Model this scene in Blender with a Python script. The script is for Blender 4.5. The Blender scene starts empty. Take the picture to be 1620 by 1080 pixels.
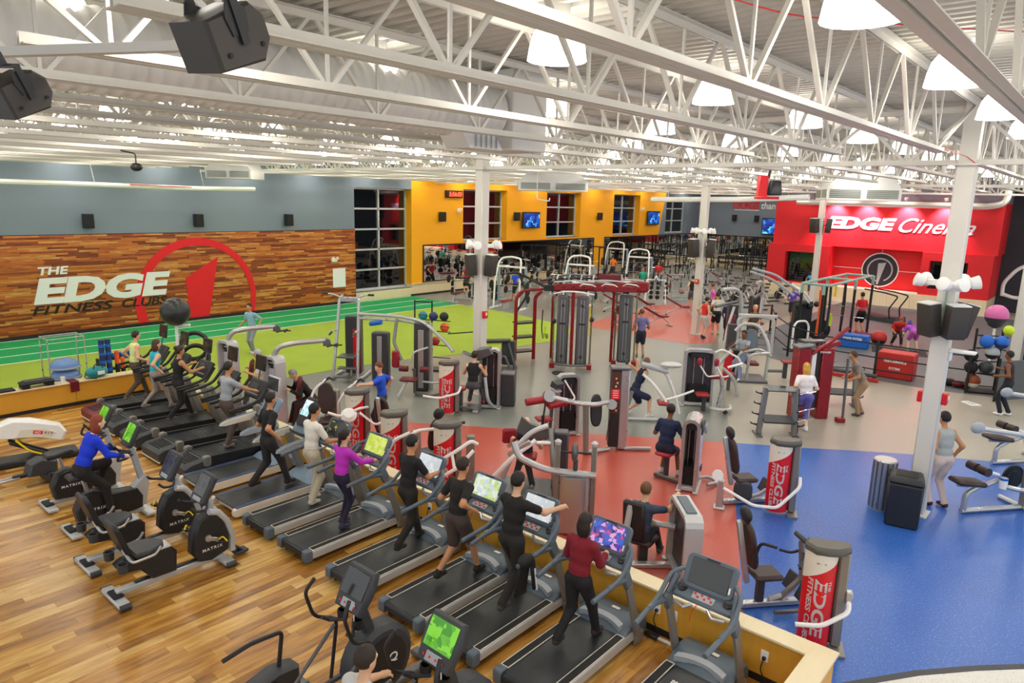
import bpy, bmesh, math, random
import numpy as np
from mathutils import Matrix, Vector

scene = bpy.context.scene
C = bpy.context.collection
rnd = random.Random(7)
R = math.radians
PI = math.pi

# ------------------------------------------------------------------ camera
CAM_H = 5.5
yaw, pitch, roll = R(40.844), R(11.547), R(1.519)
fwd = Vector((math.cos(yaw) * math.cos(pitch), math.sin(yaw) * math.cos(pitch), -math.sin(pitch)))
rt0 = Vector((math.sin(yaw), -math.cos(yaw), 0))
up0 = rt0.cross(fwd)
rgt = rt0 * math.cos(roll) + up0 * math.sin(roll)
upv = up0 * math.cos(roll) - rt0 * math.sin(roll)
cam_data = bpy.data.cameras.new('camera')
cam = bpy.data.objects.new('camera', cam_data)
C.objects.link(cam)
mw = Matrix((rgt, upv, -fwd)).transposed().to_4x4()
mw.translation = Vector((0, 0, CAM_H))
cam.matrix_world = mw
cam_data.sensor_width = 36
cam_data.lens = 36 * 1106.07 / 1620
cam_data.clip_start = 0.05
cam_data.clip_end = 300
scene.camera = cam

# ------------------------------------------------------------------ light, exposure
world = bpy.data.worlds.new('world')
scene.world = world
world.use_nodes = True
world.node_tree.nodes['Background'].inputs[0].default_value = (0.93, 0.96, 1.0, 1)
world.node_tree.nodes['Background'].inputs[1].default_value = 0.4
vs = scene.view_settings
vs.view_transform = 'Standard'
vs.look = 'None'
vs.gamma = 1
vs.use_curve_mapping = False
vs.exposure = 1.4
LAMP_STRENGTH = 15.0

# ------------------------------------------------------------------ materials
def lin(h):
    h = h.lstrip('#')
    out = []
    for i in (0, 2, 4):
        c = int(h[i:i + 2], 16) / 255
        out.append(c / 12.92 if c <= 0.04045 else ((c + 0.055) / 1.055) ** 2.4)
    return (*out, 1)

MATS = {}
def mat(name, col, rough=0.5, metal=0.0, var=0.08, scale=6.0, bump=0.0, bscale=60.0, spec=0.5, stretch=None, emit=0.0, rvar=0.1):
    """plain procedural surface: base colour with noise variation, noise roughness, optional fine relief"""
    if name in MATS:
        return MATS[name]
    m = bpy.data.materials.new(name)
    m.use_nodes = True
    nt = m.node_tree
    b = nt.nodes['Principled BSDF']
    c = lin(col) if isinstance(col, str) else col
    tc = nt.nodes.new('ShaderNodeTexCoord')
    src = tc.outputs['Object']
    if stretch:
        mp = nt.nodes.new('ShaderNodeMapping')
        mp.inputs['Scale'].default_value = stretch
        nt.links.new(src, mp.inputs['Vector'])
        src = mp.outputs['Vector']
    nz = nt.nodes.new('ShaderNodeTexNoise')
    nz.inputs['Scale'].default_value = scale
    nz.inputs['Detail'].default_value = 4
    nt.links.new(src, nz.inputs['Vector'])
    mx = nt.nodes.new('ShaderNodeMix')
    mx.data_type = 'RGBA'
    mx.inputs[6].default_value = tuple(x * (1 - var) for x in c[:3]) + (1,)
    mx.inputs[7].default_value = tuple(min(1, x * (1 + var)) for x in c[:3]) + (1,)
    nt.links.new(nz.outputs['Fac'], mx.inputs[0])
    nt.links.new(mx.outputs[2], b.inputs['Base Color'])
    mr = nt.nodes.new('ShaderNodeMapRange')
    mr.inputs['To Min'].default_value = max(0.02, rough - rvar)
    mr.inputs['To Max'].default_value = min(1, rough + rvar)
    nt.links.new(nz.outputs['Fac'], mr.inputs['Value'])
    nt.links.new(mr.outputs['Result'], b.inputs['Roughness'])
    b.inputs['Metallic'].default_value = metal
    b.inputs['Specular IOR Level'].default_value = spec
    if bump:
        n2 = nt.nodes.new('ShaderNodeTexNoise')
        n2.inputs['Scale'].default_value = bscale
        n2.inputs['Detail'].default_value = 3
        nt.links.new(src, n2.inputs['Vector'])
        bp = nt.nodes.new('ShaderNodeBump')
        bp.inputs['Strength'].default_value = bump
        bp.inputs['Distance'].default_value = 0.02
        nt.links.new(n2.outputs['Fac'], bp.inputs['Height'])
        nt.links.new(bp.outputs['Normal'], b.inputs['Normal'])
    if emit:
        b.inputs['Emission Color'].default_value = c
        b.inputs['Emission Strength'].default_value = emit
    MATS[name] = m
    return m

def speck_mat(name, col, col2, rough=0.35, scale=220.0, lo=0.55, hi=0.62, big=0.7, bigcol=None, bigscale=0.35, bump=0.1):
    """speckled rubber or polished concrete: large soft mottling plus fine flecks"""
    m = bpy.data.materials.new(name)
    m.use_nodes = True
    nt = m.node_tree
    b = nt.nodes['Principled BSDF']
    tc = nt.nodes.new('ShaderNodeTexCoord')
    n1 = nt.nodes.new('ShaderNodeTexNoise')
    n1.inputs['Scale'].default_value = bigscale
    n1.inputs['Detail'].default_value = 5
    n1.inputs['Distortion'].default_value = 0.6
    nt.links.new(tc.outputs['Object'], n1.inputs['Vector'])
    r1 = nt.nodes.new('ShaderNodeMapRange')
    r1.inputs['From Min'].default_value = 0.2
    r1.inputs['From Max'].default_value = 0.8
    nt.links.new(n1.outputs['Fac'], r1.inputs['Value'])
    m1 = nt.nodes.new('ShaderNodeMix')
    m1.data_type = 'RGBA'
    m1.inputs[6].default_value = lin(col)
    m1.inputs[7].default_value = lin(bigcol or col)
    nt.links.new(r1.outputs['Result'], m1.inputs[0])
    n2 = nt.nodes.new('ShaderNodeTexNoise')
    n2.inputs['Scale'].default_value = scale
    n2.inputs['Detail'].default_value = 2
    nt.links.new(tc.outputs['Object'], n2.inputs['Vector'])
    r2 = nt.nodes.new('ShaderNodeMapRange')
    r2.inputs['From Min'].default_value = lo
    r2.inputs['From Max'].default_value = hi
    r2.inputs['To Max'].default_value = big
    nt.links.new(n2.outputs['Fac'], r2.inputs['Value'])
    m2 = nt.nodes.new('ShaderNodeMix')
    m2.data_type = 'RGBA'
    nt.links.new(r2.outputs['Result'], m2.inputs[0])
    nt.links.new(m1.outputs[2], m2.inputs[6])
    m2.inputs[7].default_value = lin(col2)
    nt.links.new(m2.outputs[2], b.inputs['Base Color'])
    mr = nt.nodes.new('ShaderNodeMapRange')
    mr.inputs['To Min'].default_value = max(.05, rough - .05)
    mr.inputs['To Max'].default_value = rough + .05
    nt.links.new(n1.outputs['Fac'], mr.inputs['Value'])
    nt.links.new(mr.outputs['Result'], b.inputs['Roughness'])
    if bump:
        bp = nt.nodes.new('ShaderNodeBump')
        bp.inputs['Strength'].default_value = bump
        bp.inputs['Distance'].default_value = 0.004
        nt.links.new(n2.outputs['Fac'], bp.inputs['Height'])
        nt.links.new(bp.outputs['Normal'], b.inputs['Normal'])
    MATS[name] = m
    return m

def wood_mat(name, col, col2, rough=0.4, along=(1, 14, 14), scale=3.0):
    """wood with grain stretched along local x"""
    m = bpy.data.materials.new(name)
    m.use_nodes = True
    nt = m.node_tree
    b = nt.nodes['Principled BSDF']
    g = nt.nodes.new('ShaderNodeNewGeometry')
    mp = nt.nodes.new('ShaderNodeMapping')
    mp.inputs['Scale'].default_value = along
    nt.links.new(g.outputs['Position'], mp.inputs['Vector'])
    n1 = nt.nodes.new('ShaderNodeTexNoise')
    n1.inputs['Scale'].default_value = scale
    n1.inputs['Detail'].default_value = 6
    n1.inputs['Distortion'].default_value = 0.4
    nt.links.new(mp.outputs['Vector'], n1.inputs['Vector'])
    r1 = nt.nodes.new('ShaderNodeMapRange')
    r1.inputs['From Min'].default_value = 0.33
    r1.inputs['From Max'].default_value = 0.67
    nt.links.new(n1.outputs['Fac'], r1.inputs['Value'])
    mx = nt.nodes.new('ShaderNodeMix')
    mx.data_type = 'RGBA'
    mx.inputs[6].default_value = lin(col)
    mx.inputs[7].default_value = lin(col2)
    nt.links.new(r1.outputs['Result'], mx.inputs[0])
    nt.links.new(mx.outputs[2], b.inputs['Base Color'])
    b.inputs['Roughness'].default_value = rough
    MATS[name] = m
    return m

def emit_mat(name, col, strength):
    m = bpy.data.materials.new(name)
    m.use_nodes = True
    b = m.node_tree.nodes['Principled BSDF']
    b.inputs['Base Color'].default_value = lin(col)
    b.inputs['Emission Color'].default_value = lin(col)
    b.inputs['Emission Strength'].default_value = strength
    MATS[name] = m
    return m

def screen_mat(name, cols, strength=0.9, scale=9.0):
    """a lit screen: emission from a blocky procedural picture in the given colours"""
    m = bpy.data.materials.new(name)
    m.use_nodes = True
    nt = m.node_tree
    b = nt.nodes['Principled BSDF']
    b.inputs['Base Color'].default_value = (0.01, 0.01, 0.012, 1)
    b.inputs['Roughness'].default_value = 0.15
    tc = nt.nodes.new('ShaderNodeTexCoord')
    v = nt.nodes.new('ShaderNodeTexVoronoi')
    v.inputs['Scale'].default_value = scale
    v.distance = 'CHEBYCHEV'
    nt.links.new(tc.outputs['Object'], v.inputs['Vector'])
    sp = nt.nodes.new('ShaderNodeSeparateColor')
    nt.links.new(v.outputs['Color'], sp.inputs[0])
    cr = nt.nodes.new('ShaderNodeValToRGB')
    cr.color_ramp.interpolation = 'CONSTANT'
    el = cr.color_ramp.elements
    while len(el) < len(cols):
        el.new(0.5)
    for i, cc in enumerate(cols):
        el[i].position = i / len(cols)
        el[i].color = lin(cc)
    nt.links.new(sp.outputs[0], cr.inputs[0])
    nt.links.new(cr.outputs['Color'], b.inputs['Emission Color'])
    b.inputs['Emission Strength'].default_value = strength * 0.5
    MATS[name] = m
    return m

# ------------------------------------------------------------------ mesh helpers
class MB:
    """collects simple solids; build() links them as ONE mesh object"""
    def __init__(s):
        s.v = []; s.f = []; s.m = []
    def _add(s, vs, fs, mi=0):
        o = len(s.v)
        s.v.extend([tuple(p) for p in vs])
        s.f.extend([tuple(i + o for i in f) for f in fs])
        s.m.extend([mi] * len(fs))
        return s
    def box(s, c, d, rot=None, b=0.0, mi=0, taper=None):
        hx, hy, hz = d[0] / 2, d[1] / 2, d[2] / 2
        b = min(b, hx * .98, hy * .98, hz * .98)
        V = []; F = []
        if b <= 0:
            for x in (-hx, hx):
                for y in (-hy, hy):
                    for z in (-hz, hz):
                        V.append((x, y, z))
            F = [(0, 1, 3, 2), (4, 6, 7, 5), (0, 4, 5, 1), (2, 3, 7, 6), (0, 2, 6, 4), (1, 5, 7, 3)]
        else:
            idx = {}
            for sx in (-1, 1):
                for sy in (-1, 1):
                    for sz in (-1, 1):
                        for a in range(3):
                            p = [sx * (hx - b), sy * (hy - b), sz * (hz - b)]
                            p[a] += (sx, sy, sz)[a] * b
                            idx[sx, sy, sz, a] = len(V)
                            V.append(tuple(p))
            for a in range(3):
                o1, o2 = [i for i in range(3) if i != a]
                for sa in (-1, 1):
                    q = []
                    for s1, s2 in ((-1, -1), (1, -1), (1, 1), (-1, 1)):
                        k = [0, 0, 0]; k[a] = sa; k[o1] = s1; k[o2] = s2
                        q.append(idx[k[0], k[1], k[2], a])
                    if (sa > 0) == (a == 1):
                        q.reverse()
                    F.append(tuple(q))
                for s1 in (-1, 1):
                    for s2 in (-1, 1):
                        k = [0, 0, 0]; k[o1] = s1; k[o2] = s2
                        k0 = list(k); k0[a] = -1; k1 = list(k); k1[a] = 1
                        q = [idx[(*k0, o1)], idx[(*k1, o1)], idx[(*k1, o2)], idx[(*k0, o2)]]
                        if (s1 * s2 > 0) == (a != 1):
                            q.reverse()
                        F.append(tuple(q))
            for sx in (-1, 1):
                for sy in (-1, 1):
                    for sz in (-1, 1):
                        q = [idx[sx, sy, sz, 0], idx[sx, sy, sz, 1], idx[sx, sy, sz, 2]]
                        if sx * sy * sz < 0:
                            q.reverse()
                        F.append(tuple(q))
        if taper:
            V = [(x * (1 + (taper[0] - 1) * (z + hz) / (2 * hz)), y * (1 + (taper[1] - 1) * (z + hz) / (2 * hz)), z) for x, y, z in V]
        if rot is not None:
            M = rot if isinstance(rot, Matrix) else euler(rot)
            V = [tuple(M @ Vector(p)) for p in V]
        return s._add([(x + c[0], y + c[1], z + c[2]) for x, y, z in V], F, mi)
    def beam(s, p0, p1, w, h, b=0.0, mi=0, upv=(0, 0, 1)):
        """rectangular bar from p0 to p1 (w sideways, h along up)"""
        p0 = Vector(p0); p1 = Vector(p1)
        d = p1 - p0
        L = d.length
        x = d / L
        u = Vector(upv)
        y = u.cross(x)
        if y.length < 1e-4:
            y = Vector((0, 1, 0)).cross(x)
            if y.length < 1e-4:
                y = Vector((1, 0, 0)).cross(x)
        y.normalize()
        z = x.cross(y)
        M = Matrix((x, y, z)).transposed()
        return s.box((p0 + p1) / 2, (L, w, h), M, b, mi)
    def tube(s, pts, r, n=8, mi=0, cap=True, flat=1.0):
        """swept round bar through pts; r a number or one per point"""
        P = [Vector(p) for p in pts]
        k = len(P)
        rr = r if isinstance(r, (list, tuple)) else [r] * k
        T = []
        for i in range(k):
            a = P[max(0, i - 1)]; b2 = P[min(k - 1, i + 1)]
            t = b2 - a
            T.append(t.normalized() if t.length > 1e-9 else Vector((0, 0, 1)))
        u = Vector((0, 0, 1)) if abs(T[0].z) < 0.9 else Vector((0, 1, 0))
        N = (u - T[0] * u.dot(T[0])).normalized()
        V = []
        for i in range(k):
            if i:
                N = (N - T[i] * N.dot(T[i]))
                N = N.normalized() if N.length > 1e-6 else T[i].orthogonal().normalized()
            B = T[i].cross(N)
            for j in range(n):
                a = 2 * PI * j / n
                V.append(P[i] + N * (math.cos(a) * rr[i]) + B * (math.sin(a) * rr[i] * flat))
        F = []
        for i in range(k - 1):
            for j in range(n):
                j2 = (j + 1) % n
                F.append((i * n + j, i * n + j2, (i + 1) * n + j2, (i + 1) * n + j))
        if cap:
            F.append(tuple(range(n - 1, -1, -1)))
            F.append(tuple((k - 1) * n + j for j in range(n)))
        return s._add(V, F, mi)
    def cyl(s, p0, p1, r0, r1=None, n=16, mi=0):
        return s.tube([p0, p1], [r0, r0 if r1 is None else r1], n, mi)
    def prism(s, poly, axis, a, b, mi=0, bev=0.0):
        """polygon in the plane across `axis`, from a to b; poly in (y,z),(x,z) or (x,y)"""
        n = len(poly)
        area = sum(poly[i][0] * poly[(i + 1) % n][1] - poly[(i + 1) % n][0] * poly[i][1] for i in range(n))
        if area < 0:
            poly = poly[::-1]
        def put(u, w, t):
            return {'x': (t, u, w), 'y': (u, t, w), 'z': (u, w, t)}[axis]
        rings = [(0.0, a), (0.0, b)]
        if bev:
            sg = 1 if b > a else -1
            rings = [(bev, a), (0.0, a + sg * bev), (0.0, b - sg * bev), (bev, b)]
        cx = sum(p[0] for p in poly) / n; cy = sum(p[1] for p in poly) / n
        V = []
        for ins, t in rings:
            for (u, w) in poly:
                if ins:
                    dx, dy = u - cx, w - cy
                    L = math.hypot(dx, dy) or 1
                    k = max(0, 1 - ins / L)
                    u2, w2 = cx + dx * k, cy + dy * k
                else:
                    u2, w2 = u, w
                V.append(put(u2, w2, t))
        F = []
        k = len(rings)
        flip = (b < a) ^ (axis == 'y')
        for i in range(k - 1):
            for j in range(n):
                j2 = (j + 1) % n
                q = (i * n + j, i * n + j2, (i + 1) * n + j2, (i + 1) * n + j)
                F.append(q[::-1] if flip else q)
        c0 = tuple(range(n - 1, -1, -1)); c1 = tuple((k - 1) * n + j for j in range(n))
        F.append(c0[::-1] if flip else c0)
        F.append(c1[::-1] if flip else c1)
        return s._add(V, F, mi)
    def lathe(s, prof, c=(0, 0, 0), n=20, mi=0, axis=None, cap=True):
        """prof: (radius, height) list, turned about z (or the given axis direction)"""
        M = None
        if axis is not None:
            M = Vector((0, 0, 1)).rotation_difference(Vector(axis)).to_matrix()
        V = []
        for (r, z) in prof:
            for j in range(n):
                a = 2 * PI * j / n
                p = Vector((r * math.cos(a), r * math.sin(a), z))
                if M is not None:
                    p = M @ p
                V.append((p.x + c[0], p.y + c[1], p.z + c[2]))
        F = []
        k = len(prof)
        for i in range(k - 1):
            for j in range(n):
                j2 = (j + 1) % n
                F.append((i * n + j, i * n + j2, (i + 1) * n + j2, (i + 1) * n + j))
        if cap:
            F.append(tuple(range(n - 1, -1, -1)))
            F.append(tuple((k - 1) * n + j for j in range(n)))
        return s._add(V, F, mi)
    def ball(s, c, r, n=16, m=10, mi=0, rot=None):
        r3 = r if isinstance(r, (list, tuple)) else (r, r, r)
        V = [(0, 0, -r3[2])]
        for i in range(1, m):
            t = -PI / 2 + PI * i / m
            for j in range(n):
                a = 2 * PI * j / n
                V.append((r3[0] * math.cos(t) * math.cos(a), r3[1] * math.cos(t) * math.sin(a), r3[2] * math.sin(t)))
        V.append((0, 0, r3[2]))
        F = [(0, 1 + (j + 1) % n, 1 + j) for j in range(n)]
        for i in range(m - 2):
            for j in range(n):
                j2 = (j + 1) % n
                F.append((1 + i * n + j, 1 + i * n + j2, 1 + (i + 1) * n + j2, 1 + (i + 1) * n + j))
        L = len(V) - 1
        o = 1 + (m - 2) * n
        F += [(o + j, o + (j + 1) % n, L) for j in range(n)]
        if rot is not None:
            M = rot if isinstance(rot, Matrix) else euler(rot)
            V = [tuple(M @ Vector(p)) for p in V]
        return s._add([(x + c[0], y + c[1], z + c[2]) for x, y, z in V], F, mi)
    def poly(s, pts, mi=0):
        return s._add(pts, [tuple(range(len(pts)))], mi)
    def mesh(s, name, mats, smooth=40):
        me = bpy.data.meshes.new(name)
        me.from_pydata([tuple(p) for p in s.v], [], s.f)
        bm = bmesh.new()
        bm.from_mesh(me)
        bmesh.ops.recalc_face_normals(bm, faces=bm.faces)
        bm.to_mesh(me)
        bm.free()
        for m in (mats if isinstance(mats, (list, tuple)) else [mats]):
            me.materials.append(MATS[m] if isinstance(m, str) else m)
        if any(s.m):
            me.polygons.foreach_set('material_index', s.m)
        if smooth:
            me.polygons.foreach_set('use_smooth', [True] * len(me.polygons))
            me.set_sharp_from_angle(angle=R(smooth))
        me.update()
        return me
    def build(s, name, mats, parent=None, smooth=40):
        o = bpy.data.objects.new(name, s.mesh(name, mats, smooth))
        C.objects.link(o)
        if parent is not None:
            o.parent = parent
        return o

def euler(r):
    from mathutils import Euler
    return Euler(r, 'XYZ').to_matrix()

def arc(pts, r=0.06, n=4):
    """round the corners of a polyline (fillet radius r)"""
    P = [Vector(p) for p in pts]
    out = [P[0]]
    for i in range(1, len(P) - 1):
        a = P[i - 1] - P[i]; b = P[i + 1] - P[i]
        k = min(r, a.length * .45, b.length * .45)
        s0 = P[i] + a.normalized() * k; s1 = P[i] + b.normalized() * k
        for j in range(n + 1):
            t = j / n
            out.append(s0 * (1 - t) ** 2 + P[i] * (2 * t * (1 - t)) + s1 * t * t)
    out.append(P[-1])
    return out

def rrect(x0, y0, x1, y1, r=0.03, n=4):
    out = []
    for cx, cy, a0 in ((x1 - r, y0 + r, -90), (x1 - r, y1 - r, 0), (x0 + r, y1 - r, 90), (x0 + r, y0 + r, 180)):
        for i in range(n + 1):
            a = R(a0 + 90 * i / n)
            out.append((cx + r * math.cos(a), cy + r * math.sin(a)))
    return out

# ------------------------------------------------------------------ objects, labels
def tag(o, label=None, cat=None, group=None, kind=None):
    if label: o['label'] = label
    if cat: o['category'] = cat
    if group: o['group'] = group
    if kind: o['kind'] = kind
    return o

def thing(name, label, cat, loc=(0, 0, 0), rz=0.0, group=None):
    """an Empty at the thing's base; rz in degrees"""
    o = bpy.data.objects.new(name, None)
    o.empty_display_size = 0.2
    C.objects.link(o)
    o.location = loc
    o.rotation_euler = (0, 0, R(rz))
    return tag(o, label, cat, group)

def dup(root, loc, rz=None, label=None, group=None, parent=None):
    r = root.copy()
    C.objects.link(r)
    if parent is None:
        r.location = loc
        if rz is not None:
            r.rotation_euler = (0, 0, R(rz))
        if label: r['label'] = label
        if group: r['group'] = group
    for ch in root.children:
        c = ch.copy()
        C.objects.link(c)
        c.parent = r
        for g in ch.children:
            d = g.copy()
            C.objects.link(d)
            d.parent = c
    return r

def remat(root, part, m):
    """give one part of a copy its own material without touching the shared mesh"""
    for ch in root.children:
        for o in [ch] + list(ch.children):
            if o.name.split('.')[0] == part:
                o.material_slots[0].link = 'OBJECT'
                o.material_slots[0].material = MATS[m]

def text_mesh(txt, size, mats, shear=0.0, bold=0.0, extrude=0.004, xs=1.0, spacing=1.0, name='lettering'):
    cu = bpy.data.curves.new(name, 'FONT')
    cu.body = txt
    cu.size = size
    cu.shear = shear
    cu.offset = bold
    cu.extrude = extrude
    cu.space_character = spacing
    cu.resolution_u = 3
    cu.align_x = 'LEFT'
    o = bpy.data.objects.new(name, cu)
    C.objects.link(o)
    dg = bpy.context.evaluated_depsgraph_get()
    me = bpy.data.meshes.new_from_object(o.evaluated_get(dg))
    bpy.data.objects.remove(o)
    bpy.data.curves.remove(cu)
    xsv = [v.co.x for v in me.vertices]
    if xs != 1.0:
        for v in me.vertices:
            v.co.x *= xs
    me.materials.clear()
    me.materials.append(MATS[mats])
    return me

def lettering(txt, width, height, m, origin, xdir, ydir, parent=None, name='lettering', **kw):
    """text mesh fitted to width x height, lower-left corner at origin, lying along xdir / ydir"""
    me = text_mesh(txt, 1.0, m, name=name, **kw)
    co = np.array([v.co[:] for v in me.vertices])
    lo, hi = co.min(0), co.max(0)
    x = Vector(xdir).normalized(); y = Vector(ydir).normalized(); z = x.cross(y)
    o = Vector(origin)
    ex = kw.get('extrude', 0.004)
    for v, p in zip(me.vertices, co):
        u = (p[0] - lo[0]) / (hi[0] - lo[0]) * width
        w = (p[1] - lo[1]) / (hi[1] - lo[1]) * height if height else (p[1] - lo[1]) / (hi[0] - lo[0]) * width
        v.co = o + x * u + y * w + z * p[2]
    me.update()
    ob = bpy.data.objects.new(name, me)
    C.objects.link(ob)
    if parent is not None:
        ob.parent = parent
    return ob
# ------------------------------------------------------------------ palette
mat('white_steel', '#d8d4cb', 0.42, var=0.04, scale=2)
mat('deck_white', '#cbc7bd', 0.6, var=0.06, scale=1.5)
mat('duct_white', '#e3e2de', 0.4, 0.0, var=0.04)
mat('grey_paint', '#7f8b98', 0.7, var=0.04, scale=0.8, bump=0.03)
mat('lilac_paint', '#8d8796', 0.7, var=0.04, scale=0.8)
mat('orange_paint', '#ffb008', 0.65, var=0.03, scale=0.8, bump=0.03)
mat('red_paint', '#d3161f', 0.6, var=0.05, scale=0.8, bump=0.03)
mat('navy_paint', '#23232f', 0.6, var=0.05)
mat('sign_red', '#e8121f', 0.45, var=0.03)
mat('sign_white', '#f4f4f2', 0.45, var=0.02)
mat('sign_black', '#15120f', 0.45, var=0.05)
mat('black_trim', '#1d1b1a', 0.5)
mat('alu_frame', '#cfd3d4', 0.35, 0.4, var=0.04)
mat('silver', '#b9babb', 0.3, 0.65, var=0.05, scale=3)
mat('silver_paint', '#c3c4c4', 0.35, 0.25, var=0.05, scale=3)
mat('steel_dark', '#6d6f71', 0.35, 0.6, var=0.05)
mat('chrome', '#d9dbdc', 0.12, 0.95, var=0.02)
mat('black_plastic', '#222326', 0.45, var=0.1)
mat('black_matte', '#171717', 0.7, var=0.1)
mat('dark_grey', '#3a3c40', 0.5, var=0.08)
mat('blue_grey', '#5b6873', 0.42, var=0.06)
mat('light_grey', '#a7adb2', 0.42, var=0.05)
mat('rubber_black', '#1b1c1d', 0.75, var=0.15, scale=20)
mat('belt_black', '#2a2d30', 0.38, var=0.2, scale=3, stretch=(0.4, 6, 1))
mat('maroon_vinyl', '#6b1420', 0.42, var=0.1)
mat('red_vinyl', '#9a1b2a', 0.42, var=0.08)
mat('brown_vinyl', '#3b2a26', 0.45, var=0.08)
mat('red_metal', '#8e0f18', 0.3, 0.1, var=0.06)
mat('edge_red', '#d81420', 0.35, var=0.04)
mat('cream', '#e6dfcf', 0.5, var=0.03)
mat('clear_ball', '#2b2d2e', 0.32, var=0.06)
mat('yellow', '#f0d000', 0.45)
mat('orange', '#ee5a1a', 0.5)
mat('blue', '#1463c4', 0.5)
mat('teal', '#1d8f96', 0.5)
mat('purple', '#5b3f9a', 0.5)
mat('pink_ball', '#dd6fb0', 0.45)
mat('lime', '#c5dd1c', 0.5)
mat('brick_red', '#b8241d', 0.5)
mat('plate_iron', '#212224', 0.4, 0.2, var=0.1)
mat('shroud_tan', '#8b8882', 0.35, 0.35, var=0.05, scale=2)
mat('panel_wood', '#dba238', 0.4, var=0.12, scale=2.0, stretch=(1, 6, 1))
mat('panel_cap', '#e9d9b2', 0.35, var=0.06, scale=2.0, stretch=(1, 8, 1))
mat('wainscot', '#ead9b0', 0.5, var=0.06, scale=2, stretch=(6, 1, 1))
mat('turf', '#a1b93a', 0.85, var=0.14, scale=1.2, bump=0.5, bscale=260)
mat('track_green', '#12a85c', 0.8, var=0.06, scale=1.5, bump=0.4, bscale=260)
mat('line_white', '#eef2ea', 0.8, var=0.05)
mat('pane_dark', '#0c0e12', 0.03, 0.0, var=0.02, spec=1.0, rvar=0.01)
mat('screen_off', '#2c2d2c', 0.12, var=0.05, spec=0.8, rvar=0.02)
mat('panel_pale', '#c9c6d6', .4, var=.03)
mat('brown_panel', '#5a2c1c', .4)
mat('shroud_dark', '#3d3b40', .35, var=.06)
mat('cap_grey', '#5d5952', .45)
mat('rig_grey', '#5f5e62', .4, .2)
mat('chrome_dull', '#9a977c', .25, .8)
mat('blue_dark', '#27336b', .5); mat('yellow_dark', '#6b5a14', .5)
mat('smith_blue', '#8fa6b0', .4)
mat('rig_teal', '#8fb0a6', .45)
mat('brown_ball', '#8a3d1e', .5)
mat('net_grey', '#5d6064', .8)
mat('speaker_brown', '#3a3530', .55)
mat('grille_grey', '#7e8078', .5)
mat('clock_case', '#2a0608', .4)
emit_mat('led_red', '#ff3a1e', 3.0)
mat('orange_red', '#e0372a', .5)
mat('dome_blue', '#6d8fc4', .35)
mat('dome_grey', '#9aa4b4', .4)
mat('bag_blue', '#1e55d8', .5, var=.3, scale=9)
mat('blue_strip', '#3d4a68', .45)
mat('pale_blue', '#7e93a8', .4)
mat('red_smear', '#7a2530', .45)
speck_mat('floor_grey', '#747873', '#9aa09c', 0.30, 38, .6, .7, .35, '#90948c', 0.3)
speck_mat('floor_beige', '#98948a', '#b2aea2', 0.34, 38, .6, .7, .3, '#aaa494', 0.28)
speck_mat('floor_blue', '#2251a4', '#5f8fd6', 0.34, 38, .56, .64, .55, '#3368bf', 0.4)
speck_mat('floor_red', '#b2493d', '#cf7a68', 0.32, 38, .58, .68, .4, '#c4604f', 0.4)
speck_mat('floor_rubber', '#55575a', '#8a8d90', 0.55, 38, .6, .66, .6, '#63666a', 0.5)
speck_mat('floor_pale', '#d8d4cc', '#a9a59c', 0.4, 38, .58, .66, .4, '#e2dfd8', 0.8)
mirror = bpy.data.materials.new('mirror_glass')
mirror.use_nodes = True
_b = mirror.node_tree.nodes['Principled BSDF']
_b.inputs['Base Color'].default_value = (0.72, 0.74, 0.73, 1)
_b.inputs['Metallic'].default_value = 1.0
_b.inputs['Roughness'].default_value = 0.02
MATS['mirror_glass'] = mirror
FLOORWOOD = []
for i, (a, b2) in enumerate((('#a5702a', '#d09a48'), ('#8f5c20', '#c08a3c'), ('#b9863a', '#dfb260'), ('#7c4d1b', '#b07c34'), ('#c2924a', '#e3ba70'), ('#9c6824', '#cf9844'))):
    wood_mat('floorwood_%d' % i, a, b2, 0.27, (1.2, 9, 9), 1.6)
    FLOORWOOD.append('floorwood_%d' % i)
WALLWOOD = []
for i, (a, b2) in enumerate((('#9c4a18', '#c66e2e'), ('#7c3610', '#a8541f'), ('#b8611f', '#de8c3c'), ('#682b0e', '#964719'), ('#b86f2e', '#e2a859'), ('#a8521c', '#cf7830'))):
    wood_mat('wallwood_%d' % i, a, b2, 0.38, (1, 12, 12), 2.0)
    WALLWOOD.append('wallwood_%d' % i)

def structure(o):
    o['kind'] = 'structure'
    return o

# ------------------------------------------------------------------ floor and its zones
floor = structure(MB().box((28, 13, -0.1), (68, 38, 0.2)).build('floor', 'floor_grey'))
def zone(name, pts, m, z0, z1):
    return MB().prism(pts, 'z', z0, z1).build(name, m, floor, smooth=0)
zone('beige_floor_zone', [(15.3, 6.3), (23.4, 10.4), (27.4, 12.25), (45, 12.6), (61, 12.6), (61, -6), (18.8, -6), (19.5, -3), (19.3, -.8), (18.64, .98), (18.24, 1.76), (17.5, 3.05), (16.9, 3.95), (16.24, 4.84)], 'floor_beige', -0.05, 0.002)
zone('blue_rubber_zone', [(7.0, 2.4), (15.3, 6.3), (16.24, 4.84), (16.9, 3.95), (17.5, 3.05), (18.24, 1.76), (18.64, .98), (19.3, -.8), (19.5, -3), (19.4, -5.5), (7.0, -5.5)], 'floor_blue', -0.05, 0.003)
zone('red_rubber_zone', [(7.0, 2.4), (15.3, 6.3), (10.35, 13.54), (8.6, 15.9), (7.6, 17.0), (7.0, 17)], 'floor_red', -0.05, 0.0025)
zone('red_rubber_zone', [(26.5, 18.1), (33.4, 18.9), (36, 18), (32, 14.5), (26.4, 11.9), (25.3, 12.6), (25.2, 14), (25.5, 16), (25.3, 17.3)], 'floor_red', -0.05, 0.0035)
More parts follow.
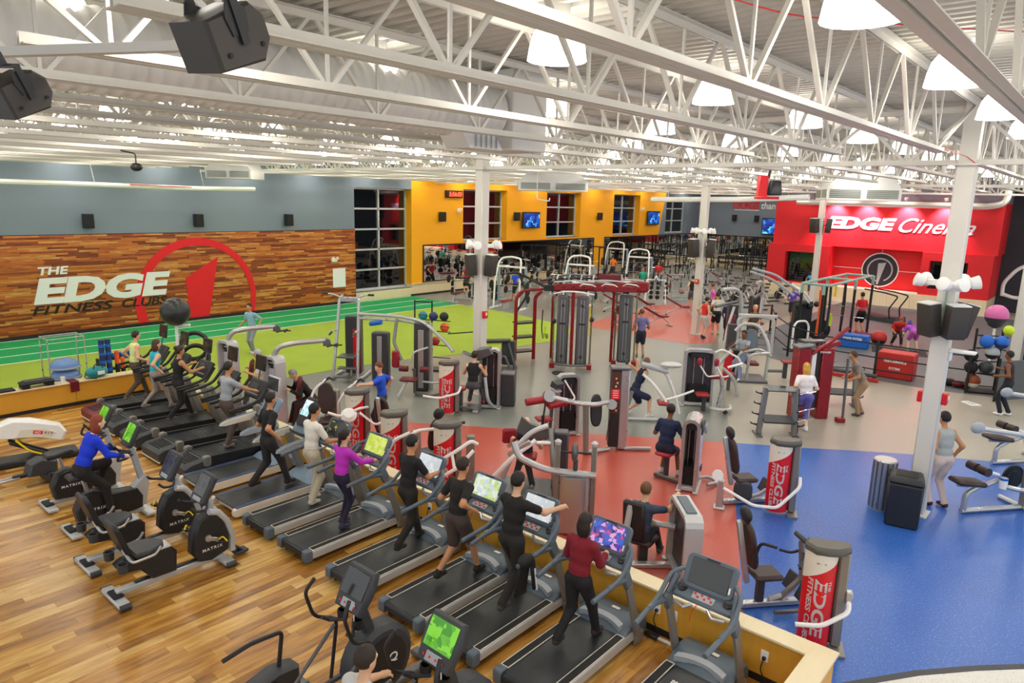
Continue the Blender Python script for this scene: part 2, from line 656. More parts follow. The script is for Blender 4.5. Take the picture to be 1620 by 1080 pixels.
zone('rubber_tile_zone', [(25.0, 2.2), (24.6, 3.8), (24.5, 6.6), (25.2, 9.2), (27.6, 11.4), (44.2, 12.2), (44.2, 2.2)], 'floor_rubber', -0.05, 0.004)
arcp = [(7.75, 1.95), (8.29, 1.59), (8.95, 1.13), (9.54, .63), (10.02, .17), (10.5, -.45), (10.95, -1.2), (11.3, -2.2), (11.5, -3.4), (11.5, -5.5)]
zone('pale_floor_zone', arcp + [(6.5, -5.5), (6.5, 1.95)], 'floor_pale', -0.05, 0.006)
mb = MB()
for i in range(len(arcp) - 1):
    mb.beam((*arcp[i], 0.006), (*arcp[i + 1], 0.006), 0.09, 0.012)
mb.build('dark_floor_edging', 'dark_grey', floor)
zone('turf', [(-5, 25.8), (25.6, 26), (25.44, 21.84), (24.9, 18.9), (24.4, 17.7), (23.3, 17.0), (21.9, 16.5), (19.1, 16.9), (17.5, 17.25), (15.3, 18.0), (12.8, 18.4), (11.5, 18.5), (7.8, 18.9), (7.8, 19.9), (-5, 19.9)], 'turf', -0.05, 0.012)
zone('running_track', [(-5, 25.8), (25.55, 25.9), (25.7, 29.78), (-5, 29.78)], 'track_green', -0.05, 0.012)
for y in (29.62, 28.3, 26.98, 25.82):
    MB().box((10.3, y, 0.010), (30.4, 0.07, 0.010)).build('lane_line', 'line_white', floor)

# planked wood floor of the cardio bay: the nearest boards one by one, the rest as one piece
def planks(parent, x0, x1, y0, y1, w, lmin, lmax, name, mats, key, zt, th, seed, put):
    rg = random.Random(seed)
    L = []
    y = y0
    while y < y1 - 1e-6:
        x = x0 - rg.uniform(0, lmax)
        while x < x1:
            l = rg.uniform(lmin, lmax)
            a, b = max(x, x0), min(x + l, x1)
            if b - a > 0.08:
                L.append((a, b, y, min(y + w, y1), rg.randrange(len(mats)), rg.uniform(-1, 1)))
            x += l
        y += w
    L.sort(key=key)
    rest = MB()
    shared = {}
    for i, (a, b, ya, yb, mi, dz) in enumerate(L):
        if i < 300:
            mb = MB()
            put(mb, a, b, ya, yb, dz, 0)
            mb.build(name, mats[mi], parent, smooth=0)
        else:
            put(rest, a, b, ya, yb, dz, mi)
    if rest.v:
        o = rest.build(name + 's_beyond', mats, parent, smooth=0)
        o['kind'] = 'stuff'
wood_floor = structure(MB().box((2.8, 9.8, 0.0015), (9.6, 19.9, 0.003)).build('floor_wood', 'black_matte'))
def put_floor(mb, a, b, ya, yb, dz, mi):
    mb.box(((a + b) / 2, (ya + yb) / 2, 0.006 + dz * 0.0006), (b - a - 0.0022, yb - ya - 0.0022, 0.01), mi=mi)
def floor_key(p):
    cx, cy = (p[0] + p[1]) / 2, (p[2] + p[3]) / 2
    vis = (cx > 0.6 + 0.0 * cy) and (cy > 2.0) and (cx < 5.3) and (cy < 1.9 + 2.35 * cx)
    return (0 if vis else 100) + math.hypot(cx, cy)
planks(wood_floor, -2, 7.5, -0.15, 19.7, 0.145, 0.8, 1.6, 'floor_board', FLOORWOOD, floor_key, 0, 0, 3, put_floor)

# ------------------------------------------------------------------ long wall (wood feature, windows, orange)
WY = 29.8
TOP = 7.3
WIN = [(21.95, 25.75, 0.52, 5.85), (29.75, 33.65, 2.95, 5.97), (37.7, 41.6, 2.95, 6.0), (45.9, 49.7, 2.95, 6.02), (54.0, 57.9, 2.95, 6.02)]
wl = structure(thing('wall_left', None, None, (0, 0, 0)))
def wseg(x0, x1, z0, z1, m, name='wall_section', y0=WY, y1=WY + 0.62):
    return MB().box(((x0 + x1) / 2, (y0 + y1) / 2, (z0 + z1) / 2), (x1 - x0, y1 - y0, z1 - z0)).build(name, m, wl, smooth=0)
wseg(-5, 21.95, 0, TOP, 'grey_paint')
wseg(21.95, 25.75, 5.85, TOP, 'grey_paint')
wseg(21.95, 25.75, 0, 0.52, 'wainscot')
SLX0, SLX1 = 54.4, 52.9   # slanted edge between orange and grey
edges = [25.75, 29.75, 33.65, 37.7, 41.6, 45.9, 49.7]
for a, b in ((25.75, 29.75), (33.65, 37.7), (41.6, 45.9)):
    wseg(a, b, 0.66, TOP, 'orange_paint')
for (a, b, z0, z1) in WIN[1:4]:
    wseg(a, b, 0.66, z0, 'orange_paint')
    wseg(a, b, z1, TOP, 'orange_paint')
MB().prism([(49.7, 0.66), (52.3, 0.66), (54.0, 6.8), (54.0, TOP), (49.7, TOP)], 'y', WY, WY + .62).build('wall_section', 'orange_paint', wl, smooth=0)
MB().prism([(52.3, 0.66), (54.0, 0.66), (54.0, 6.8)], 'y', WY, WY + .62).build('wall_section', 'grey_paint', wl, smooth=0)
wseg(54.0, 57.9, 0.66, 2.95, 'grey_paint')
wseg(54.0, 57.9, 6.02, TOP, 'grey_paint')
wseg(57.9, 61, 0.66, TOP, 'grey_paint')
x = 25.75
while x < 60:
    MB().box((x + 0.61, WY + 0.3, 0.33), (1.215, 0.6, 0.66)).build('wainscot_panel', 'wainscot', wl, smooth=0)
    x += 1.22
structure(MB().box((43.2, WY - 0.02, 0.05), (35, 0.04, 0.1)).build('baseboard_left', 'black_trim'))
structure(MB().box((43.2, WY - 0.05, 0.675), (35, 0.1, 0.03)).build('trim_1', 'wainscot'))

def window(n, x0, x1, z0, z1, cols, rows):
    t = structure(thing('window_%d' % n, None, None, ((x0 + x1) / 2, WY + 0.5, z0)))
    w, h = x1 - x0, z1 - z0
    fr = MB()
    for s in (-1, 1):
        fr.box((s * (w / 2 - 0.04), 0.02, h / 2), (0.08, 0.12, h))
    fr.box((0, 0.02, 0.04), (w, 0.12, 0.08)); fr.box((0, 0.02, h - 0.04), (w, 0.12, 0.08))
    fr.build('window_frame', 'alu_frame', t, smooth=0)
    for i in range(1, cols):
        MB().box((-w / 2 + w * i / cols, 0.0, h / 2), (0.09, 0.1, h - .16)).build('mullion', 'alu_frame', t, smooth=0)
    for j in range(1, rows):
        MB().box((0, 0.0, h * j / rows), (w - .16, 0.1, 0.09)).build('glazing_bar', 'alu_frame', t, smooth=0)
    for i in range(cols):
        for j in range(rows):
            MB().box((-w / 2 + w * (i + .5) / cols, 0.05, h * (j + .5) / rows), (w / cols - 0.02, 0.02, h / rows - 0.02)).build('pane', 'pane_dark', t, smooth=0)
    MB().box((0, -0.22, -0.015), (w, 0.56, 0.04)).build('sill', 'alu_frame', t)
window(1, 21.95, 25.75, 0.52, 5.85, 2, 5)
window(2, 29.75, 33.65, 2.95, 5.97, 2, 3)
window(3, 37.7, 41.6, 2.95, 6.0, 2, 3)
window(4, 45.9, 49.7, 2.95, 6.02, 2, 3)
window(5, 54.0, 57.9, 2.95, 6.02, 2, 3)

# wood feature panel: hundreds of slats, the 300 that show largest as parts
feature = tag(MB().box((8.45, WY - 0.015, 1.88), (27.0, 0.03, 3.76)).build('wood_slat_panel', 'black_matte'), 'wall panel of mixed brown wood slats below grey paint, behind the running track', 'wall panel')
def put_slat(mb, a, b, za, zb, dz, mi):
    d = 0.022 + 0.007 * dz
    mb.box(((a + b) / 2, WY - 0.03 - d / 2, (za + zb) / 2), (b - a - 0.004, d, zb - za - 0.004), mi=mi)
def slat_key(p):
    cx = (p[0] + p[1]) / 2
    return (0 if 6.8 < cx < 21.9 else 100) + abs(cx - 10) * 0.15 - (p[1] - p[0]) * 3
planks(feature, -5, 21.93, 0.14, 3.74, 0.072, 0.4, 1.5, 'wood_slat', WALLWOOD, slat_key, 0, 0, 5, put_slat)
structure(MB().box((8.4, WY - 0.05, 0.07), (27.1, 0.1, 0.14)).build('baseboard_wood', 'black_trim'))

# sign on the wood wall
sg = thing('wall_sign', 'white, black and red lettering with a big red ring on the wood slat wall', 'sign', (0, WY - 0.075, 0))
lettering('THE', 1.0, 0.3, 'sign_white', (7.86, 0, 2.3), (1, 0, 0), (0, 0, 1), sg, shear=0.18, bold=0.03, extrude=0.012, name='lettering_small')
lettering('EDGE', 4.95, 0.98, 'sign_white', (7.62, 0, 1.22), (1, 0, 0), (0, 0, 1), sg, shear=0.18, bold=0.05, extrude=0.014, name='lettering_large')
lettering('FITNESS', 2.75, 0.34, 'sign_black', (7.55, 0, 0.84), (1, 0, 0), (0, 0, 1), sg, shear=0.25, bold=0.012, extrude=0.012, name='lettering_dark')
lettering('CLUBS', 1.75, 0.34, 'sign_black', (10.62, 0, 0.84), (1, 0, 0), (0, 0, 1), sg, shear=0.25, bold=0.012, extrude=0.012, name='lettering_dark')
mb = MB()
cx, cz, ro = 13.72, 0.9, 2.62
pts_o, pts_i = [], []
for i in range(49):
    a = R(-17 + (180 + 36) * i / 48)
    wd = 0.24 + 0.14 * (i / 48)
    pts_o.append((cx + ro * math.cos(a), cz + ro * math.sin(a)))
    pts_i.append((cx + (ro - wd) * math.cos(a), cz + (ro - wd) * math.sin(a)))
for i in range(48):
    q = [pts_o[i], pts_o[i + 1], pts_i[i + 1], pts_i[i]]
    if min(p[1] for p in q) < 0.14:
        q = [(p[0], max(p[1], 0.14)) for p in q]
    mb.prism(q, 'y', 0.0, 0.014)
mb.build('red_ring', 'sign_red', sg)
MB().prism([(13.19, 1.85), (14.64, 2.68), (14.12, 0.14), (13.28, 0.14)], 'y', 0.0, 0.014).build('red_numeral', 'sign_red', sg)

# mirrors along the weights area
def mirror_panel(x0, x1, z0, z1, label):
    t = thing('wall_mirror', label, 'mirror', ((x0 + x1) / 2, WY, z0))
    w, h = x1 - x0, z1 - z0
    MB().box((0, -0.012, h / 2), (w, 0.02, h)).build('glass', 'mirror_glass', t, smooth=0)
    f = MB()
    for s in (-1, 1):
        f.box((s * w / 2, -0.02, h / 2), (0.07, 0.05, h + .07))
    f.box((0, -0.02, 0), (w, 0.05, 0.08)); f.box((0, -0.02, h), (w, 0.05, 0.08))
    f.build('frame', 'black_trim', t, smooth=0)
mirror_panel(26.6, 43.4, 0.72, 2.78, 'long dark-framed mirror on the orange wall next to the tall window')
mirror_panel(44.85, 59.9, 0.72, 2.8, 'long dark-framed mirror running from the orange pillar strip into the far corner')

# far wall
FX = 60.0
wf = structure(thing('wall_far', None, None))
MB().box((FX + .2, 16, TOP / 2), (.4, 28.5, TOP)).build('wall_section', 'grey_paint', wf, smooth=0)
t = thing('wall_mirror', 'dark-framed mirror on the far grey wall under the lettering', 'mirror', (FX, 25.0, 0.72), -90)
MB().box((0, -0.012, 1.03), (9.4, 0.02, 2.06)).build('glass', 'mirror_glass', t, smooth=0)
f = MB(); f.box((0, -.02, 2.06), (9.4, .05, .08)); f.box((0, -.02, 0), (9.4, .05, .08))
f.build('frame', 'black_trim', t, smooth=0)
structure(MB().box((FX - .03, 21, .34), (.06, 17.6, .68)).build('trim_2', 'wainscot'))
t = thing('wall_lettering', 'red and white slogan lettering on the far grey wall', 'lettering', (FX - 0.03, 29.8, 0))
lettering('STRONGER', 2.4, 0.62, 'sign_red', (0, -3.2, 5.15), (0, -1, 0), (0, 0, 1), t, shear=.2, bold=.03, extrude=.02, name='lettering_red')
lettering('than you', 2.5, 0.75, 'sign_white', (0, -5.75, 5.0), (0, -1, 0), (0, 0, 1), t, shear=.1, bold=.02, extrude=.02, name='lettering_white')
MB().box((0, -4.5, 5.05), (.03, 2.2, .06)).build('underline', 'sign_white', t)

# red block: upper wall, two lower boxes with dark openings, niche with round emblem
RX = 44.6
wr = structure(thing('wall_red', None, None))
MB().box((RX + 7.6, 10.95, 4.55), (15.2, 11.9, 2.7)).build('upper_wall', 'red_paint', wr, smooth=0)
MB().box((RX + 7.7, 10.95, 6.6), (15.0, 11.9, 1.4)).build('upper_band', 'lilac_paint', wr, smooth=0)
def redbox(y0, y1, oy0, oy1, z0, z1):
    g = MB()
    X0, X1 = RX - 0.4, RX + 3
    def b(ya, yb, za, zb, xa=X0):
        g.box(((xa + X1) / 2, (ya + yb) / 2, (za + zb) / 2), (X1 - xa, yb - ya, zb - za))
    b(y0, oy0, .85, 3.2); b(oy1, y1, .85, 3.2); b(oy0, oy1, .85, z0); b(oy0, oy1, z1, 3.2)
    b(oy0, oy1, z0, z1, X0 + .5)
    g.build('lower_box', 'red_paint', wr, smooth=0)
    MB().box((X0 + .47, (oy0 + oy1) / 2, (z0 + z1) / 2), (.04, oy1 - oy0 - .02, z1 - z0 - .02)).build('dark_opening', 'pane_dark', wr, smooth=0)
redbox(13.3, 17.0, 14.2, 15.9, 0.9, 2.75)
redbox(5.1, 8.4, 6.2, 8.0, 1.2, 2.75)
MB().box((RX + .9, 10.85, 2.0), (.3, 4.9, 2.4)).build('niche_wall', 'red_paint', wr, smooth=0)
for z in (1.95,):
    MB().box((RX + .745, 10.85, z), (.012, 4.9, .03)).build('niche_seam', 'sign_white', wr)
MB().box((RX + .745, 10.7, 2.0), (.012, .03, 2.4)).build('niche_seam', 'sign_white', wr)
y = 5.1
while y < 17:
    MB().box((RX + 1.2, y + .6, .425), (3.3, 1.19, .85)).build('plinth_panel', 'panel_cap', wr, smooth=0)
    y += 1.2
em = thing('round_emblem', 'round black and white emblem with a blade shape on the red niche wall', 'emblem', (RX + .73, 10.7, 1.95))
MB().lathe([(1.0, 0), (1.0, .06)], n=40, axis=(-1, 0, 0)).build('disc', 'sign_white', em)
MB().lathe([(.94, .06), (.94, .075)], n=40, axis=(-1, 0, 0)).build('dark_face', 'navy_paint', em)
g = MB()
for i in range(36):
    a0, a1 = R(i * 10 - 65), R(i * 10 - 55)
    if 31 <= i <= 33: continue
    q = [(r * math.cos(a), r * math.sin(a)) for r, a in ((.70, a0), (.70, a1), (.62, a1), (.62, a0))]
    g.prism(q, 'x', -.075, -.09)
g.build('ring', 'light_grey', em)
MB().prism([(-.30, .45), (.12, .38), (.1, -.85), (.02, -.85)], 'x', -.075, -.095).build('blade', 'light_grey', em)
t = thing('wall_lettering', 'white backlit block and script lettering high on the red wall', 'lettering', (RX - .02, 17.0, 0))
lettering('EDGE', 3.75, .72, 'sign_white', (0, -3.25, 4.25), (0, -1, 0), (0, 0, 1), t, shear=.2, bold=.05, extrude=.03, name='lettering_block')
lettering('Cinema', 3.7, .8, 'sign_white', (0, -7.15, 4.2), (0, -1, 0), (0, 0, 1), t, shear=.5, bold=.004, extrude=.03, name='lettering_script')
for i, y in enumerate((13.3, 11.6, 9.5, 7.6)):
    l = bpy.data.lights.new('sign_spot', 'SPOT')
    l.energy = 420
    l.color = (1.0, .62, .82)
    l.spot_size = R(85)
    l.spot_blend = .8
    l.shadow_soft_size = .05
    ts = thing('sign_spotlight', 'small white spotlight above the red wall lettering', 'spotlight', (RX - .75, y, 5.95), 0, 'spotlights above the red wall lettering')
    MB().lathe([(.02, .0), (.07, .02), (.09, .16), (.05, .17)], n=12, axis=(-.3, 0, 1)).build('shade', 'white_steel', ts)
    MB().tube([(0, 0, .1), (.4, 0, .2), (.73, 0, .05)], .015).build('arm', 'white_steel', ts)
    lo = bpy.data.objects.new('sign_spot', l)
    C.objects.link(lo)
    lo.parent = ts
    lo.rotation_euler = Vector((.75, 0, -1.2)).to_track_quat('-Z', 'Y').to_euler()
    lo.location = (0, 0, -.03)

# navy wall on the right with a white outline emblem
wn = structure(thing('wall_right', None, None))
MB().box((54, 1.0, 3.6), (14, 0.3, 7.2)).build('wall_section', 'navy_paint', wn, smooth=0)
MB().box((47.4, 3.05, 3.6), (.3, 4.1, 7.2)).build('wall_section', 'navy_paint', wn, smooth=0)
MB().box((47.3, -2.2, 3.6), (.3, 6.4, 7.2)).build('wall_section', 'navy_paint', wn, smooth=0)
ew = thing('wall_emblem', 'large white outline emblem on the dark navy wall', 'emblem', (47.22, 4.1, 0))
MB().tube(arc([(0, .7, .9), (0, .75, 1.6), (0, .1, 2.6), (0, -1.5, 2.9)], .5, 6), .1, 8).build('outline', 'sign_white', ew)
MB().tube(arc([(0, .7, 1.0), (0, .2, .85), (0, -1.4, .9)], .15, 4), .1, 8).build('outline', 'sign_white', ew)

# ------------------------------------------------------------------ half wall around the cardio bay
HZ = 0.62
hw = structure(thing('wall_half', None, None))
y = 1.95
while y < 19.7:
    y2 = min(y + 2.35, 19.9)
    MB().box((7.585, (y + y2) / 2, HZ / 2), (.21, y2 - y - .008, HZ - .02)).build('panel', 'panel_wood', hw, smooth=0)
    y = y2
MB().box((7.575, 10.9, HZ), (.28, 17.95, .035), b=.006).build('cap', 'panel_cap', hw)
x = 7.5
while x > -3:
    MB().box((x - .87, 19.8, HZ / 2), (1.732, .2, HZ - .02)).build('panel', 'panel_wood', hw, smooth=0)
    x -= 1.74
MB().box((2.3, 19.8, HZ), (10.7, .34, .035), b=.006).build('cap', 'panel_cap', hw)
MB().box((5.7, 1.86, HZ / 2), (3.98, .2, HZ - .02)).build('panel', 'panel_wood', hw, smooth=0)
MB().box((5.72, 1.86, HZ + .001), (4.0, .28, .035), b=.006).build('cap', 'panel_cap', hw)
structure(MB().box((7.475, 10.8, .05), (.012, 17.6, .1)).build('baseboard_half', 'black_trim'))
structure(MB().box((2.3, 19.69, .05), (10.4, .012, .1)).build('baseboard_end', 'black_trim'))
# ------------------------------------------------------------------ ceiling deck: corrugated sheet, ribs across the joists
mb = MB()
p = 0.2
x = -3.0
prof = []
while x < 61:
    prof += [(x, 7.36), (x + .075, 7.36), (x + .10, 7.29), (x + .175, 7.29)]
    x += p
V = []
for (a, z) in prof:
    V += [(a, -4.0, z), (a, 30.4, z)]
mb._add(V, [(2 * i, 2 * i + 2, 2 * i + 3, 2 * i + 1) for i in range(len(prof) - 1)])
deck = structure(mb.build('ceiling', 'deck_white', smooth=0))

JZ0, JZ1 = 6.33, 7.22       # chord centres
GX = [0.7, 14.1, 27.5, 40.9, 54.3]
JY = [2.2 + 1.4 * k for k in range(-2, 20)]
def joist_parts(span, near, x_off):
    """local x from 0 to span along the joist"""
    nodes = []
    x = x_off
    while x < span - 1.4:
        if x > .9:
            nodes.append(x)
        x += 1.6
    return nodes
def chord(mb, x0, x1, z, w=.075):
    for s in (-1, 1):
        mb.box(((x0 + x1) / 2, s * (w / 2 + .014), z - .028 * (1 if z < 7 else -1)), (x1 - x0, w, .008))
        mb.box(((x0 + x1) / 2, s * .018, z + .004 * (1 if z < 7 else -1)), (x1 - x0, .01, .075))
web_cache = {}
def web_mesh(key, p0, p1, r):
    k = (round(p1[0] - p0[0], 3), round(r, 3), key)
    if k not in web_cache:
        web_cache[k] = MB().beam((0, 0, 0), (p1[0] - p0[0], 0, p1[2] - p0[2]), r * 2, r * 1.6).mesh('web_member', 'white_steel', 0)
    o = bpy.data.objects.new('web_member', web_cache[k])
    C.objects.link(o)
    o.location = p0
    return o
far_cache = {}
def joist(gx0, gx1, y, near, label, group):
    span = gx1 - gx0
    t = thing('roof_joist', label, 'joist', (gx0, y, 0), 0, group)
    nodes = joist_parts(span, near, 1.15)
    key = (round(span, 2), near)
    mem = []
    tops = [0.0] + [(a + b) / 2 for a, b in zip(nodes[:-1], nodes[1:])] + [span]
    for i, n in enumerate(nodes):
        mem.append(((n, 0, JZ0), (n, 0, JZ1), .014))
        mem.append(((n - .02, 0, JZ0), (tops[i] + .02, 0, JZ1), .021))
        mem.append(((n + .02, 0, JZ0), (tops[i + 1] - .02, 0, JZ1), .021))
    if key not in far_cache:
        a = MB(); chord(a, nodes[0] - .5, nodes[-1] + .45, JZ0)
        b = MB(); chord(b, 0, span, JZ1)
        c = None
        if not near:
            c = MB()
            for p0, p1, r in mem:
                c.beam(p0, p1, r * 2, r * 1.6)
            c = c.mesh('web', 'white_steel', 0)
        far_cache[key] = (a.mesh('bottom_chord', 'white_steel', 0), b.mesh('top_chord', 'white_steel', 0), c)
    A, B, Cw = far_cache[key]
    for nm, me in (('bottom_chord', A), ('top_chord', B)) + ((('web', Cw),) if Cw else ()):
        o = bpy.data.objects.new(nm, me)
        C.objects.link(o)
        o.parent = t
        if nm == 'web':
            o['kind'] = 'stuff'
    if near:
        for p0, p1, r in mem:
            o = web_mesh(0, p0, p1, r)
            o.parent = t
    return t
for i, (a, b) in enumerate(zip(GX[:-1], GX[1:])):
    for j, y in enumerate(JY):
        near = i == 0 and 0 < y < 13
        if y > 29.6:
            continue
        jt = joist(a, b, y, near, 'white steel lattice roof joist %s' % ('above the cardio machines' if i == 0 else 'between the first and second cross girders' if i == 1 else 'between the second and third cross girders' if i == 2 else 'over the far end of the hall'), 'parallel roof joists, bay %d' % (i + 1))
        if i == 0 and abs(y - 2.2) < .1:
            jt['label'] = 'white lattice roof joist with red cable, ending on the column behind the bin'
        if i == 0 and abs(y - 3.6) < .1:
            jt['label'] = 'white lattice roof joist that carries the large dark brown loudspeaker'
        if i == 0 and (abs(y - 6.4) < .1 or abs(y - 7.8) < .1):
            jt['label'] = 'white lattice roof joist running right beside the round corrugated duct'

# girders across, on the columns
COLY = [2.2, 13.4, 24.6]
for i, gx in enumerate(GX[1:]):
    t = thing('roof_girder', ['white lattice cross girder on the columns nearest the treadmills', 'white lattice cross girder above the red-black rig and turf end', 'white lattice cross girder before the red wall', 'white lattice cross girder beyond the red wall'][i], 'girder', (gx, 0, 0))
    g0, g1 = -3.5, 29.7
    for z, nm in ((6.25, 'bottom_chord'), (7.18, 'top_chord')):
        m = MB()
        for s in (-1, 1):
            m.box((s * .06, (g0 + g1) / 2, z), (.075, g1 - g0, .012 + .0))
            m.box((s * .03, (g0 + g1) / 2, z + (.04 if z < 7 else -.04)), (.012, g1 - g0, .09))
        m.build(nm, 'white_steel', t, smooth=0)
    y = 13.4 - 1.867 * 9 + .93
    k = 0
    while y < 29.5:
        for dy in (-.93, .93):
            if -3.5 < y + dy < 29.7:
                MB().beam((0, y, 6.28), (0, y + dy, 7.16), .07, .05).build('web_member', 'white_steel', t, smooth=0)
        MB().beam((0, y, 6.28), (0, y, 7.16), .05, .05).build('web_member', 'white_steel', t, smooth=0)
        y += 1.867
        k += 1

# columns
def column(x, y, label):
    t = thing('column', label, 'column', (x, y, 0))
    MB().box((0, 0, 3.14), (.29, .29, 6.26), b=.02).build('shaft', 'white_steel', t)
    MB().box((0, 0, .012), (.42, .42, .024)).build('base_plate', 'white_steel', t)
    MB().box((0, 0, 6.25), (.42, .42, .03)).build('cap_plate', 'white_steel', t)
    MB().box((0, 0, 6.75), (.26, .26, 1.0)).build('upper_stub', 'white_steel', t)
    return t
column(14.1, 2.2, 'white square steel column behind the black litter bin')
column(14.1, 13.4, 'white square steel column at the edge of the turf')
column(27.5, 13.4, 'white square steel column on the red floor patch by the benches')
column(40.9, 12.95, 'white square steel column in front of the red wall')
column(27.5, 2.2, 'white square steel column beside the rack of training balls')

# high-bay lamps
emit_mat('lamp_dome', '#fffaf0', LAMP_STRENGTH * 0.17)
emit_mat('lamp_lens', '#fffaf0', LAMP_STRENGTH)
dome = MB().lathe([(.10, .36), (.17, .33), (.23, .25), (.265, .13), (.285, .0)], n=20, cap=False)
lens_me = MB().lathe([(.272, .015), (.2, .0), (.02, -.01)], n=20, cap=False).mesh('lens', 'lamp_lens')
dome_me = dome.mesh('dome', 'lamp_dome')
house_me = MB().lathe([(.10, .35), (.115, .37), (.115, .52), (.05, .56), (.02, .58)], n=12).mesh('housing', 'white_steel')
for i in range(-1, 16):
    for j in range(-1, 11):
        x, y = 5.6 + 3.4 * i, 1.65 + 2.72 * j
        if x > 44 and y < 17.2:
            continue
        g = 'high-bay lamps over the hall'
        t = thing('ceiling_lamp', 'white glowing dome high-bay lamp hanging under the roof deck', 'lamp', (x, y, 6.8), 0, g)
        for nm, me in (('dome', dome_me), ('lens', lens_me), ('housing', house_me)):
            o = bpy.data.objects.new(nm, me)
            C.objects.link(o)
            o.parent = t
# ------------------------------------------------------------------ cardio machines
screen_mat('screen_green', ('#5fb21e', '#3f8f12', '#7ccc2a', '#58a51b'), 0.8, 14)
screen_mat('screen_guide', ('#cfe0a0', '#dfe8d8', '#c8d3dc', '#b8d080', '#e6ead8'), 0.75, 16)
screen_mat('screen_pale', ('#d6dadb', '#c8ced2', '#e2e4e0'), 0.75, 12)
screen_mat('screen_lime', ('#c9d94e', '#d8e070', '#bcd03a'), 0.75, 14)
screen_mat('screen_show', ('#6a3fa0', '#2d4fb0', '#c04a90', '#3a2a6a', '#d8a0d0', '#4060c0'), 0.8, 22)
screen_mat('screen_menu', ('#2b2c26', '#34352c', '#c9b83a', '#2a2b25', '#30312a', '#2c2d27'), 0.5, 16)
screen_mat('screen_blue', ('#0a2f7a', '#1450b0', '#2a86d8', '#0b3c90', '#6fd0f0', '#0a2a70'), 1.1, 3.5)
screen_mat('screen_white', ('#dff3f5', '#c4e8ee', '#8fd0da', '#eef8f8'), 0.9, 20)
screen_mat('screen_dim', ('#4a4a45', '#55554e', '#403f3b', '#5a5a52'), 0.35, 14)

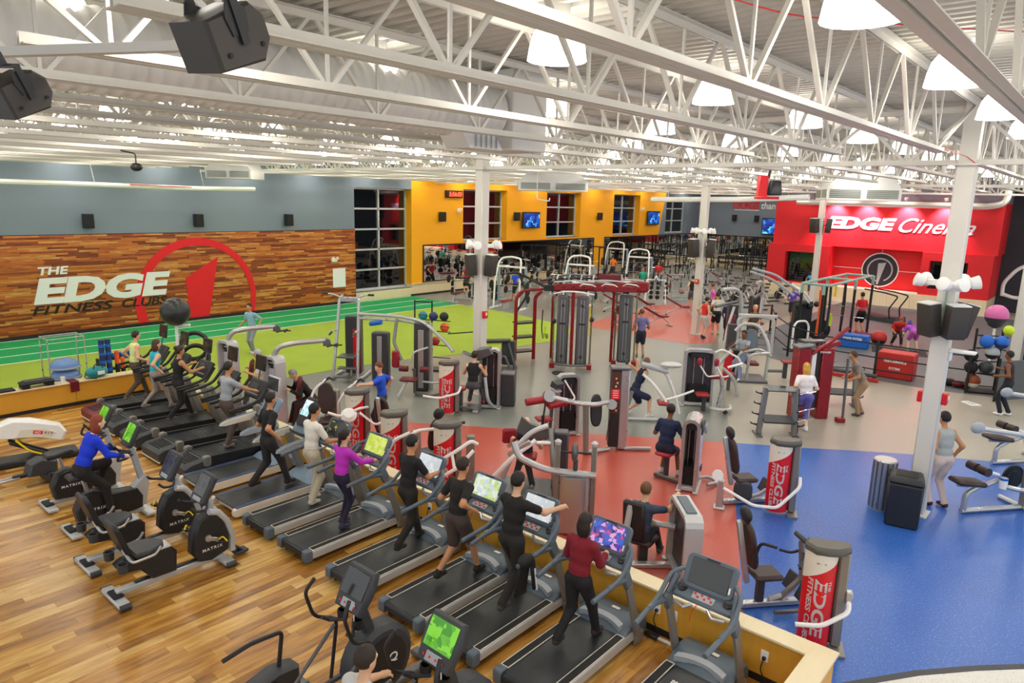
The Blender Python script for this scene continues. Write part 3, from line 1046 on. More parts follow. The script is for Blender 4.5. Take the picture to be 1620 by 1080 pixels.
def make_treadmill(label):
    """walking direction +x, rear roller at x=0"""
    t = thing('treadmill', label, 'treadmill', (0, 0, 0))
    W = .40
    m = MB()
    for s in (-1, 1):
        m.box((.93, s * (W - .03), .145), (1.66, .06, .13), b=.012)
        m.box((.93, s * (W - .004), .165), (1.6, .012, .02))
    m.box((1.0, 0, .10), (1.5, .66, .06))
    m.build('side_rails', 'silver_paint', t)
    m = MB()
    for x in (.12, 1.62):
        for s in (-1, 1):
            m.cyl((x, s * .3, 0), (x, s * .3, .09), .035, n=10)
    m.build('feet', 'rubber_black', t)
    for s in (-1, 1):
        MB().box((.83, s * .335, .217), (1.38, .105, .016), b=.004).build('foot_strip', 'rubber_black', t)
        g = MB()
        for yy in (.283, .388):
            g.box((.83, s * yy, .222), (1.40, .008, .012))
        for xx in (.13, 1.53):
            g.box((xx, s * .335, .222), (.008, .11, .012))
        g.build('strip_border', 'cream', t)
    MB().box((.83, 0, .205), (1.58, .545, .03), b=.012).build('belt', 'belt_black', t)
    m = MB()
    m.cyl((.05, -.27, .165), (.05, .27, .165), .045, n=14)
    m.box((.05, 0, .12), (.08, .60, .06), b=.015)
    m.build('rear_roller', 'black_plastic', t)
    for s in (-1, 1):
        MB().prism(rrect(-.01, .05, .13, .235, .04), 'y', s * .285, s * .405, bev=.015).build('end_cap', 'blue_grey', t)
    # motor hood, humped with a pale band
    prof = [(1.52, .215), (1.58, .255), (1.70, .31), (1.86, .335), (2.02, .30), (2.10, .2), (2.10, .06), (1.55, .06)]
    MB().prism(prof, 'y', -.385, .385, bev=.03).build('motor_hood', 'blue_grey', t)
    g = MB()
    pts = []
    for i in range(9):
        a = -1 + 2 * i / 8
        pts.append((1.535 + .09 * (1 - a * a), a * .30))
    for i in range(8):
        (xa, ya), (xb, yb) = pts[i], pts[i + 1]
        g.prism([(xa, ya), (xb, yb), (xb + .1, yb), (xa + .1, ya)], 'z', .255, .322)
    g.build('hood_band', 'light_grey', t)
    MB().box((1.86, -.05, .339), (.05, .11, .004)).build('badge', 'cream', t)
    for s in (-1, 1):
        g = MB()
        g.beam((1.86, s * .405, .02), (1.5, s * .405, 1.02), .055, .125, b=.015, upv=(1, 0, .3))
        g.box((1.85, s * .405, .09), (.2, .06, .16), b=.02)
        g.build('upright', 'shroud_tan', t)
        g = MB()
        g.beam((1.53, s * .405, .93), (1.42, s * .395, 1.16), .065, .15, b=.02, upv=(1, 0, .3))
        g.beam((1.44, s * .395, 1.12), (1.60, s * .36, 1.33), .06, .12, b=.02, upv=(1, 0, .3))
        g.build('mast_cover', 'blue_grey', t)
        MB().tube(arc([(1.66, s * .30, 1.40), (1.55, s * .42, 1.34), (1.30, s * .43, 1.14), (1.1, s * .42, 1.10), (.76, s * .40, 1.06)], .12, 4), [.026] * 14 + [.03] * 3, 10).build('handrail', 'blue_grey', t)
        MB().tube([(1.42, s * .405, 1.06), (1.2, s * .415, 1.10), (1.05, s * .415, 1.095)], .034, 10).build('handrail_base', 'blue_grey', t)
    # console: shelf with keys and cup holders, display above
    g = MB()
    g.box((1.55, 0, 1.17), (.2, .72, .05), (0, R(-28), 0), b=.02)
    g.box((1.62, 0, 1.22), (.1, .66, .08), (0, R(-28), 0), b=.02)
    sh = g.build('console_shelf', 'blue_grey', t)
    MB().box((1.515, 0, 1.188), (.09, .26, .02), (0, R(-28), 0), b=.006).build('keypad', 'light_grey', sh)
    g = MB()
    for i in range(6):
        g.box((1.495 + .03 * (i % 2), -.1 + .04 * i, 1.198 + .016 * (i % 2)), (.018, .024, .012), (0, R(-28), 0))
    g.build('keys', 'sign_red', sh)
    for s in (-1, 1):
        MB().lathe([(.055, 0), (.05, .02), (.03, .012)], (1.56, s * .27, 1.2), n=14, axis=(-.47, 0, .88)).build('cup_holder', 'black_plastic', sh)
        MB().tube([(1.44, s * .09, 1.12), (1.38, s * .17, 1.08), (1.42, s * .3, 1.08)], .02, 8).build('pulse_grip', 'silver', t)
    M = euler((0, R(26), 0))
    def loc(u, v, w):
        p = M @ Vector((u, v, w))
        return (p.x + 1.66, p.y, p.z + 1.38)
    g = MB()
    g.prism(rrect(-.30, -.17, .30, .21, .07), 'x', -.03, .03, bev=.012)
    d = g
    d.v = [loc(*p) for p in d.v]
    dp = d.build('display', 'blue_grey', t)
    g = MB().box((-.033, 0, .025), (.012, .47, .29), b=.004); g.v = [loc(*p) for p in g.v]
    g.build('screen', 'screen_off', dp)
    g = MB().box((-.03, 0, .19), (.016, .16, .022), b=.004); g.v = [loc(*p) for p in g.v]
    g.build('speaker_slot', 'black_plastic', dp)
    g = MB().box((-.038, -.255, -.06), (.006, .02, .07)); g.v = [loc(*p) for p in g.v]
    g.build('side_print', 'sign_white', dp)
    g = MB().tube([(1.42, .02, 1.16), (1.40, .08, 1.02), (1.43, .1, .9)], .004, 5)
    g.build('safety_cord', 'sign_red', t)
    return t

tm = make_treadmill('empty grey treadmill with a dark blank screen beside the socket in the half wall')
tm.location = (5.26, 2.95, .011)
# belt print, on the empty machine only
g = lettering('PRECOR', .30, .09, 'sign_white', (1.18, .16, .2215), (0, -1, 0), (1, 0, 0), tm, bold=.02, extrude=.001, name='belt_print')
g.parent = None
bp_print = g
TM = [(4.32, 'grey treadmill under the woman in the dark red top', 'screen_show'),
      (5.44, 'grey treadmill with a black jacket hung on its handrail', 'screen_pale'),
      (6.40, 'grey treadmill under the black-shirted runner in grey shorts', 'screen_guide'),
      (7.62, 'grey treadmill under the black-clad walker next to the person in pink', 'screen_pale'),
      (8.92, 'grey treadmill under the person in the pink top', 'screen_lime'),
      (10.0, 'grey treadmill with a yellow menu on its screen under the white-shirted man', 'screen_menu')]
for y, lb, sc in TM:
    r = dup(tm, (5.28, y, .011), 0, lb, 'grey treadmills along the half wall')
    remat(r, 'screen', sc)
tm['group'] = 'grey treadmills along the half wall'
bp_print.parent = tm

def make_paddle_treadmill(label, loc, portrait=False):
    """older machine: blue side strips, long pale paddle arms"""
    t = thing('treadmill', label, 'treadmill', loc, 0, 'older treadmills with paddle arms')
    m = MB()
    for s in (-1, 1):
        m.prism(rrect(.0, .06, 1.7, .2, .05), 'y', s * .33, s * .42, bev=.015)
    m.box((.9, 0, .12), (1.6, .68, .06))
    m.build('side_rails', 'cream', t)
    for s in (-1, 1):
        MB().box((.86, s * .355, .206), (1.6, .1, .018), b=.006).build('foot_strip', 'blue_strip', t)
    MB().box((.85, 0, .2), (1.62, .6, .025), b=.01).build('belt', 'belt_black', t)
    MB().prism([(1.45, .2), (1.6, .27), (1.8, .3), (2.0, .27), (2.05, .08), (1.5, .08)], 'y', -.4, .4, bev=.03).build('motor_hood', 'pale_blue', t)
    for s in (-1, 1):
        MB().beam((1.85, s * .38, .05), (1.55, s * .36, 1.05), .07, .16, b=.02, upv=(1, 0, .3)).build('upright', 'shroud_tan', t)
        g = MB().prism([(1.65, 1.0), (1.6, 1.13), (1.0, 1.08), (.86, 1.04), (.84, .99), (.95, .97)], 'y', s * .36, s * .43, bev=.015)
        g.build('paddle_arm', 'cream' if s > 0 else 'light_grey', t)
        MB().tube([(1.58, s * .395, 1.135), (1.0, s * .395, 1.085), (.85, s * .395, 1.03)], .018, 8).build('arm_rim', 'pale_blue', t)
    MB().tube(arc([(1.6, -.36, 1.08), (1.5, -.2, 1.12), (1.5, .2, 1.12), (1.6, .36, 1.08)], .1), .022, 8).build('cross_bar', 'black_plastic', t)
    M = euler((0, R(32), 0))
    g = MB().prism(rrect(-.27, -.3, .27, .22, .08), 'x', -.04, .05, bev=.02)
    if portrait:
        q = MB().prism(rrect(-.15, -.14, .15, .42, .06), 'x', -.03, .04, bev=.015); q.v = [tuple(M @ Vector(p) + Vector((1.66, 0, 1.36))) for p in q.v]
        d2 = q.build('console_tower', 'black_plastic', t)
        q = MB().box((-.035, 0, .2), (.012, .22, .3)); q.v = [tuple(M @ Vector(p) + Vector((1.66, 0, 1.36))) for p in q.v]
        q.build('screen', 'screen_white', d2)
    g.v = [tuple(M @ Vector(p) + Vector((1.72, 0, 1.28))) for p in g.v]
    d = g.build('console', 'pale_blue', t)
    g = MB().box((-.045, 0, 0), (.012, .34, .26)); g.v = [tuple(M @ Vector(p) + Vector((1.72, 0, 1.28))) for p in g.v]
    g.build('panel_face', 'screen_dim', d)
    if portrait: return t
    MB().tube([(1.78, 0, 1.4), (1.82, 0, 1.62)], .02).build('screen_post', 'steel_dark', t)
    M2 = euler((0, R(8), 0))
    g = MB().box((0, 0, 0), (.05, .42, .3), b=.015); g.v = [tuple(M2 @ Vector(p) + Vector((1.82, 0, 1.74))) for p in g.v]
    d = g.build('tv', 'silver_paint', t)
    g = MB().box((-.028, 0, 0), (.01, .37, .25)); g.v = [tuple(M2 @ Vector(p) + Vector((1.82, 0, 1.74))) for p in g.v]
    g.build('screen', 'screen_off', d)
    return t
make_paddle_treadmill('unused older treadmill with blue side strips and pale paddle arms', (5.3, 12.4, .011))
make_paddle_treadmill('older treadmill with blue side strips and pale paddle arms under the man in black', (5.28, 11.1, .011), True)

def make_far_treadmill(label):
    t = thing('treadmill', label, 'treadmill', (0, 0, 0), 0, 'slatted-belt treadmills near the turf')
    m = MB()
    m.prism([(0, .05), (0, .24), (.1, .3), (.42, .34), (.42, .05)], 'y', -.42, .42, bev=.02)
    m.build('rear_box', 'dark_grey', t)
    g = MB()
    for i in range(6):
        g.box((.1 + .05 * i, 0, .312 + .006 * i), (.014, .5, .014))
    g.build('grille', 'black_matte', t)
    MB().box((.01, 0, .07), (.03, .86, .03)).build('pale_edge', 'cream', t)
    for s in (-1, 1):
        MB().prism([(.38, .1), (.38, .36), (.5, .4), (1.95, .34), (2.0, .1)], 'y', s * .36, s * .43, bev=.012).build('side_rail', 'black_plastic', t)
        MB().prism(rrect(.36, .2, .52, .42, .06), 'y', s * .34, s * .45, bev=.015).build('rail_cap', 'shroud_tan', t)
    g = MB()
    for i in range(20):
        g.box((.46 + .073 * i, 0, .335), (.066, .70, .025), b=.004)
    g.build('slatted_belt', 'belt_black', t)
    MB().box((1.0, 0, .15), (1.6, .6, .16)).build('frame', 'black_matte', t)
    for s in (-1, 1):
        MB().beam((1.92, s * .40, .05), (1.52, s * .40, 1.22), .08, .15, b=.025, upv=(1, 0, .3)).build('upright', 'shroud_tan', t)
        MB().tube(arc([(1.85, s * .36, 1.62), (1.6, s * .40, 1.30), (1.35, s * .40, 1.24), (.95, s * .39, 1.2)], .14), .034, 10).build('handrail', 'black_plastic', t)
        MB().tube(arc([(1.9, s * .28, 1.5), (1.65, s * .3, 1.18), (1.2, s * .3, 1.13), (1.0, s * .3, 1.12)], .14), .026, 10).build('inner_handrail', 'black_plastic', t)
    M = euler((0, R(34), 0))
    g = MB().box((0, 0, 0), (.07, .6, .42), b=.03); g.v = [tuple(M @ Vector(p) + Vector((1.76, 0, 1.45))) for p in g.v]
    d = g.build('console', 'black_plastic', t)
    g = MB().box((-.04, 0, .03), (.01, .26, .16)); g.v = [tuple(M @ Vector(p) + Vector((1.76, 0, 1.45))) for p in g.v]
    g.build('display', 'screen_dim', d)
    g = MB()
    for i in range(8):
        g.box((-.04, -.2 + .057 * i, -.12), (.01, .03, .03))
    g.v = [tuple(M @ Vector(p) + Vector((1.76, 0, 1.45))) for p in g.v]
    g.build('buttons', 'light_grey', d)
    MB().tube([(1.82, 0, 1.6), (1.88, 0, 1.85)], .018).build('screen_post', 'steel_dark', t)
    M2 = euler((0, R(8), 0))
    g = MB().box((0, 0, 0), (.045, .38, .32), b=.012); g.v = [tuple(M2 @ Vector(p) + Vector((1.9, 0, 1.98))) for p in g.v]
    d = g.build('tv', 'black_plastic', t)
    g = MB().box((-.025, 0, 0), (.01, .34, .27)); g.v = [tuple(M2 @ Vector(p) + Vector((1.9, 0, 1.98))) for p in g.v]
    g.build('screen', 'screen_off', d)
    return t
ft = make_far_treadmill('black slatted-belt treadmill under the man in the grey shirt')
ft.location = (5.45, 13.3, .011)
for y, lb in ((14.48, 'unused black slatted-belt treadmill beside the woman in the black tank top'),
              (15.66, 'black slatted-belt treadmill under the woman in the black tank top'),
              (16.84, 'black slatted-belt treadmill under the person in the turquoise top'),
              (18.02, 'slatted-belt treadmill with a dark red rear box under the person in pale yellow')):
    r = dup(ft, (5.45, y, .011), 0, lb)
rr = r
remat(rr, 'rear_box', 'red_smear')

# ---- bikes
def foot_bar(m, x, w):
    m.box((x, 0, .05), (.16, w, .07), b=.02)
def make_recumbent(label, loc):
    t = thing('recumbent_bike', label, 'exercise bike', loc)
    m = MB(); foot_bar(m, 0, .66); m.build('rear_foot', 'silver_paint', t)
    m = MB(); foot_bar(m, 1.5, .54); m.build('front_foot', 'silver_paint', t)
    for x, w in ((0, .33), (1.5, .27)):
        for s in (-1, 1):
            MB().cyl((x - .07, s * w, .045), (x + .07, s * w, .045), .042, n=10).build('foot_end', 'dark_grey', t)
    m = MB(); m.box((.75, 0, .12), (1.5, .11, .09), b=.015); m.build('rail', 'silver_paint', t)
    MB().box((.75, 0, .172), (1.0, .07, .02)).build('rail_track', 'black_plastic', t)
    MB().box((0, 0, .1), (.14, .26, .04), b=.015).build('foot_pad', 'rubber_black', t)
    MB().prism([(.02, .5), (.12, .56), (.72, .58), (.80, .48), (.78, .18), (.46, .18), (.30, .38), (.06, .42)], 'y', -.13, .13, bev=.03).build('seat_carriage', 'black_plastic', t)
    MB().box((.58, 0, .58), (.30, .24, .04), b=.015).build('carriage_cover', 'silver_paint', t)
    g = MB(); g.prism([(.22, -.2), (.40, -.23), (.62, -.12), (.66, 0), (.62, .12), (.40, .23), (.22, .2)], 'z', .60, .67, bev=.02)
    g.build('seat', 'dark_grey', t)
    M = euler((0, R(-18), 0))
    g = MB().prism(rrect(-.21, 0, .21, .52, .09), 'x', -.035, .035, bev=.02)
    g.v = [tuple(M @ Vector(p) + Vector((.16, 0, .66))) for p in g.v]
    g.build('backrest', 'black_plastic', t)
    g = MB()
    for s in (-1, 1):
        g.tube(arc([(.10, s * .1, .75), (.14, s * .28, .60), (.45, s * .29, .62), (.52, s * .29, .72)], .06), .018, 8)
    g.build('seat_handles', 'silver', t)
    for s in (-1, 1):
        MB().lathe([(.06, 0), (.07, .12), (.055, .12), (.05, .02)], (.04, s * .24, .5), n=14).build('cup_holder', 'dark_grey', t)
    g = MB()
    g.box((.45, -.16, .56), (.09, .03, .02)); g.box((.45, .16, .56), (.09, .03, .02))
    g.build('levers', 'yellow', t)
    prof = [(1.02, .30), (1.06, .62), (1.16, .80), (1.32, .86), (1.48, .74), (1.58, .45), (1.56, .2), (1.30, .12), (1.12, .16)]
    MB().prism(prof, 'y', -.11, .11, bev=.03).build('drive_housing', 'black_plastic', t)
    g = MB()
    pts = [(1.30, .88), (1.44, .83), (1.56, .66), (1.63, .42), (1.62, .16)]
    for s in (-1, 1):
        g.tube([(a, s * .07, b) for a, b in pts], .05, 8)
    g.build('housing_trim', 'silver_paint', t)
    lettering('MATRIX', .30, .045, 'sign_white', (1.16, -.113, .3), (1, 0, 0), (0, 0, 1), t, bold=.01, extrude=.002, spacing=1.3, name='housing_print')
    g = MB(); g.beam((1.25, -.13, .5), (1.42, -.13, .42), .03, .06, b=.01); g.beam((1.25, .13, .5), (1.08, .13, .58), .03, .06, b=.01)
    g.cyl((1.25, -.14, .5), (1.25, .14, .5), .05)
    g.build('cranks', 'silver', t)
    for s, x, z in ((-1, 1.42, .42), (1, 1.08, .58)):
        g = MB().box((x, s * .20, z), (.11, .10, .035), (0, R(20), 0), b=.01)
        pd = g.build('pedal', 'black_plastic', t)
        MB().tube(arc([(x - .05, s * .16, z), (x, s * .2, z + .09), (x + .05, s * .25, z)], .05), .012, 6).build('pedal_strap', 'yellow', pd)
    # slanted console post with print, handlebar and console
    MB().beam((1.58, 0, .25), (1.32, 0, 1.05), .07, .10, b=.02, upv=(1, 0, .3)).build('console_post', 'light_grey', t)
    lettering('MATRIX', .36, .045, 'sign_black', (1.52, -.038, .30), (-.3, 0, .95), (.95, 0, .3), t, bold=.01, extrude=.002, spacing=1.3, name='post_print')
    g = MB()
    for s in (-1, 1):
        g.tube(arc([(1.32, 0, 1.02), (1.22, s * .2, .98), (1.05, s * .25, 1.02), (1.0, s * .2, 1.08)], .08), .02, 8)
    g.build('handlebar', 'black_plastic', t)
    M = euler((0, R(28), 0))
    g = MB().prism(rrect(-.19, -.2, .19, .25, .05), 'x', -.04, .04, bev=.015)
    g.v = [tuple(M @ Vector(p) + Vector((1.28, 0, 1.22))) for p in g.v]
    d = g.build('console', 'dark_grey', t)
    g = MB().box((-.043, 0, .06), (.012, .30, .30), b=.004); g.v = [tuple(M @ Vector(p) + Vector((1.28, 0, 1.22))) for p in g.v]
    g.build('screen', 'screen_dim', d)
    g = MB().box((-.045, 0, -.145), (.012, .22, .06), b=.004); g.v = [tuple(M @ Vector(p) + Vector((1.28, 0, 1.22))) for p in g.v]
    g.build('keypad', 'light_grey', d)
    g = MB().box((1.78, .0, .06), (.22, .16, .05), b=.015); g.beam((1.5, 0, .35), (1.8, 0, .08), .12, .03, b=.01)
    g.build('step_plate', 'dark_grey', t)
    return t
r1 = make_recumbent('recumbent exercise bike on the open wood floor, farthest from the upright bikes', (3.03, 9.60, .011))
dup(r1, (3.07, 10.78, .011), 0, 'recumbent exercise bike between the other recumbent bike and the upright bikes')
r1['group'] = 'recumbent bikes'
for o in C.objects:
    if o.name == 'recumbent_bike.001': o['group'] = 'recumbent bikes'

def make_upright(label, loc):
    t = thing('upright_bike', label, 'exercise bike', loc, 0, 'upright bikes')
    m = MB(); foot_bar(m, 0, .62); m.build('rear_foot', 'silver_paint', t)
    m = MB(); foot_bar(m, 1.15, .52); m.build('front_foot', 'silver_paint', t)
    MB().box((0, 0, .1), (.14, .28, .04), b=.015).build('foot_pad', 'rubber_black', t)
    MB().box((.57, 0, .09), (1.1, .1, .07), b=.015).build('rail', 'silver_paint', t)
    prof = [(.10, .16), (.06, .38), (.16, .60), (.34, .66), (.62, .56), (1.02, .52), (1.10, .36), (1.08, .16), (.6, .1)]
    MB().prism(prof, 'y', -.11, .11, bev=.03).build('drive_housing', 'black_plastic', t)
    MB().prism([(.94, .54), (1.16, .72), (1.22, .6), (1.14, .18), (1.06, .18)], 'y', -.09, .09, bev=.02).build('front_cover', 'silver_paint', t)
    lettering('MATRIX', .30, .045, 'sign_white', (.2, -.113, .34), (1, 0, 0), (0, 0, 1), t, bold=.01, extrude=.002, spacing=1.3, name='housing_print')
    MB().beam((.30, 0, .6), (.22, 0, .92), .06, .06, b=.015, upv=(1, 0, 0)).build('seat_post', 'silver', t)
    MB().prism([(.02, -.14), (.14, -.15), (.34, -.06), (.46, -.03), (.46, .03), (.34, .06), (.14, .15), (.02, .14)], 'z', .90, .98, bev=.025).build('saddle', 'black_plastic', t)
    g = MB(); g.cyl((.55, -.14, .40), (.55, .14, .40), .05); g.beam((.55, -.14, .4), (.55, -.14, .22), .05, .03); g.beam((.55, .14, .4), (.55, .14, .58), .05, .03)
    g.build('cranks', 'silver', t)
    for s, z in ((-1, .22), (1, .58)):
        MB().box((.55, s * .21, z), (.11, .1, .035), b=.01).build('pedal', 'black_plastic', t)
    MB().beam((1.12, 0, .62), (1.0, 0, 1.22), .06, .10, b=.015, upv=(1, 0, 0)).build('console_post', 'light_grey', t)
    g = MB()
    for s in (-1, 1):
        g.tube(arc([(1.02, 0, 1.10), (.85, s * .16, 1.10), (.68, s * .24, 1.12), (.72, s * .26, 1.22), (.78, s * .24, 1.28)], .06), .02, 8)
        g.tube(arc([(.98, s * .02, 1.15), (.8, s * .1, 1.2), (.7, s * .12, 1.34)], .06), .018, 8)
    g.build('handlebar', 'black_plastic', t)
    M = euler((0, R(28), 0))
    g = MB().prism(rrect(-.17, -.18, .17, .25, .05), 'x', -.04, .04, bev=.015)
    g.v = [tuple(M @ Vector(p) + Vector((1.0, 0, 1.42))) for p in g.v]
    d = g.build('console', 'dark_grey', t)
    g = MB().box((-.043, 0, .06), (.012, .27, .30), b=.004); g.v = [tuple(M @ Vector(p) + Vector((1.0, 0, 1.42))) for p in g.v]
    g.build('screen', 'screen_green', d)
    return t
u1 = make_upright('riderless upright bike with a green screen beside the white rowing machine', (3.32, 13.42, .011))
u2 = dup(u1, (3.27, 12.1, .011), 0, 'upright bike with a green screen ridden by the woman in blue')

# ---- ellipticals in the foreground
def make_elliptical(label, loc, scr):
    t = thing('elliptical', label, 'elliptical trainer', loc, 0, 'elliptical trainers on the open wood floor')
    m = MB(); m.box((.75, 0, .06), (2.1, .12, .08), b=.015); m.box((-.28, 0, .05), (.1, .5, .07), b=.015); m.box((1.75, 0, .05), (.12, .62, .07), b=.015)
    m.build('base_frame', 'steel_dark', t)
    MB().prism([(.95 + .42 * math.cos(R(a)), .52 + .42 * math.sin(R(a))) for a in range(0, 360, 18)], 'y', -.14, .14, bev=.05).build('flywheel_housing', 'dark_grey', t)
    MB().lathe([(.3, 0), (.3, .01)], (.95, -.142, .52), n=28, axis=(0, -1, 0)).build('housing_ring', 'black_plastic', t)
    lettering('Q', .12, .12, 'sign_white', (1.0, -.155, .48), (1, 0, 0), (0, 0, 1), t, bold=.01, extrude=.002, name='housing_print')
    MB().beam((.88, 0, .8), (.72, 0, 1.3), .1, .12, b=.02, upv=(1, 0, 0)).build('mast', 'dark_grey', t)
    for s in (-1, 1):
        MB().tube(arc([(.95, s * .24, .35), (.4, s * .26, .30), (-.25, s * .25, .34)], .2), .03, 8).build('pedal_arm', 'steel_dark', t)
        g = MB().prism(rrect(-.32, -.1, .12, .1, .06), 'z', .36, .41, bev=.015); g.v = [(x, y + s * .25, z) for x, y, z in g.v]
        g.build('pedal', 'black_plastic', t)
        MB().tube(arc([(.55, s * .28, .34), (.66, s * .30, 1.0), (.40, s * .34, 1.12), (.30, s * .34, 1.45), (.40, s * .30, 1.58)], .09), .02, 8).build('moving_arm', 'black_plastic', t)
        MB().tube([(.62, s * .29, .95), (-.05, s * .27, .36)], .02, 8).build('link_bar', 'steel_dark', t)
        MB().tube([(.62, s * .06, 1.12), (.5, s * .2, 1.1), (.42, s * .22, 1.16)], .022, 8).build('fixed_grip', 'black_plastic', t)
    for s in (-1, 1):
        MB().lathe([(.055, 0), (.06, .1), (.05, .1), (.045, .02)], (.62, s * .13, 1.1), n=12).build('cup_holder', 'black_plastic', t)
    M = euler((0, R(30), 0))
    def put(g): g.v = [tuple(M @ Vector(p) + Vector((.70, 0, 1.42))) for p in g.v]; return g
    d = put(MB().prism([(-.2, -.2), (.2, -.2), (.24, .1), (.2, .26), (-.2, .26), (-.24, .1)], 'x', -.05, .05, bev=.02)).build('console', 'dark_grey', t)
    put(MB().box((-.053, 0, .08), (.012, .36, .27), b=.004)).build('screen', scr, d)
    put(MB().box((-.053, 0, -.13), (.012, .2, .09), b=.004)).build('keypad', 'light_grey', d)
    g = MB()
    for i in range(4):
        g.box((-.06, -.12 + .08 * i, -.13), (.01, .02, .02))
    put(g).build('buttons', 'sign_red', d)
    MB().tube(arc([(.6, -.1, 1.35), (.56, -.14, 1.2), (.62, -.08, 1.08)], .05), .006, 5).build('headphone_cord', 'sign_white', t)
    return t
make_elliptical('elliptical trainer with a dark screen and curved black arms, unused', (3.30, 5.52, .011), 'screen_off')
make_elliptical('elliptical trainer with a bright green screen used by the man in grey', (3.30, 4.22, .011), 'screen_green')
# static side handle frame of the unused elliptical's neighbour
def make_armbike(label, loc, rz):
    t = thing('stepper_frame', label, 'exercise machine', loc, rz)
    MB().prism([(-.5, .12), (-.46, .3), (.15, .42), (.4, .36), (.42, .12)], 'y', -.12, .12, bev=.04).build('side_cover', 'dark_grey', t)
    MB().cyl((.05, -.14, .3), (.05, .14, .3), .05).build('hub_cap', 'black_plastic', t)
    MB().tube(arc([(.2, 0, .38), (.26, 0, .8), (-.1, .02, .84), (-.42, .04, .80)], .06), .024, 8).build('hand_bar', 'black_plastic', t)
    MB().box((0, 0, .06), (1.0, .3, .12), b=.02).build('base', 'steel_dark', t)
    return t
make_armbike('dark grey stepper frame with an angled black hand bar beside the unused elliptical', (3.32, 6.28, .011), 5)

# ---- white machine and the rowing rails at the far left
def make_stepper(label, loc, rz):
    t = thing('ski_step_machine', label, 'exercise machine', loc, rz)
    MB().prism([(-.55, .62), (-.5, .86), (-.25, .95), (.1, .9), (.6, .7), (.68, .55), (.6, .38), (.1, .52), (-.3, .58)], 'y', -.16, .16, bev=.05).build('white_cover', 'sign_white', t)
    MB().prism([(-.2, .6), (-.1, .75), (.3, .7), (.5, .58), (.42, .5), (.0, .56)], 'y', -.168, .168, bev=.01).build('grey_inset', 'cream', t)
    MB().box((.18, -.172, .64), (.16, .006, .07), (0, R(16), 0)).build('red_badge', 'sign_red', t)
    lettering('NO', .10, .05, 'sign_white', (.12, -.178, .63), (1, 0, -.28), (.28, 0, 1), t, bold=.02, extrude=.001, name='badge_print')
    lettering('FIT', .14, .05, 'black_trim', (.29, -.175, .585), (1, 0, -.28), (.28, 0, 1), t, bold=.005, extrude=.001, spacing=1.4, name='cover_print')
    MB().box((.1, 0, .08), (1.5, .5, .12), b=.03).build('base', 'black_plastic', t)
    for s in (-1, 1):
        MB().beam((-.3, s * .1, .5), (.35, s * .12, .12), .1, .06, b=.015).build('pedal_lever', 'black_plastic', t)
        MB().tube(arc([(-.2, s * .2, .55), (.0, s * .22, .3), (.3, s * .2, .14)], .1), .02, 8).build('yellow_link', 'yellow', t)
    MB().tube([(-.5, 0, .85), (-.75, 0, 1.05), (-.82, .1, 1.12)], .03, 8).build('neck', 'black_plastic', t)
    MB().box((-.84, 0, 1.14), (.14, .26, .26), (0, R(20), 0), b=.05).build('head', 'black_plastic', t)
    MB().lathe([(.14, 0), (.12, .5), (.13, 1.02), (.15, 1.05)], (-.98, .12, 0), n=14).build('pillar', 'shroud_tan', t)
    return t
make_stepper('white machine with a red badge and yellow links by the end half wall', (3.75, 16.1, .011), -8)
def make_rower(label, loc, rz):
    t = thing('rowing_machine', label, 'rowing machine', loc, rz)
    m = MB(); m.box((-.7, -.05, .2), (1.9, .05, .05), b=.01); m.box((-.7, .05, .2), (1.9, .05, .05), b=.01)
    m.build('rail', 'silver', t)
    MB().box((.45, 0, .22), (.6, .1, .08), b=.02).build('foot_end', 'black_plastic', t)
    MB().box((-1.5, 0, .1), (.08, .45, .2), b=.02).build('rear_leg', 'steel_dark', t)
    MB().box((.7, 0, .12), (.1, .5, .22), b=.02).build('front_leg', 'black_plastic', t)
    MB().prism([(.35, .2), (.42, .42), (.6, .5), (.85, .4), (.85, .15)], 'y', -.16, .16, bev=.03).build('fan_housing', 'dark_grey', t)
    MB().box((-.3, 0, .27), (.28, .3, .07), b=.03).build('seat', 'black_plastic', t)
    return t
make_rower('long silver rowing rail on the wood floor in front of the woman in blue', (3.0, 14.75, .011), 3)
make_rower('silver rowing rail beside the white machine with the grey seat', (1.9, 17.6, .011), 3)
# ------------------------------------------------------------------ strength machines: shared pieces
def tb(t, name, pts, r, m='silver', fil=.08, n=8, parent=None):
    return MB().tube(arc(pts, fil) if len(pts) > 2 else pts, r, n).build(name, m, parent or t)
def bx(t, name, c, d, m, rot=None, b=.012, parent=None):
    return MB().box(c, d, rot, b).build(name, m, parent or t)
def pad(t, name, c, d, m='maroon_vinyl', rot=None):
    return MB().box(c, d, rot, min(d) * .42).build(name, m, t)
def oval_pad(t, name, c, w, h, th, m, tilt=0, rz=0, head=False):
    """oval upholstered back, standing in the local yz plane"""
    M = Matrix.Rotation(R(rz), 3, 'Z') @ euler((0, R(tilt), 0))
    P = []
    for i in range(20):
        a = 2 * PI * i / 20
        k = abs(math.cos(a)) ** .75 * (1 if math.cos(a) > 0 else -1)
        q = abs(math.sin(a)) ** .75 * (1 if math.sin(a) > 0 else -1)
        P.append((k * w / 2, q * h / 2))
    g = MB().prism(P, 'x', -th / 2, th / 2, bev=th * .4)
    g.v = [tuple(M @ Vector(p) + Vector(c)) for p in g.v]
    o = g.build(name, m, t)
    if head:
        hp = M @ Vector((0, 0, h / 2 + .1)) + Vector(c)
        MB().ball(hp, (.07, .12, .12), 14, 9, rot=M).build('head_pad', 'black_plastic', t)
    return o
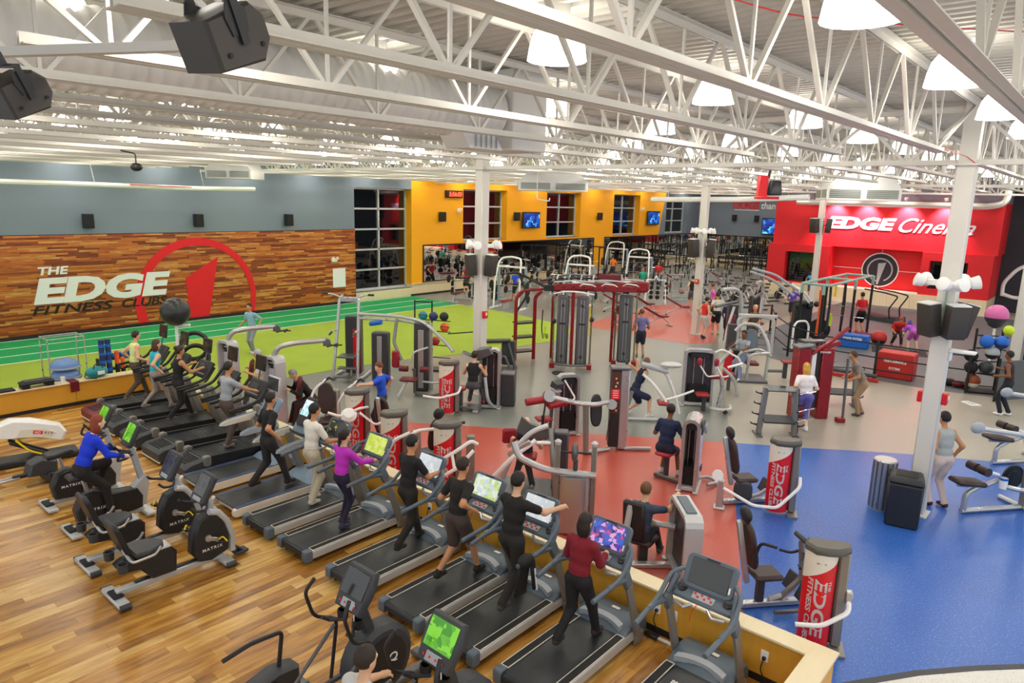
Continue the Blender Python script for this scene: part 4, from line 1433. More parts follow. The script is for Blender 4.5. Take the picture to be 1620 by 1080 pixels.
def weight_plates(t, x, y, z0, n, w, d, gap=.03, parent=None):
    """each plate of a selector stack is a part"""
    key = ('plate', w, d)
    if key not in PL:
        PL[key] = MB().box((0, 0, 0), (d, w, gap - .004), b=.003).mesh('weight_plate', 'plate_iron')
    for i in range(n):
        o = bpy.data.objects.new('weight_plate', PL[key])
        C.objects.link(o)
        o.parent = t
        o.location = (x, y, z0 + gap * i)
PL = {}
def stack_tower(t, x, y, w=.55, h=1.5, d=.18, face='shroud', plates=14, fm='silver', rz=0):
    """rounded arch frame holding a weight stack; opening faces local +x (rz turns it about its own centre)"""
    hold = bpy.data.objects.new('stack_tower', None)
    C.objects.link(hold)
    hold.parent = t
    hold.location = (x, y, 0)
    hold.rotation_euler = (0, 0, R(rz))
    g = MB()
    w2 = w / 2
    out = [(-w2, 0), (-w2, h - .14), (-w2 + .03, h - .06), (-w2 + .12, h), (w2 - .12, h), (w2 - .03, h - .06), (w2, h - .14), (w2, 0)]
    inn = [(-w2 + .065, 0), (-w2 + .065, h - .15), (-w2 + .08, h - .1), (-w2 + .13, h - .065), (w2 - .13, h - .065), (w2 - .08, h - .1), (w2 - .065, h - .15), (w2 - .065, 0)]
    for i in range(7):
        g.prism([out[i], out[i + 1], inn[i + 1], inn[i]], 'x', -d / 2, d / 2)
    g.build('arch_frame', fm, hold)
    g = MB()
    for s in (-1, 1):
        g.box((0, s * w2 * .95, .015), (d + .12, .1, .03), b=.008)
    g.box((0, 0, .06), (d, w - .1, .08), b=.01)
    g.build('tower_foot', 'silver_paint', hold)
    if face == 'panel_light':
        bx(t, 'shroud_panel', (0, 0, h * .46), (.03, w - .13, h * .72), 'panel_pale', parent=hold)
        bx(t, 'placard', (.02, 0, h - .18), (.03, w - .16, .16), 'black_plastic', parent=hold)
        bx(t, 'placard_line', (.038, 0, h - .17), (.004, w - .26, .02), 'sign_white', parent=hold)
        bx(t, 'small_placard', (.02, 0, h * .32), (.012, w * .35, .08), 'dark_grey', parent=hold)
        bx(t, 'back_panel', (-.05, 0, h * .46), (.03, w - .13, h * .8), 'dark_grey', parent=hold)
    elif face == 'panel_dark':
        bx(t, 'shroud_panel', (.02, 0, h * .47), (.05, w - .13, h * .86), 'shroud_dark', parent=hold)
        bx(t, 'shroud_strip', (.05, 0, h - .14), (.03, w - .2, .06), 'blue_grey', parent=hold)
    else:
        bx(t, 'back_panel', (-d / 2 + .02, 0, h * .48), (.02, w - .13, h * .88), 'shroud_dark', parent=hold)
        for s in (-1, 1):
            MB().cyl((0, s * w * .16, .08), (0, s * w * .16, h - .1), .012, n=8).build('guide_rod', 'chrome', hold)
        weight_plates(hold, 0, 0, .14, plates, w * .62, d * .7)
        bx(t, 'pulley_box', (0, 0, h - .17), (d * .6, w * .6, .14), 'black_plastic', parent=hold)
    return hold

# ---- the red sleeve machines
def red_sleeve(t, m_text=True):
    H = 1.32
    A = []
    for i in range(13):
        a = R(-90 + 180 * i / 12)
        A.append((.15 * math.cos(a), .19 * math.sin(a)))
    g = MB().prism(A, 'z', .05, H)
    g.build('red_sleeve', 'edge_red', t)
    g = MB()
    V = []
    for i, (a, b) in enumerate(A):
        zb = .93 + .33 * (i / 12) ** 1.3
        V += [(a * 1.03, b * 1.02, zb), (a * 1.03, b * 1.02, H + .005)]
    g._add(V, [(2 * i, 2 * i + 2, 2 * i + 3, 2 * i + 1) for i in range(12)])
    g.build('white_sleeve_top', 'cream', t)
    g = MB().prism([(-.12, -.17), (.05, -.21), (.17, -.1), (.18, .05), (.14, .2), (.02, .33), (-.14, .33)], 'z', H - .02, H + .09, bev=.03)
    g.build('cap', 'cap_grey', t)
    g = MB().box((-.02, .27, .68), (.12, .12, 1.28), b=.02); g.prism([(-.14, .2), (.2, .2), (.2, .38), (-.14, .38)], 'z', .0, .03)
    g.box((-.02, .23, .7), (.05, .05, 1.2))
    g.build('post', 'shroud_tan', t)
    bx(t, 'post_backing', (-.03, .2, .68), (.06, .06, 1.25), 'black_plastic')
    def curved(txt, h, w, y0, name):
        o = lettering(txt, w, h, 'sign_white', (0, y0, .98 if name != 'sleeve_small' else .96), (0, 0, -1), (0, 1, 0), t, bold=.03, extrude=.001, name=name, shear=.15)
        for v in o.data.vertices:
            v.co.x = .15 * math.sqrt(max(0, 1 - (v.co.y / .19) ** 2)) + .003
        return o
    curved('THE', .032, .14, .1, 'sleeve_small')
    curved('EDGE', .15, .80, -.06, 'sleeve_large')
    curved('FITNESS CLUBS', .058, .88, -.135, 'sleeve_text')
    g = MB()
    for i in range(5):
        g.tube([(.1485, -.06 + .022 * i, 1.18 + .012 * (i % 2)), (.1485, -.05 + .022 * i, 1.2 - .01 * (i % 2)), (.1475, -.04 + .022 * i, 1.18)], .005, 5)
    g.build('scribble_logo', 'sign_black', t)
FACE = 220.9
def edge_machine(label, loc, rz=FACE, kind=0):
    t = thing('selector_machine', label, 'weight machine', loc, rz, 'red sleeve weight machines')
    red_sleeve(t)
    return t
def oval_chair(t, x, y, rz=0, seat_m='brown_vinyl', back_m='brown_vinyl', tilt=-12, feet=True, head=True, side=1):
    """seat, oval back with head pad and base beside a sleeve (local frame, facing rz)"""
    h = bpy.data.objects.new('chair', None)
    C.objects.link(h)
    h.parent = t
    h.location = (x, y, 0)
    h.rotation_euler = (0, 0, R(rz))
    oval_pad(h, 'backrest', (-.22, 0, .95), .36, .72, .08, back_m, tilt, head=head)
    bx(h, 'back_post', (-.31, 0, .85), (.07, .08, .95), 'silver', (0, R(tilt), 0))
    pad(h, 'seat', (.05, 0, .50), (.42, .36, .09), seat_m)
    bx(h, 'seat_post', (0, 0, .28), (.1, .1, .38), 'dark_grey')
    bx(h, 'base_beam', (.15, 0, .05), (1.0, .1, .08), 'silver')
    if feet:
        for s in (-1, 1):
            bx(h, 'foot_plate', (.55, s * .16, .28), (.05, .2, .26), 'dark_grey', (0, R(25), 0))
        tb(h, 'foot_link', [(.15, 0, .1), (.4, 0, .16), (.52, 0, .25)], .035, 'silver_paint')
    return h

e6 = edge_machine('red sleeve weight machine beside the end of the half wall', (8.66, 2.28, .003), 203)
tb(e6, 'swing_arm', [(.02, .36, .72), (.16, .36, .62), (.3, .05, .45), (.32, -.25, .42)], .03, 'sign_white')
bx(e6, 'arm_joint', (.02, .36, .75), (.1, .08, .16), 'silver')
g3 = thing('glute_machine', 'seated machine with dark oval back, head pad and black crossbar by the half wall', 'weight machine', (9.02, 3.12, .003), -40)
oval_chair(g3, 0, 0, 0)
for s in (-1, 1):
    tb(g3, 'arm_handle', [(-.25, s * .2, .85), (-.2, s * .24, 1.1), (-.1, s * .46, 1.14)], .022, 'black_plastic')
tb(g3, 'front_mast', [(.3, 0, .1), (.62, 0, .4), (.55, 0, .95)], .04, 'shroud_tan')
MB().box((.55, -.05, 1.0), (.06, .46, .09), b=.03).build('crossbar_pad', 'dark_grey', g3)
for s in (-1, 1):
    tb(g3, 'hand_grip', [(.58, s * .05, .8), (.5, s * .12, .72), (.4, s * .26, .70)], .02, 'black_plastic')
tb(g3, 'hoop', [(.1, -.25, .06), (.5, -.32, .1), (.72, -.12, .3), (.62, .1, .55)], .03, 'steel_dark', .2)

e5 = edge_machine('red sleeve weight machine on the blue floor with an oval-backed chair', (12.26, 4.12, .003), 203)
tb(e5, 'swing_arm', [(.02, .36, .72), (.18, .36, .6), (.35, .0, .22), (.35, -.4, .2), (.25, -.95, .42)], .03, 'sign_white')
oval_chair(e5, -.15, -.62, 118, head=True)
bx(e5, 'side_post', (.22, -.98, .28), (.12, .12, .55), 'silver')
bx(e5, 'side_foot', (.22, -.98, .02), (.2, .2, .04), 'silver_paint')
MB().lathe([(.1, 0), (.1, .06)], (.18, -1.05, .62), n=18, axis=(1, 0, .2)).build('white_cam', 'sign_white', e5)
MB().prism(rrect(-.75, .12, -.42, .5, .12), 'x', -.06, .06, bev=.03).build('cam_cover', 'dark_grey', e5)

e1 = edge_machine('red sleeve weight machine right beside the seated man in the black tank top', (12.05, 12.6, .003), 228)
tb(e1, 'swing_arm', [(.02, .36, .72), (.2, .3, .6), (.3, -.2, .5), (.25, -.6, .55)], .03, 'sign_white')
e2 = edge_machine('red sleeve weight machine behind the white-shirted man on the treadmill', (8.75, 12.0, .003), 234)
tb(e2, 'press_arm', [(.0, .3, 1.0), (.25, .1, 1.05), (.35, -.3, .92), (.3, -.55, 1.0)], .03, 'sign_white')
tb(e2, 'press_handle', [(.33, .1, .98), (.42, .42, .72), (.36, .62, .78), (.3, .82, 1.02)], .026, 'sign_white')
MB().lathe([(.16, 0), (.17, .05), (.1, .12)], (.28, -.12, .9), n=16, axis=(.6, 0, .6)).build('cam_disc', 'sign_white', e2)
oval_chair(e2, .05, .68, 150, feet=False, head=False)
e3 = edge_machine('red sleeve weight machine behind the pink-topped person', (8.32, 10.25, .003), 231)
tb(e3, 'press_arm', [(.1, .35, .6), (.3, .3, .95), (.32, .5, 1.1), (.3, .9, 1.12), (.25, 1.25, 1.24)], .034, 'sign_white')
tb(e3, 'arm_loop', [(.3, -.1, .6), (.4, .05, .95), (.38, .35, 1.08)], .034, 'sign_white')
tb(e3, 'arm_grip', [(.26, 1.15, 1.2), (.22, 1.42, 1.2)], .03, 'black_plastic')
oval_chair(e3, -.05, .78, 205, feet=False, head=True)
bx(e3, 'column', (.02, .5, .5), (.12, .16, 1.0), 'silver')
e4 = edge_machine('red sleeve weight machine next to the frames with the dark red pad', (8.6, 9.05, .003), 226)
tb(e4, 'upper_frame', [(.2, -.35, .55), (.25, .2, .9), (.2, .5, 1.1), (.1, .62, 1.0)], .035, 'sign_white')
tb(e4, 'lower_frame', [(.35, -.3, .3), (.4, .25, .65), (.3, .55, .95)], .035, 'sign_white')
tb(e4, 'frame_strut', [(.24, .15, .87), (.38, .2, .6)], .03, 'sign_white')
bx(e4, 'rear_post', (-.1, .5, .55), (.16, .16, 1.1), 'shroud_tan')

t = thing('shoulder_press', 'press machine with dark back pad and two raised pale arms behind the blue-striped treadmills', 'weight machine', (8.7, 13.0, .003), 215)
oval_chair(t, 0, 0, 20, feet=False, head=False)
for s in (-1, 1):
    tb(t, 'press_arm', [(-.1, s * .25, .55), (.1, s * .32, .95), (.0, s * .36 + .1, 1.2), (-.1, s * .36 + .35, 1.42)], .028, 'sign_white', .12)
    tb(t, 'arm_grip', [(-.07, s * .36 + .25, 1.34), (-.12, s * .36 + .42, 1.46), (-.1, s * .36 + .5, 1.42)], .03, 'black_plastic', .03)
bx(t, 'column', (-.45, 0, .55), (.2, .3, 1.1), 'shroud_tan', b=.03)

# ---- machines on the red floor
t = thing('seated_machine', 'seated weight machine with a dark-panelled stack right behind the half wall', 'weight machine', (9.05, 4.32, .003), -48)
stack_tower(t, 0, 0, .98, 1.12, .26, 'panel_dark', fm='silver_paint', rz=180)
MB().box((0, 0, 1.125), (.16, .6, .03), b=.012).build('top_tray', 'blue_grey', t)
tb(t, 'side_frame', [(-.05, .35, .6), (-.35, .42, .62), (-.74, .3, .85), (-.80, .16, 1.08)], .05, 'silver_paint')
tb(t, 'rear_frame', [(-.88, .1, .05), (-.86, .1, .6), (-.80, .14, 1.05)], .05, 'silver_paint')
bx(t, 'backrest', (-.74, .15, .80), (.1, .34, .62), 'black_plastic', (0, R(-6), R(58)), b=.03)
pad(t, 'seat', (-.52, .38, .38), (.42, .38, .1), 'brown_vinyl', (0, 0, R(58)))
bx(t, 'seat_post', (-.52, .38, .18), (.14, .14, .34), 'dark_grey')
bx(t, 'floor_beam', (-.45, .2, .04), (.95, .12, .07), 'silver')

t = thing('seated_machine', 'seated machine with pale panelled stack and red seat under the navy T-shirt man', 'weight machine', (12.2, 5.82, .003), 0)
stack_tower(t, 0, 0, .34, 1.46, .62, 'shroud', plates=12, rz=200)
bx(t, 'pale_side_panel', (-.02, -.20, .8), (.42, .03, 1.0), 'panel_pale', (0, 0, R(20)))
bx(t, 'dark_placard', (-.01, -.215, 1.28), (.44, .03, .2), 'black_plastic', (0, 0, R(20)))
bx(t, 'placard_line', (-.02, -.233, 1.3), (.26, .006, .02), 'sign_white', (0, 0, R(20)))
bx(t, 'small_placard', (.02, -.222, .45), (.2, .02, .1), 'dark_grey', (0, 0, R(20)))
pad(t, 'seat', (.0, .55, .55), (.36, .34, .08), 'red_vinyl')
bx(t, 'seat_post', (.02, .52, .28), (.08, .09, .5), 'dark_grey')
bx(t, 'floor_beam', (-.02, .38, .05), (.1, .75, .08), 'steel_dark')
tb(t, 'front_hoop', [(.2, -.3, .06), (.5, -.4, .06), (.6, -.1, .06), (.3, .05, .06)], .035, 'silver', .12)
MB().lathe([(.1, -.02), (.1, .02)], (.34, -.12, 1.15), n=16, axis=(.3, -1, 0)).build('cam_wheel', 'light_grey', t)

t = thing('curl_machine', 'curl machine with dark red pads and open stack beside the column with red notice', 'weight machine', (12.95, 9.42, .003), 235)
stack_tower(t, 0, 0, .55, 1.5, .2, plates=15)
tb(t, 'base', [(.05, -.2, .05), (.4, -.5, .05), (.62, -.75, .05)], .045, 'silver')
tb(t, 'base', [(.05, .25, .05), (.05, -.3, .05)], .045, 'silver')
tb(t, 'seat_column', [(.5, -.65, .05), (.5, -.65, .55)], .04, 'steel_dark')
pad(t, 'seat', (.52, -.72, .60), (.3, .38, .07), 'red_vinyl')
tb(t, 'mast', [(.42, -.55, .08), (.4, -.5, .8), (.3, -.4, 1.2)], .045, 'steel_dark')
pad(t, 'arm_pad', (.42, -.62, 1.02), (.34, .14, .32), 'red_vinyl', (0, R(20), R(25)))
MB().cyl((.5, -1.15, 1.0), (.48, -.75, 1.04), .085, n=14).build('roller_pad', 'red_vinyl', t)
MB().cyl((.55, -.62, .9), (.45, -.15, .94), .075, n=14).build('roller_pad', 'red_vinyl', t)
tb(t, 'lever', [(.45, -.2, .9), (.3, .1, .98), (.2, -.15, 1.4)], .022, 'sign_white')
bx(t, 'pulley_head', (.28, -.35, 1.32), (.2, .26, .16), 'dark_grey', (0, R(20), R(30)))
bx(t, 'pulley_plate', (.38, -.4, 1.22), (.18, .2, .05), 'silver', (0, R(20), R(30)))

t = thing('cable_column', 'tall silver column machine with a red notice on its brown face', 'weight machine', (13.0, 8.02, .003), 222)
bx(t, 'column', (0, .09, .95), (.26, .22, 1.86), 'silver', b=.03)
bx(t, 'face', (.05, -.12, .98), (.2, .20, 1.78), 'black_plastic')
bx(t, 'brown_panel', (.155, -.12, 1.35), (.012, .19, .95), 'brown_panel')
bx(t, 'red_notice', (.163, -.12, 1.32), (.008, .2, .24), 'sign_red')
g = MB()
for i in range(4):
    g.box((.168, -.12, 1.4 - .05 * i), (.004, .12, .016))
g.build('notice_print', 'sign_white', t)
g = MB()
for i, z in enumerate((1.68, 1.58, 1.5, 1.12, 1.02, .95)):
    g.box((.163, -.12 + .03 * (i % 2), z), (.006, .03, .04))
g.build('exercise_icons', 'cream', t)
bx(t, 'cap', (.02, -.02, 1.9), (.34, .44, .06), 'steel_dark', b=.02)
tb(t, 'leg', [(.1, .15, .05), (.1, .75, .05)], .045, 'silver')
tb(t, 'leg', [(.15, -.2, .05), (.35, -.6, .05), (.4, -.8, .05)], .045, 'silver')
tb(t, 'cross_arm', [(.5, -1.55, 1.32), (.45, -.95, 1.18), (.4, -.6, 1.14), (.35, -.3, 1.2)], .055, 'silver', .1)
MB().lathe([(.13, -.03), (.13, .03)], (.5, -1.6, 1.34), n=20, axis=(1, 0, .5)).build('pulley', 'light_grey', t)
MB().lathe([(.11, -.03), (.11, .03)], (.34, -.22, 1.14), n=20, axis=(1, 0, .2)).build('pulley', 'light_grey', t)
tb(t, 'support_post', [(.42, -.75, .03), (.42, -.8, 1.12)], .065, 'shroud_tan')
oval_pad(t, 'backrest', (.28, -.55, .98), .26, .72, .1, 'black_plastic', -10)
tb(t, 'strap', [(.5, -1.68, 1.24), (.52, -1.72, .9)], .02, 'black_plastic')
bx(t, 'strap_grip', (.52, -1.73, .78), (.05, .07, .28), 'black_plastic')
tb(t, 'cable', [(.34, -.22, 1.05), (.3, -.3, .3)], .008, 'black_plastic')

t = thing('twin_post_machine', 'grey twin-post machine with a silver drum shroud beside the running man in black', 'weight machine', (9.0, 6.32, .003), 215)
for s in (-1, 1):
    bx(t, 'post', (0, s * .3, .78), (.09, .09, 1.55), 'shroud_tan')
    MB().lathe([(.05, 0), (.06, .05), (.03, .08)], (0, s * .3, 1.55), n=12).build('post_cap', 'silver_paint', t)
g = MB().prism([(.18 * math.cos(R(a)), .26 * math.sin(R(a))) for a in range(-90, 91, 15)], 'z', .05, 1.02)
g.build('drum_shroud', 'silver', t)
MB().cyl((0, -.3, 1.42), (0, .3, 1.42), .018).build('axle', 'black_plastic', t)
MB().ball((0, -.02, 1.42), (.14, .06, .17), 16, 10).build('cam', 'steel_dark', t)
tb(t, 'hanger', [(0, 0, 1.3), (.04, 0, 1.12)], .04, 'dark_grey')
tb(t, 'cross_beam', [(.05, .34, 1.06), (.05, -.5, 1.1), (.0, -.95, 1.28), (-.1, -1.05, 1.5)], .06, 'silver', .2)
bx(t, 'foot', (0, 0, .03), (.2, .8, .06), 'silver')

t = thing('press_machine', 'press machine of pale bent frames with red pads, used by the shaved-headed man', 'weight machine', (9.85, 7.95, .003), 215)
tb(t, 'main_frame', [(.1, -.6, .1), (.25, -.3, .9), (.2, .0, 1.25), (.1, .3, 1.35)], .05, 'silver_paint', .15)
tb(t, 'main_frame', [(.45, -.75, .3), (.5, -.3, .85), (.4, .1, 1.15)], .045, 'sign_white', .15)
tb(t, 'main_frame', [(.35, .5, .05), (.3, .42, .8), (.1, .35, 1.3)], .05, 'shroud_tan', .15)
tb(t, 'strut', [(.3, -.25, .9), (.5, -.2, .95)], .035, 'sign_white')
tb(t, 'strut', [(.38, .1, 1.1), (.2, .38, 1.05)], .035, 'sign_white')
MB().prism([(-.3, 1.2), (-.2, 1.5), (-.05, 1.38), (.25, 1.3), (.3, 1.1), (.1, 1.0)], 'x', .02, .1, bev=.02).build('bracket_plate', 'steel_dark', t)
bx(t, 'slide_bar', (.45, -.2, 1.0), (.08, .5, .08), 'silver', (R(35), 0, 0))
pad(t, 'chest_pad', (-.2, -.45, 1.0), (.1, .28, .34), 'red_vinyl', (0, R(15), R(10)))
pad(t, 'seat', (-.45, -.1, .52), (.4, .36, .09), 'red_vinyl')
bx(t, 'stack_shroud', (-.1, .55, .6), (.3, .3, 1.2), 'shroud_dark', b=.03)
bx(t, 'base', (0, 0, .04), (.9, 1.1, .07), 'steel_dark')

# ---- towers near the turf
def lat_tower(label, loc, rz, arm=1.2):
    t = thing('lat_tower', label, 'weight machine', loc, rz, 'silver towers at the edge of the turf')
    stack_tower(t, 0, 0, .5, 1.75, .3, 'panel_light', fm='silver_paint', rz=225)
    tb(t, 'boom', [(0, .0, 1.7), (.1, .0, 1.95), (.5, 0, 2.05), (arm, 0, 2.1)], .06, 'silver', .2)
    MB().lathe([(.09, -.05), (.09, .05)], (arm + .02, 0, 2.05), n=14, axis=(0, 1, 0)).build('pulley', 'steel_dark', t)
    g = MB()
    for a in (0, 60, 120):
        g.tube([(arm + .15 - .22 * math.cos(R(a)), -.22 * math.sin(R(a)), 1.98), (arm + .15 + .22 * math.cos(R(a)), .22 * math.sin(R(a)), 1.98)], .018, 6)
    g.build('star_handle', 'black_plastic', t)
    oval_pad(t, 'backrest', (.55, 0, .95), .32, .6, .1, 'maroon_vinyl', 8)
    pad(t, 'seat', (.8, 0, .5), (.4, .34, .09), 'maroon_vinyl')
    bx(t, 'seat_post', (.8, 0, .25), (.1, .1, .45), 'steel_dark')
    bx(t, 'floor_beam', (.55, 0, .04), (1.3, .12, .07), 'silver')
    return t
lat_tower('silver tower machine at the turf edge in front of the man in the grey cap', (8.5, 17.0, .003), -38)
lat_tower('silver tower machine at the turf edge in front of the grey-haired man in black', (8.42, 14.65, .003), -38)

# assisted dip and chin frame
t = thing('dip_chin_tower', 'tall silver dip and chin-up tower with step plates on the rubber beside the turf', 'weight machine', (12.55, 17.35, .003), 215)
for s in (-1, 1):
    tb(t, 'front_leg', [(.55, s * .38, .05), (.2, s * .32, 1.6), (.05, s * .3, 2.4), (-.1, s * .25, 2.5)], .05, 'silver', .2)
    tb(t, 'base_rail', [(.55, s * .38, .06), (.1, s * .45, .06), (-.6, s * .42, .06)], .05, 'silver', .2)
    tb(t, 'chin_grip', [(.0, s * .28, 2.46), (.1, s * .5, 2.56), (.16, s * .78, 2.58)], .025, 'silver_paint', .1)
    tb(t, 'grip_sleeve', [(.13, s * .62, 2.575), (.17, s * .8, 2.58)], .032, 'black_plastic')
    tb(t, 'dip_bar', [(.22, s * .33, 1.5), (.5, s * .34, 1.52), (.8, s * .36, 1.45)], .026, 'silver_paint')
    tb(t, 'dip_grip', [(.62, s * .35, 1.5), (.8, s * .36, 1.45)], .032, 'black_plastic')
bx(t, 'head_bar', (.0, 0, 2.4), (.14, .56, .14), 'silver')
bx(t, 'badge', (.08, 0, 2.4), (.01, .3, .08), 'light_grey')
bx(t, 'stack_shroud', (-.35, 0, .95), (.3, .5, 1.8), 'shroud_dark', b=.04)
bx(t, 'red_side', (-.19, .12, .8), (.03, .22, 1.3), 'edge_red')
bx(t, 'knee_platform', (.3, 0, .72), (.5, .5, .05), 'steel_dark')
for i, z in enumerate((.18, .42)):
    bx(t, 'step', (.72 - .12 * i, .1 * i, z), (.2, .55, .05), 'steel_dark')
    tb(t, 'step_post', [(.66 - .1 * i, .2, .05), (.66 - .1 * i, .2, z)], .03, 'silver')

# low row and pulldown group
t = thing('cable_station', 'multi-cable station with long silver overhead arms and red pads behind the blue-shirted man', 'weight machine', (12.75, 14.9, .003), 215)
bx(t, 'stack_column', (-.2, .35, 1.0), (.34, .42, 2.0), 'shroud_dark', b=.04)
bx(t, 'stack_slot', (-.02, .35, .95), (.02, .16, 1.7), 'silver')
bx(t, 'stack_column', (-.5, -.95, .8), (.3, .5, 1.6), 'shroud_dark', b=.04)
bx(t, 'stack_slot', (-.33, -.95, .8), (.02, .14, 1.4), 'silver')
tb(t, 'overhead_beam', [(-.5, -1.6, 2.1), (-.3, -.4, 2.12), (-.1, .4, 2.05), (.2, 1.1, 1.55), (.3, 1.35, 1.3)], .05, 'silver', .3)
tb(t, 'overhead_beam', [(-.6, -1.6, 1.95), (-.4, -.3, 1.98), (-.2, .5, 1.9)], .04, 'silver', .3)
tb(t, 'upright', [(-.1, .65, .05), (-.1, .62, 2.0)], .05, 'silver')
tb(t, 'hanging_arm', [(-.25, -.4, 2.05), (-.1, -.45, 1.4), (0, -.2, .9)], .05, 'shroud_tan')
tb(t, 'brace', [(-.05, .55, 1.3), (.2, .2, 1.2), (.2, .1, .9)], .03, 'silver_paint')
MB().cyl((.0, -1.1, 1.92), (.12, -.75, 2.0), .07, n=14).build('blue_roller', 'blue', t)
for s in (-1, 1):
    MB().cyl((.35, .25 + s * .18, .75), (.35, .25 + s * .42, .75), .085, n=14).build('thigh_roller', 'maroon_vinyl', t)
tb(t, 'thigh_post', [(.3, .25, .05), (.32, .25, .75)], .04, 'steel_dark')
pad(t, 'seat', (.55, .15, .5), (.34, .5, .09), 'maroon_vinyl')
pad(t, 'back_pad', (.1, -.35, .95), (.1, .22, .5), 'red_vinyl')
tb(t, 'front_foot', [(.6, .1, .45), (.75, -.1, .04)], .045, 'silver_paint')
tb(t, 'foot_frame', [(.4, .3, .06), (.6, .7, .06), (.3, 1.0, .06)], .04, 'steel_dark')
tb(t, 'handle_bar', [(.35, .5, .4), (.5, .9, .42), (.4, 1.25, .5)], .03, 'silver_paint')

# row machine used by the man in the tank top
t = thing('row_machine', 'row machine with silver hooded stack, used by the man in the black tank top', 'weight machine', (13.3, 12.35, .003), 215)
stack_tower(t, .1, .1, .55, 1.62, .3, plates=14)
bx(t, 'rear_block', (-.25, .55, .45), (.45, .4, .9), 'shroud_dark', b=.03)
MB().prism([(-.65, 1.5), (-.45, 1.42), (-.2, 1.62), (.1, 1.66), (.2, 1.5), (-.2, 1.3)], 'x', .0, .3, bev=.03).build('hood', 'steel_dark', t)
tb(t, 'arm', [(.1, -.3, 1.4), (.25, -.3, 1.3), (.3, -.3, .7)], .04, 'silver_paint')
tb(t, 'arm', [(.3, -.15, 1.1), (.45, -.45, 1.1)], .025, 'black_plastic')
pad(t, 'seat', (.55, -.62, .62), (.34, .34, .08), 'red_vinyl')
bx(t, 'seat_post', (.55, -.6, .3), (.1, .1, .6), 'steel_dark')
bx(t, 'foot_deck', (.45, -.4, .1), (.4, .6, .06), 'steel_dark', (R(-6), 0, 0))
bx(t, 'floor_beam', (.3, -.2, .04), (.9, .14, .07), 'silver')
tb(t, 'side_arc', [(.2, .2, .06), (.5, .1, .3), (.4, .0, .9)], .045, 'silver_paint', .25)

# ---- weights area on the grey and beige floor
t = thing('preacher_machine', 'preacher curl machine of pale bent tubes, used by the man in navy leaning over it', 'weight machine', (15.6, 8.75, .003), 215)
tb(t, 'base', [(.4, -.85, .05), (.35, .0, .05), (.3, .5, .05)], .045, 'silver_paint')
tb(t, 'base', [(.35, -.1, .05), (-.4, .1, .05)], .045, 'silver_paint')
tb(t, 'front_leg', [(.42, -.85, .05), (.35, -.55, .35), (.3, -.45, .75)], .05, 'shroud_tan', .15)
tb(t, 'curved_frame', [(.35, .5, .05), (.35, .45, .5), (.3, .1, .95), (.2, -.2, 1.2)], .04, 'sign_white', .25)
tb(t, 'curved_frame', [(-.3, .85, .05), (-.25, .7, .6), (.0, .4, 1.2), (.1, .2, 1.35)], .04, 'sign_white', .25)
tb(t, 'cross_brace', [(.3, .3, .55), (.0, .75, .6), (-.1, 1.15, .75)], .03, 'sign_white')
bx(t, 'top_cover', (.12, .1, 1.36), (.3, .7, .1), 'light_grey', (R(-14), 0, 0), b=.03)
MB().ball((.1, .5, 1.45), (.16, .28, .08), 14, 8).build('plate_rest', 'silver_paint', t)
MB().lathe([(.12, -.03), (.12, .03)], (.15, -.62, 1.42), n=16, axis=(0, 1, 0)).build('hand_weight', 'plate_iron', t)
MB().cyl((.35, -.75, .55), (.25, -.55, .58), .09, n=12).build('roller', 'black_plastic', t)
pad(t, 'seat', (.3, .35, .5), (.4, .3, .08), 'red_vinyl')

t = thing('ab_machine', 'abdominal machine with a tall dark stack and two dark red shoulder pads', 'weight machine', (17.55, 8.35, .003), 215)
stack_tower(t, 0, 0, .82, 1.6, .22, plates=16)
tb(t, 'hoop', [(.3, .1, .12), (.75, .35, .12), (.75, .8, .12), (.3, .85, .12)], .05, 'silver_paint', .25)
tb(t, 'mast', [(.5, .5, .12), (.45, .6, .6), (.4, .55, .95)], .06, 'silver')
pad(t, 'seat', (.6, .05, .48), (.34, .36, .09), 'red_vinyl')
bx(t, 'seat_post', (.6, .1, .24), (.1, .1, .4), 'dark_grey')
for s in (-1, 1):
    pad(t, 'shoulder_pad', (.5, .15 + s * .22, 1.35), (.1, .13, .22), 'red_vinyl')
    tb(t, 'pad_arm', [(.5, .15 + s * .22, 1.28), (.5, .35 + s * .2, .95), (.42, .6 + s * .12, .98)], .02, 'sign_white')
pad(t, 'back_pad', (.35, .42, .92), (.14, .4, .12), 'red_vinyl', (0, 0, R(15)))
tb(t, 'front_bar', [(.35, .7, 1.2), (.3, 1.1, 1.32)], .035, 'sign_white')
for s in (-1, 1):
    MB().ball((.75 - .5 * (s < 0), .15 + .5 * (s > 0), .08), .07, 10, 6).build('foot_pad', 'black_plastic', t)

t = thing('selector_machine', 'red sleeve weight machine with pale curved legs beside the seated shirtless-armed man', 'weight machine', (19.3, 8.35, .003), 215, 'red sleeve weight machines')
MB().prism([(-.1, .35), (.14, .55), (.16, 1.3), (-.05, 1.1)], 'x', .0, .16, bev=.02).build('red_sleeve', 'edge_red', t)
tb(t, 'curved_leg', [(.3, -.5, .03), (.3, -.45, .5), (.2, -.2, 1.0), (.15, .1, 1.35)], .05, 'silver_paint', .3)
tb(t, 'curved_leg', [(.2, .35, .03), (.22, .25, .5), (.15, -.1, .8)], .05, 'silver_paint', .3)
tb(t, 'press_bar', [(.3, -.55, 1.2), (.35, -.2, 1.4), (.3, .3, 1.15), (.3, .4, .9)], .03, 'sign_white', .1)
tb(t, 'press_bar', [(.35, -.1, 1.45), (.3, .15, 1.65)], .03, 'black_plastic')
pad(t, 'seat', (-.35, .2, .5), (.4, .36, .09), 'maroon_vinyl')
bx(t, 'seat_post', (-.35, .2, .24), (.1, .1, .45), 'steel_dark')

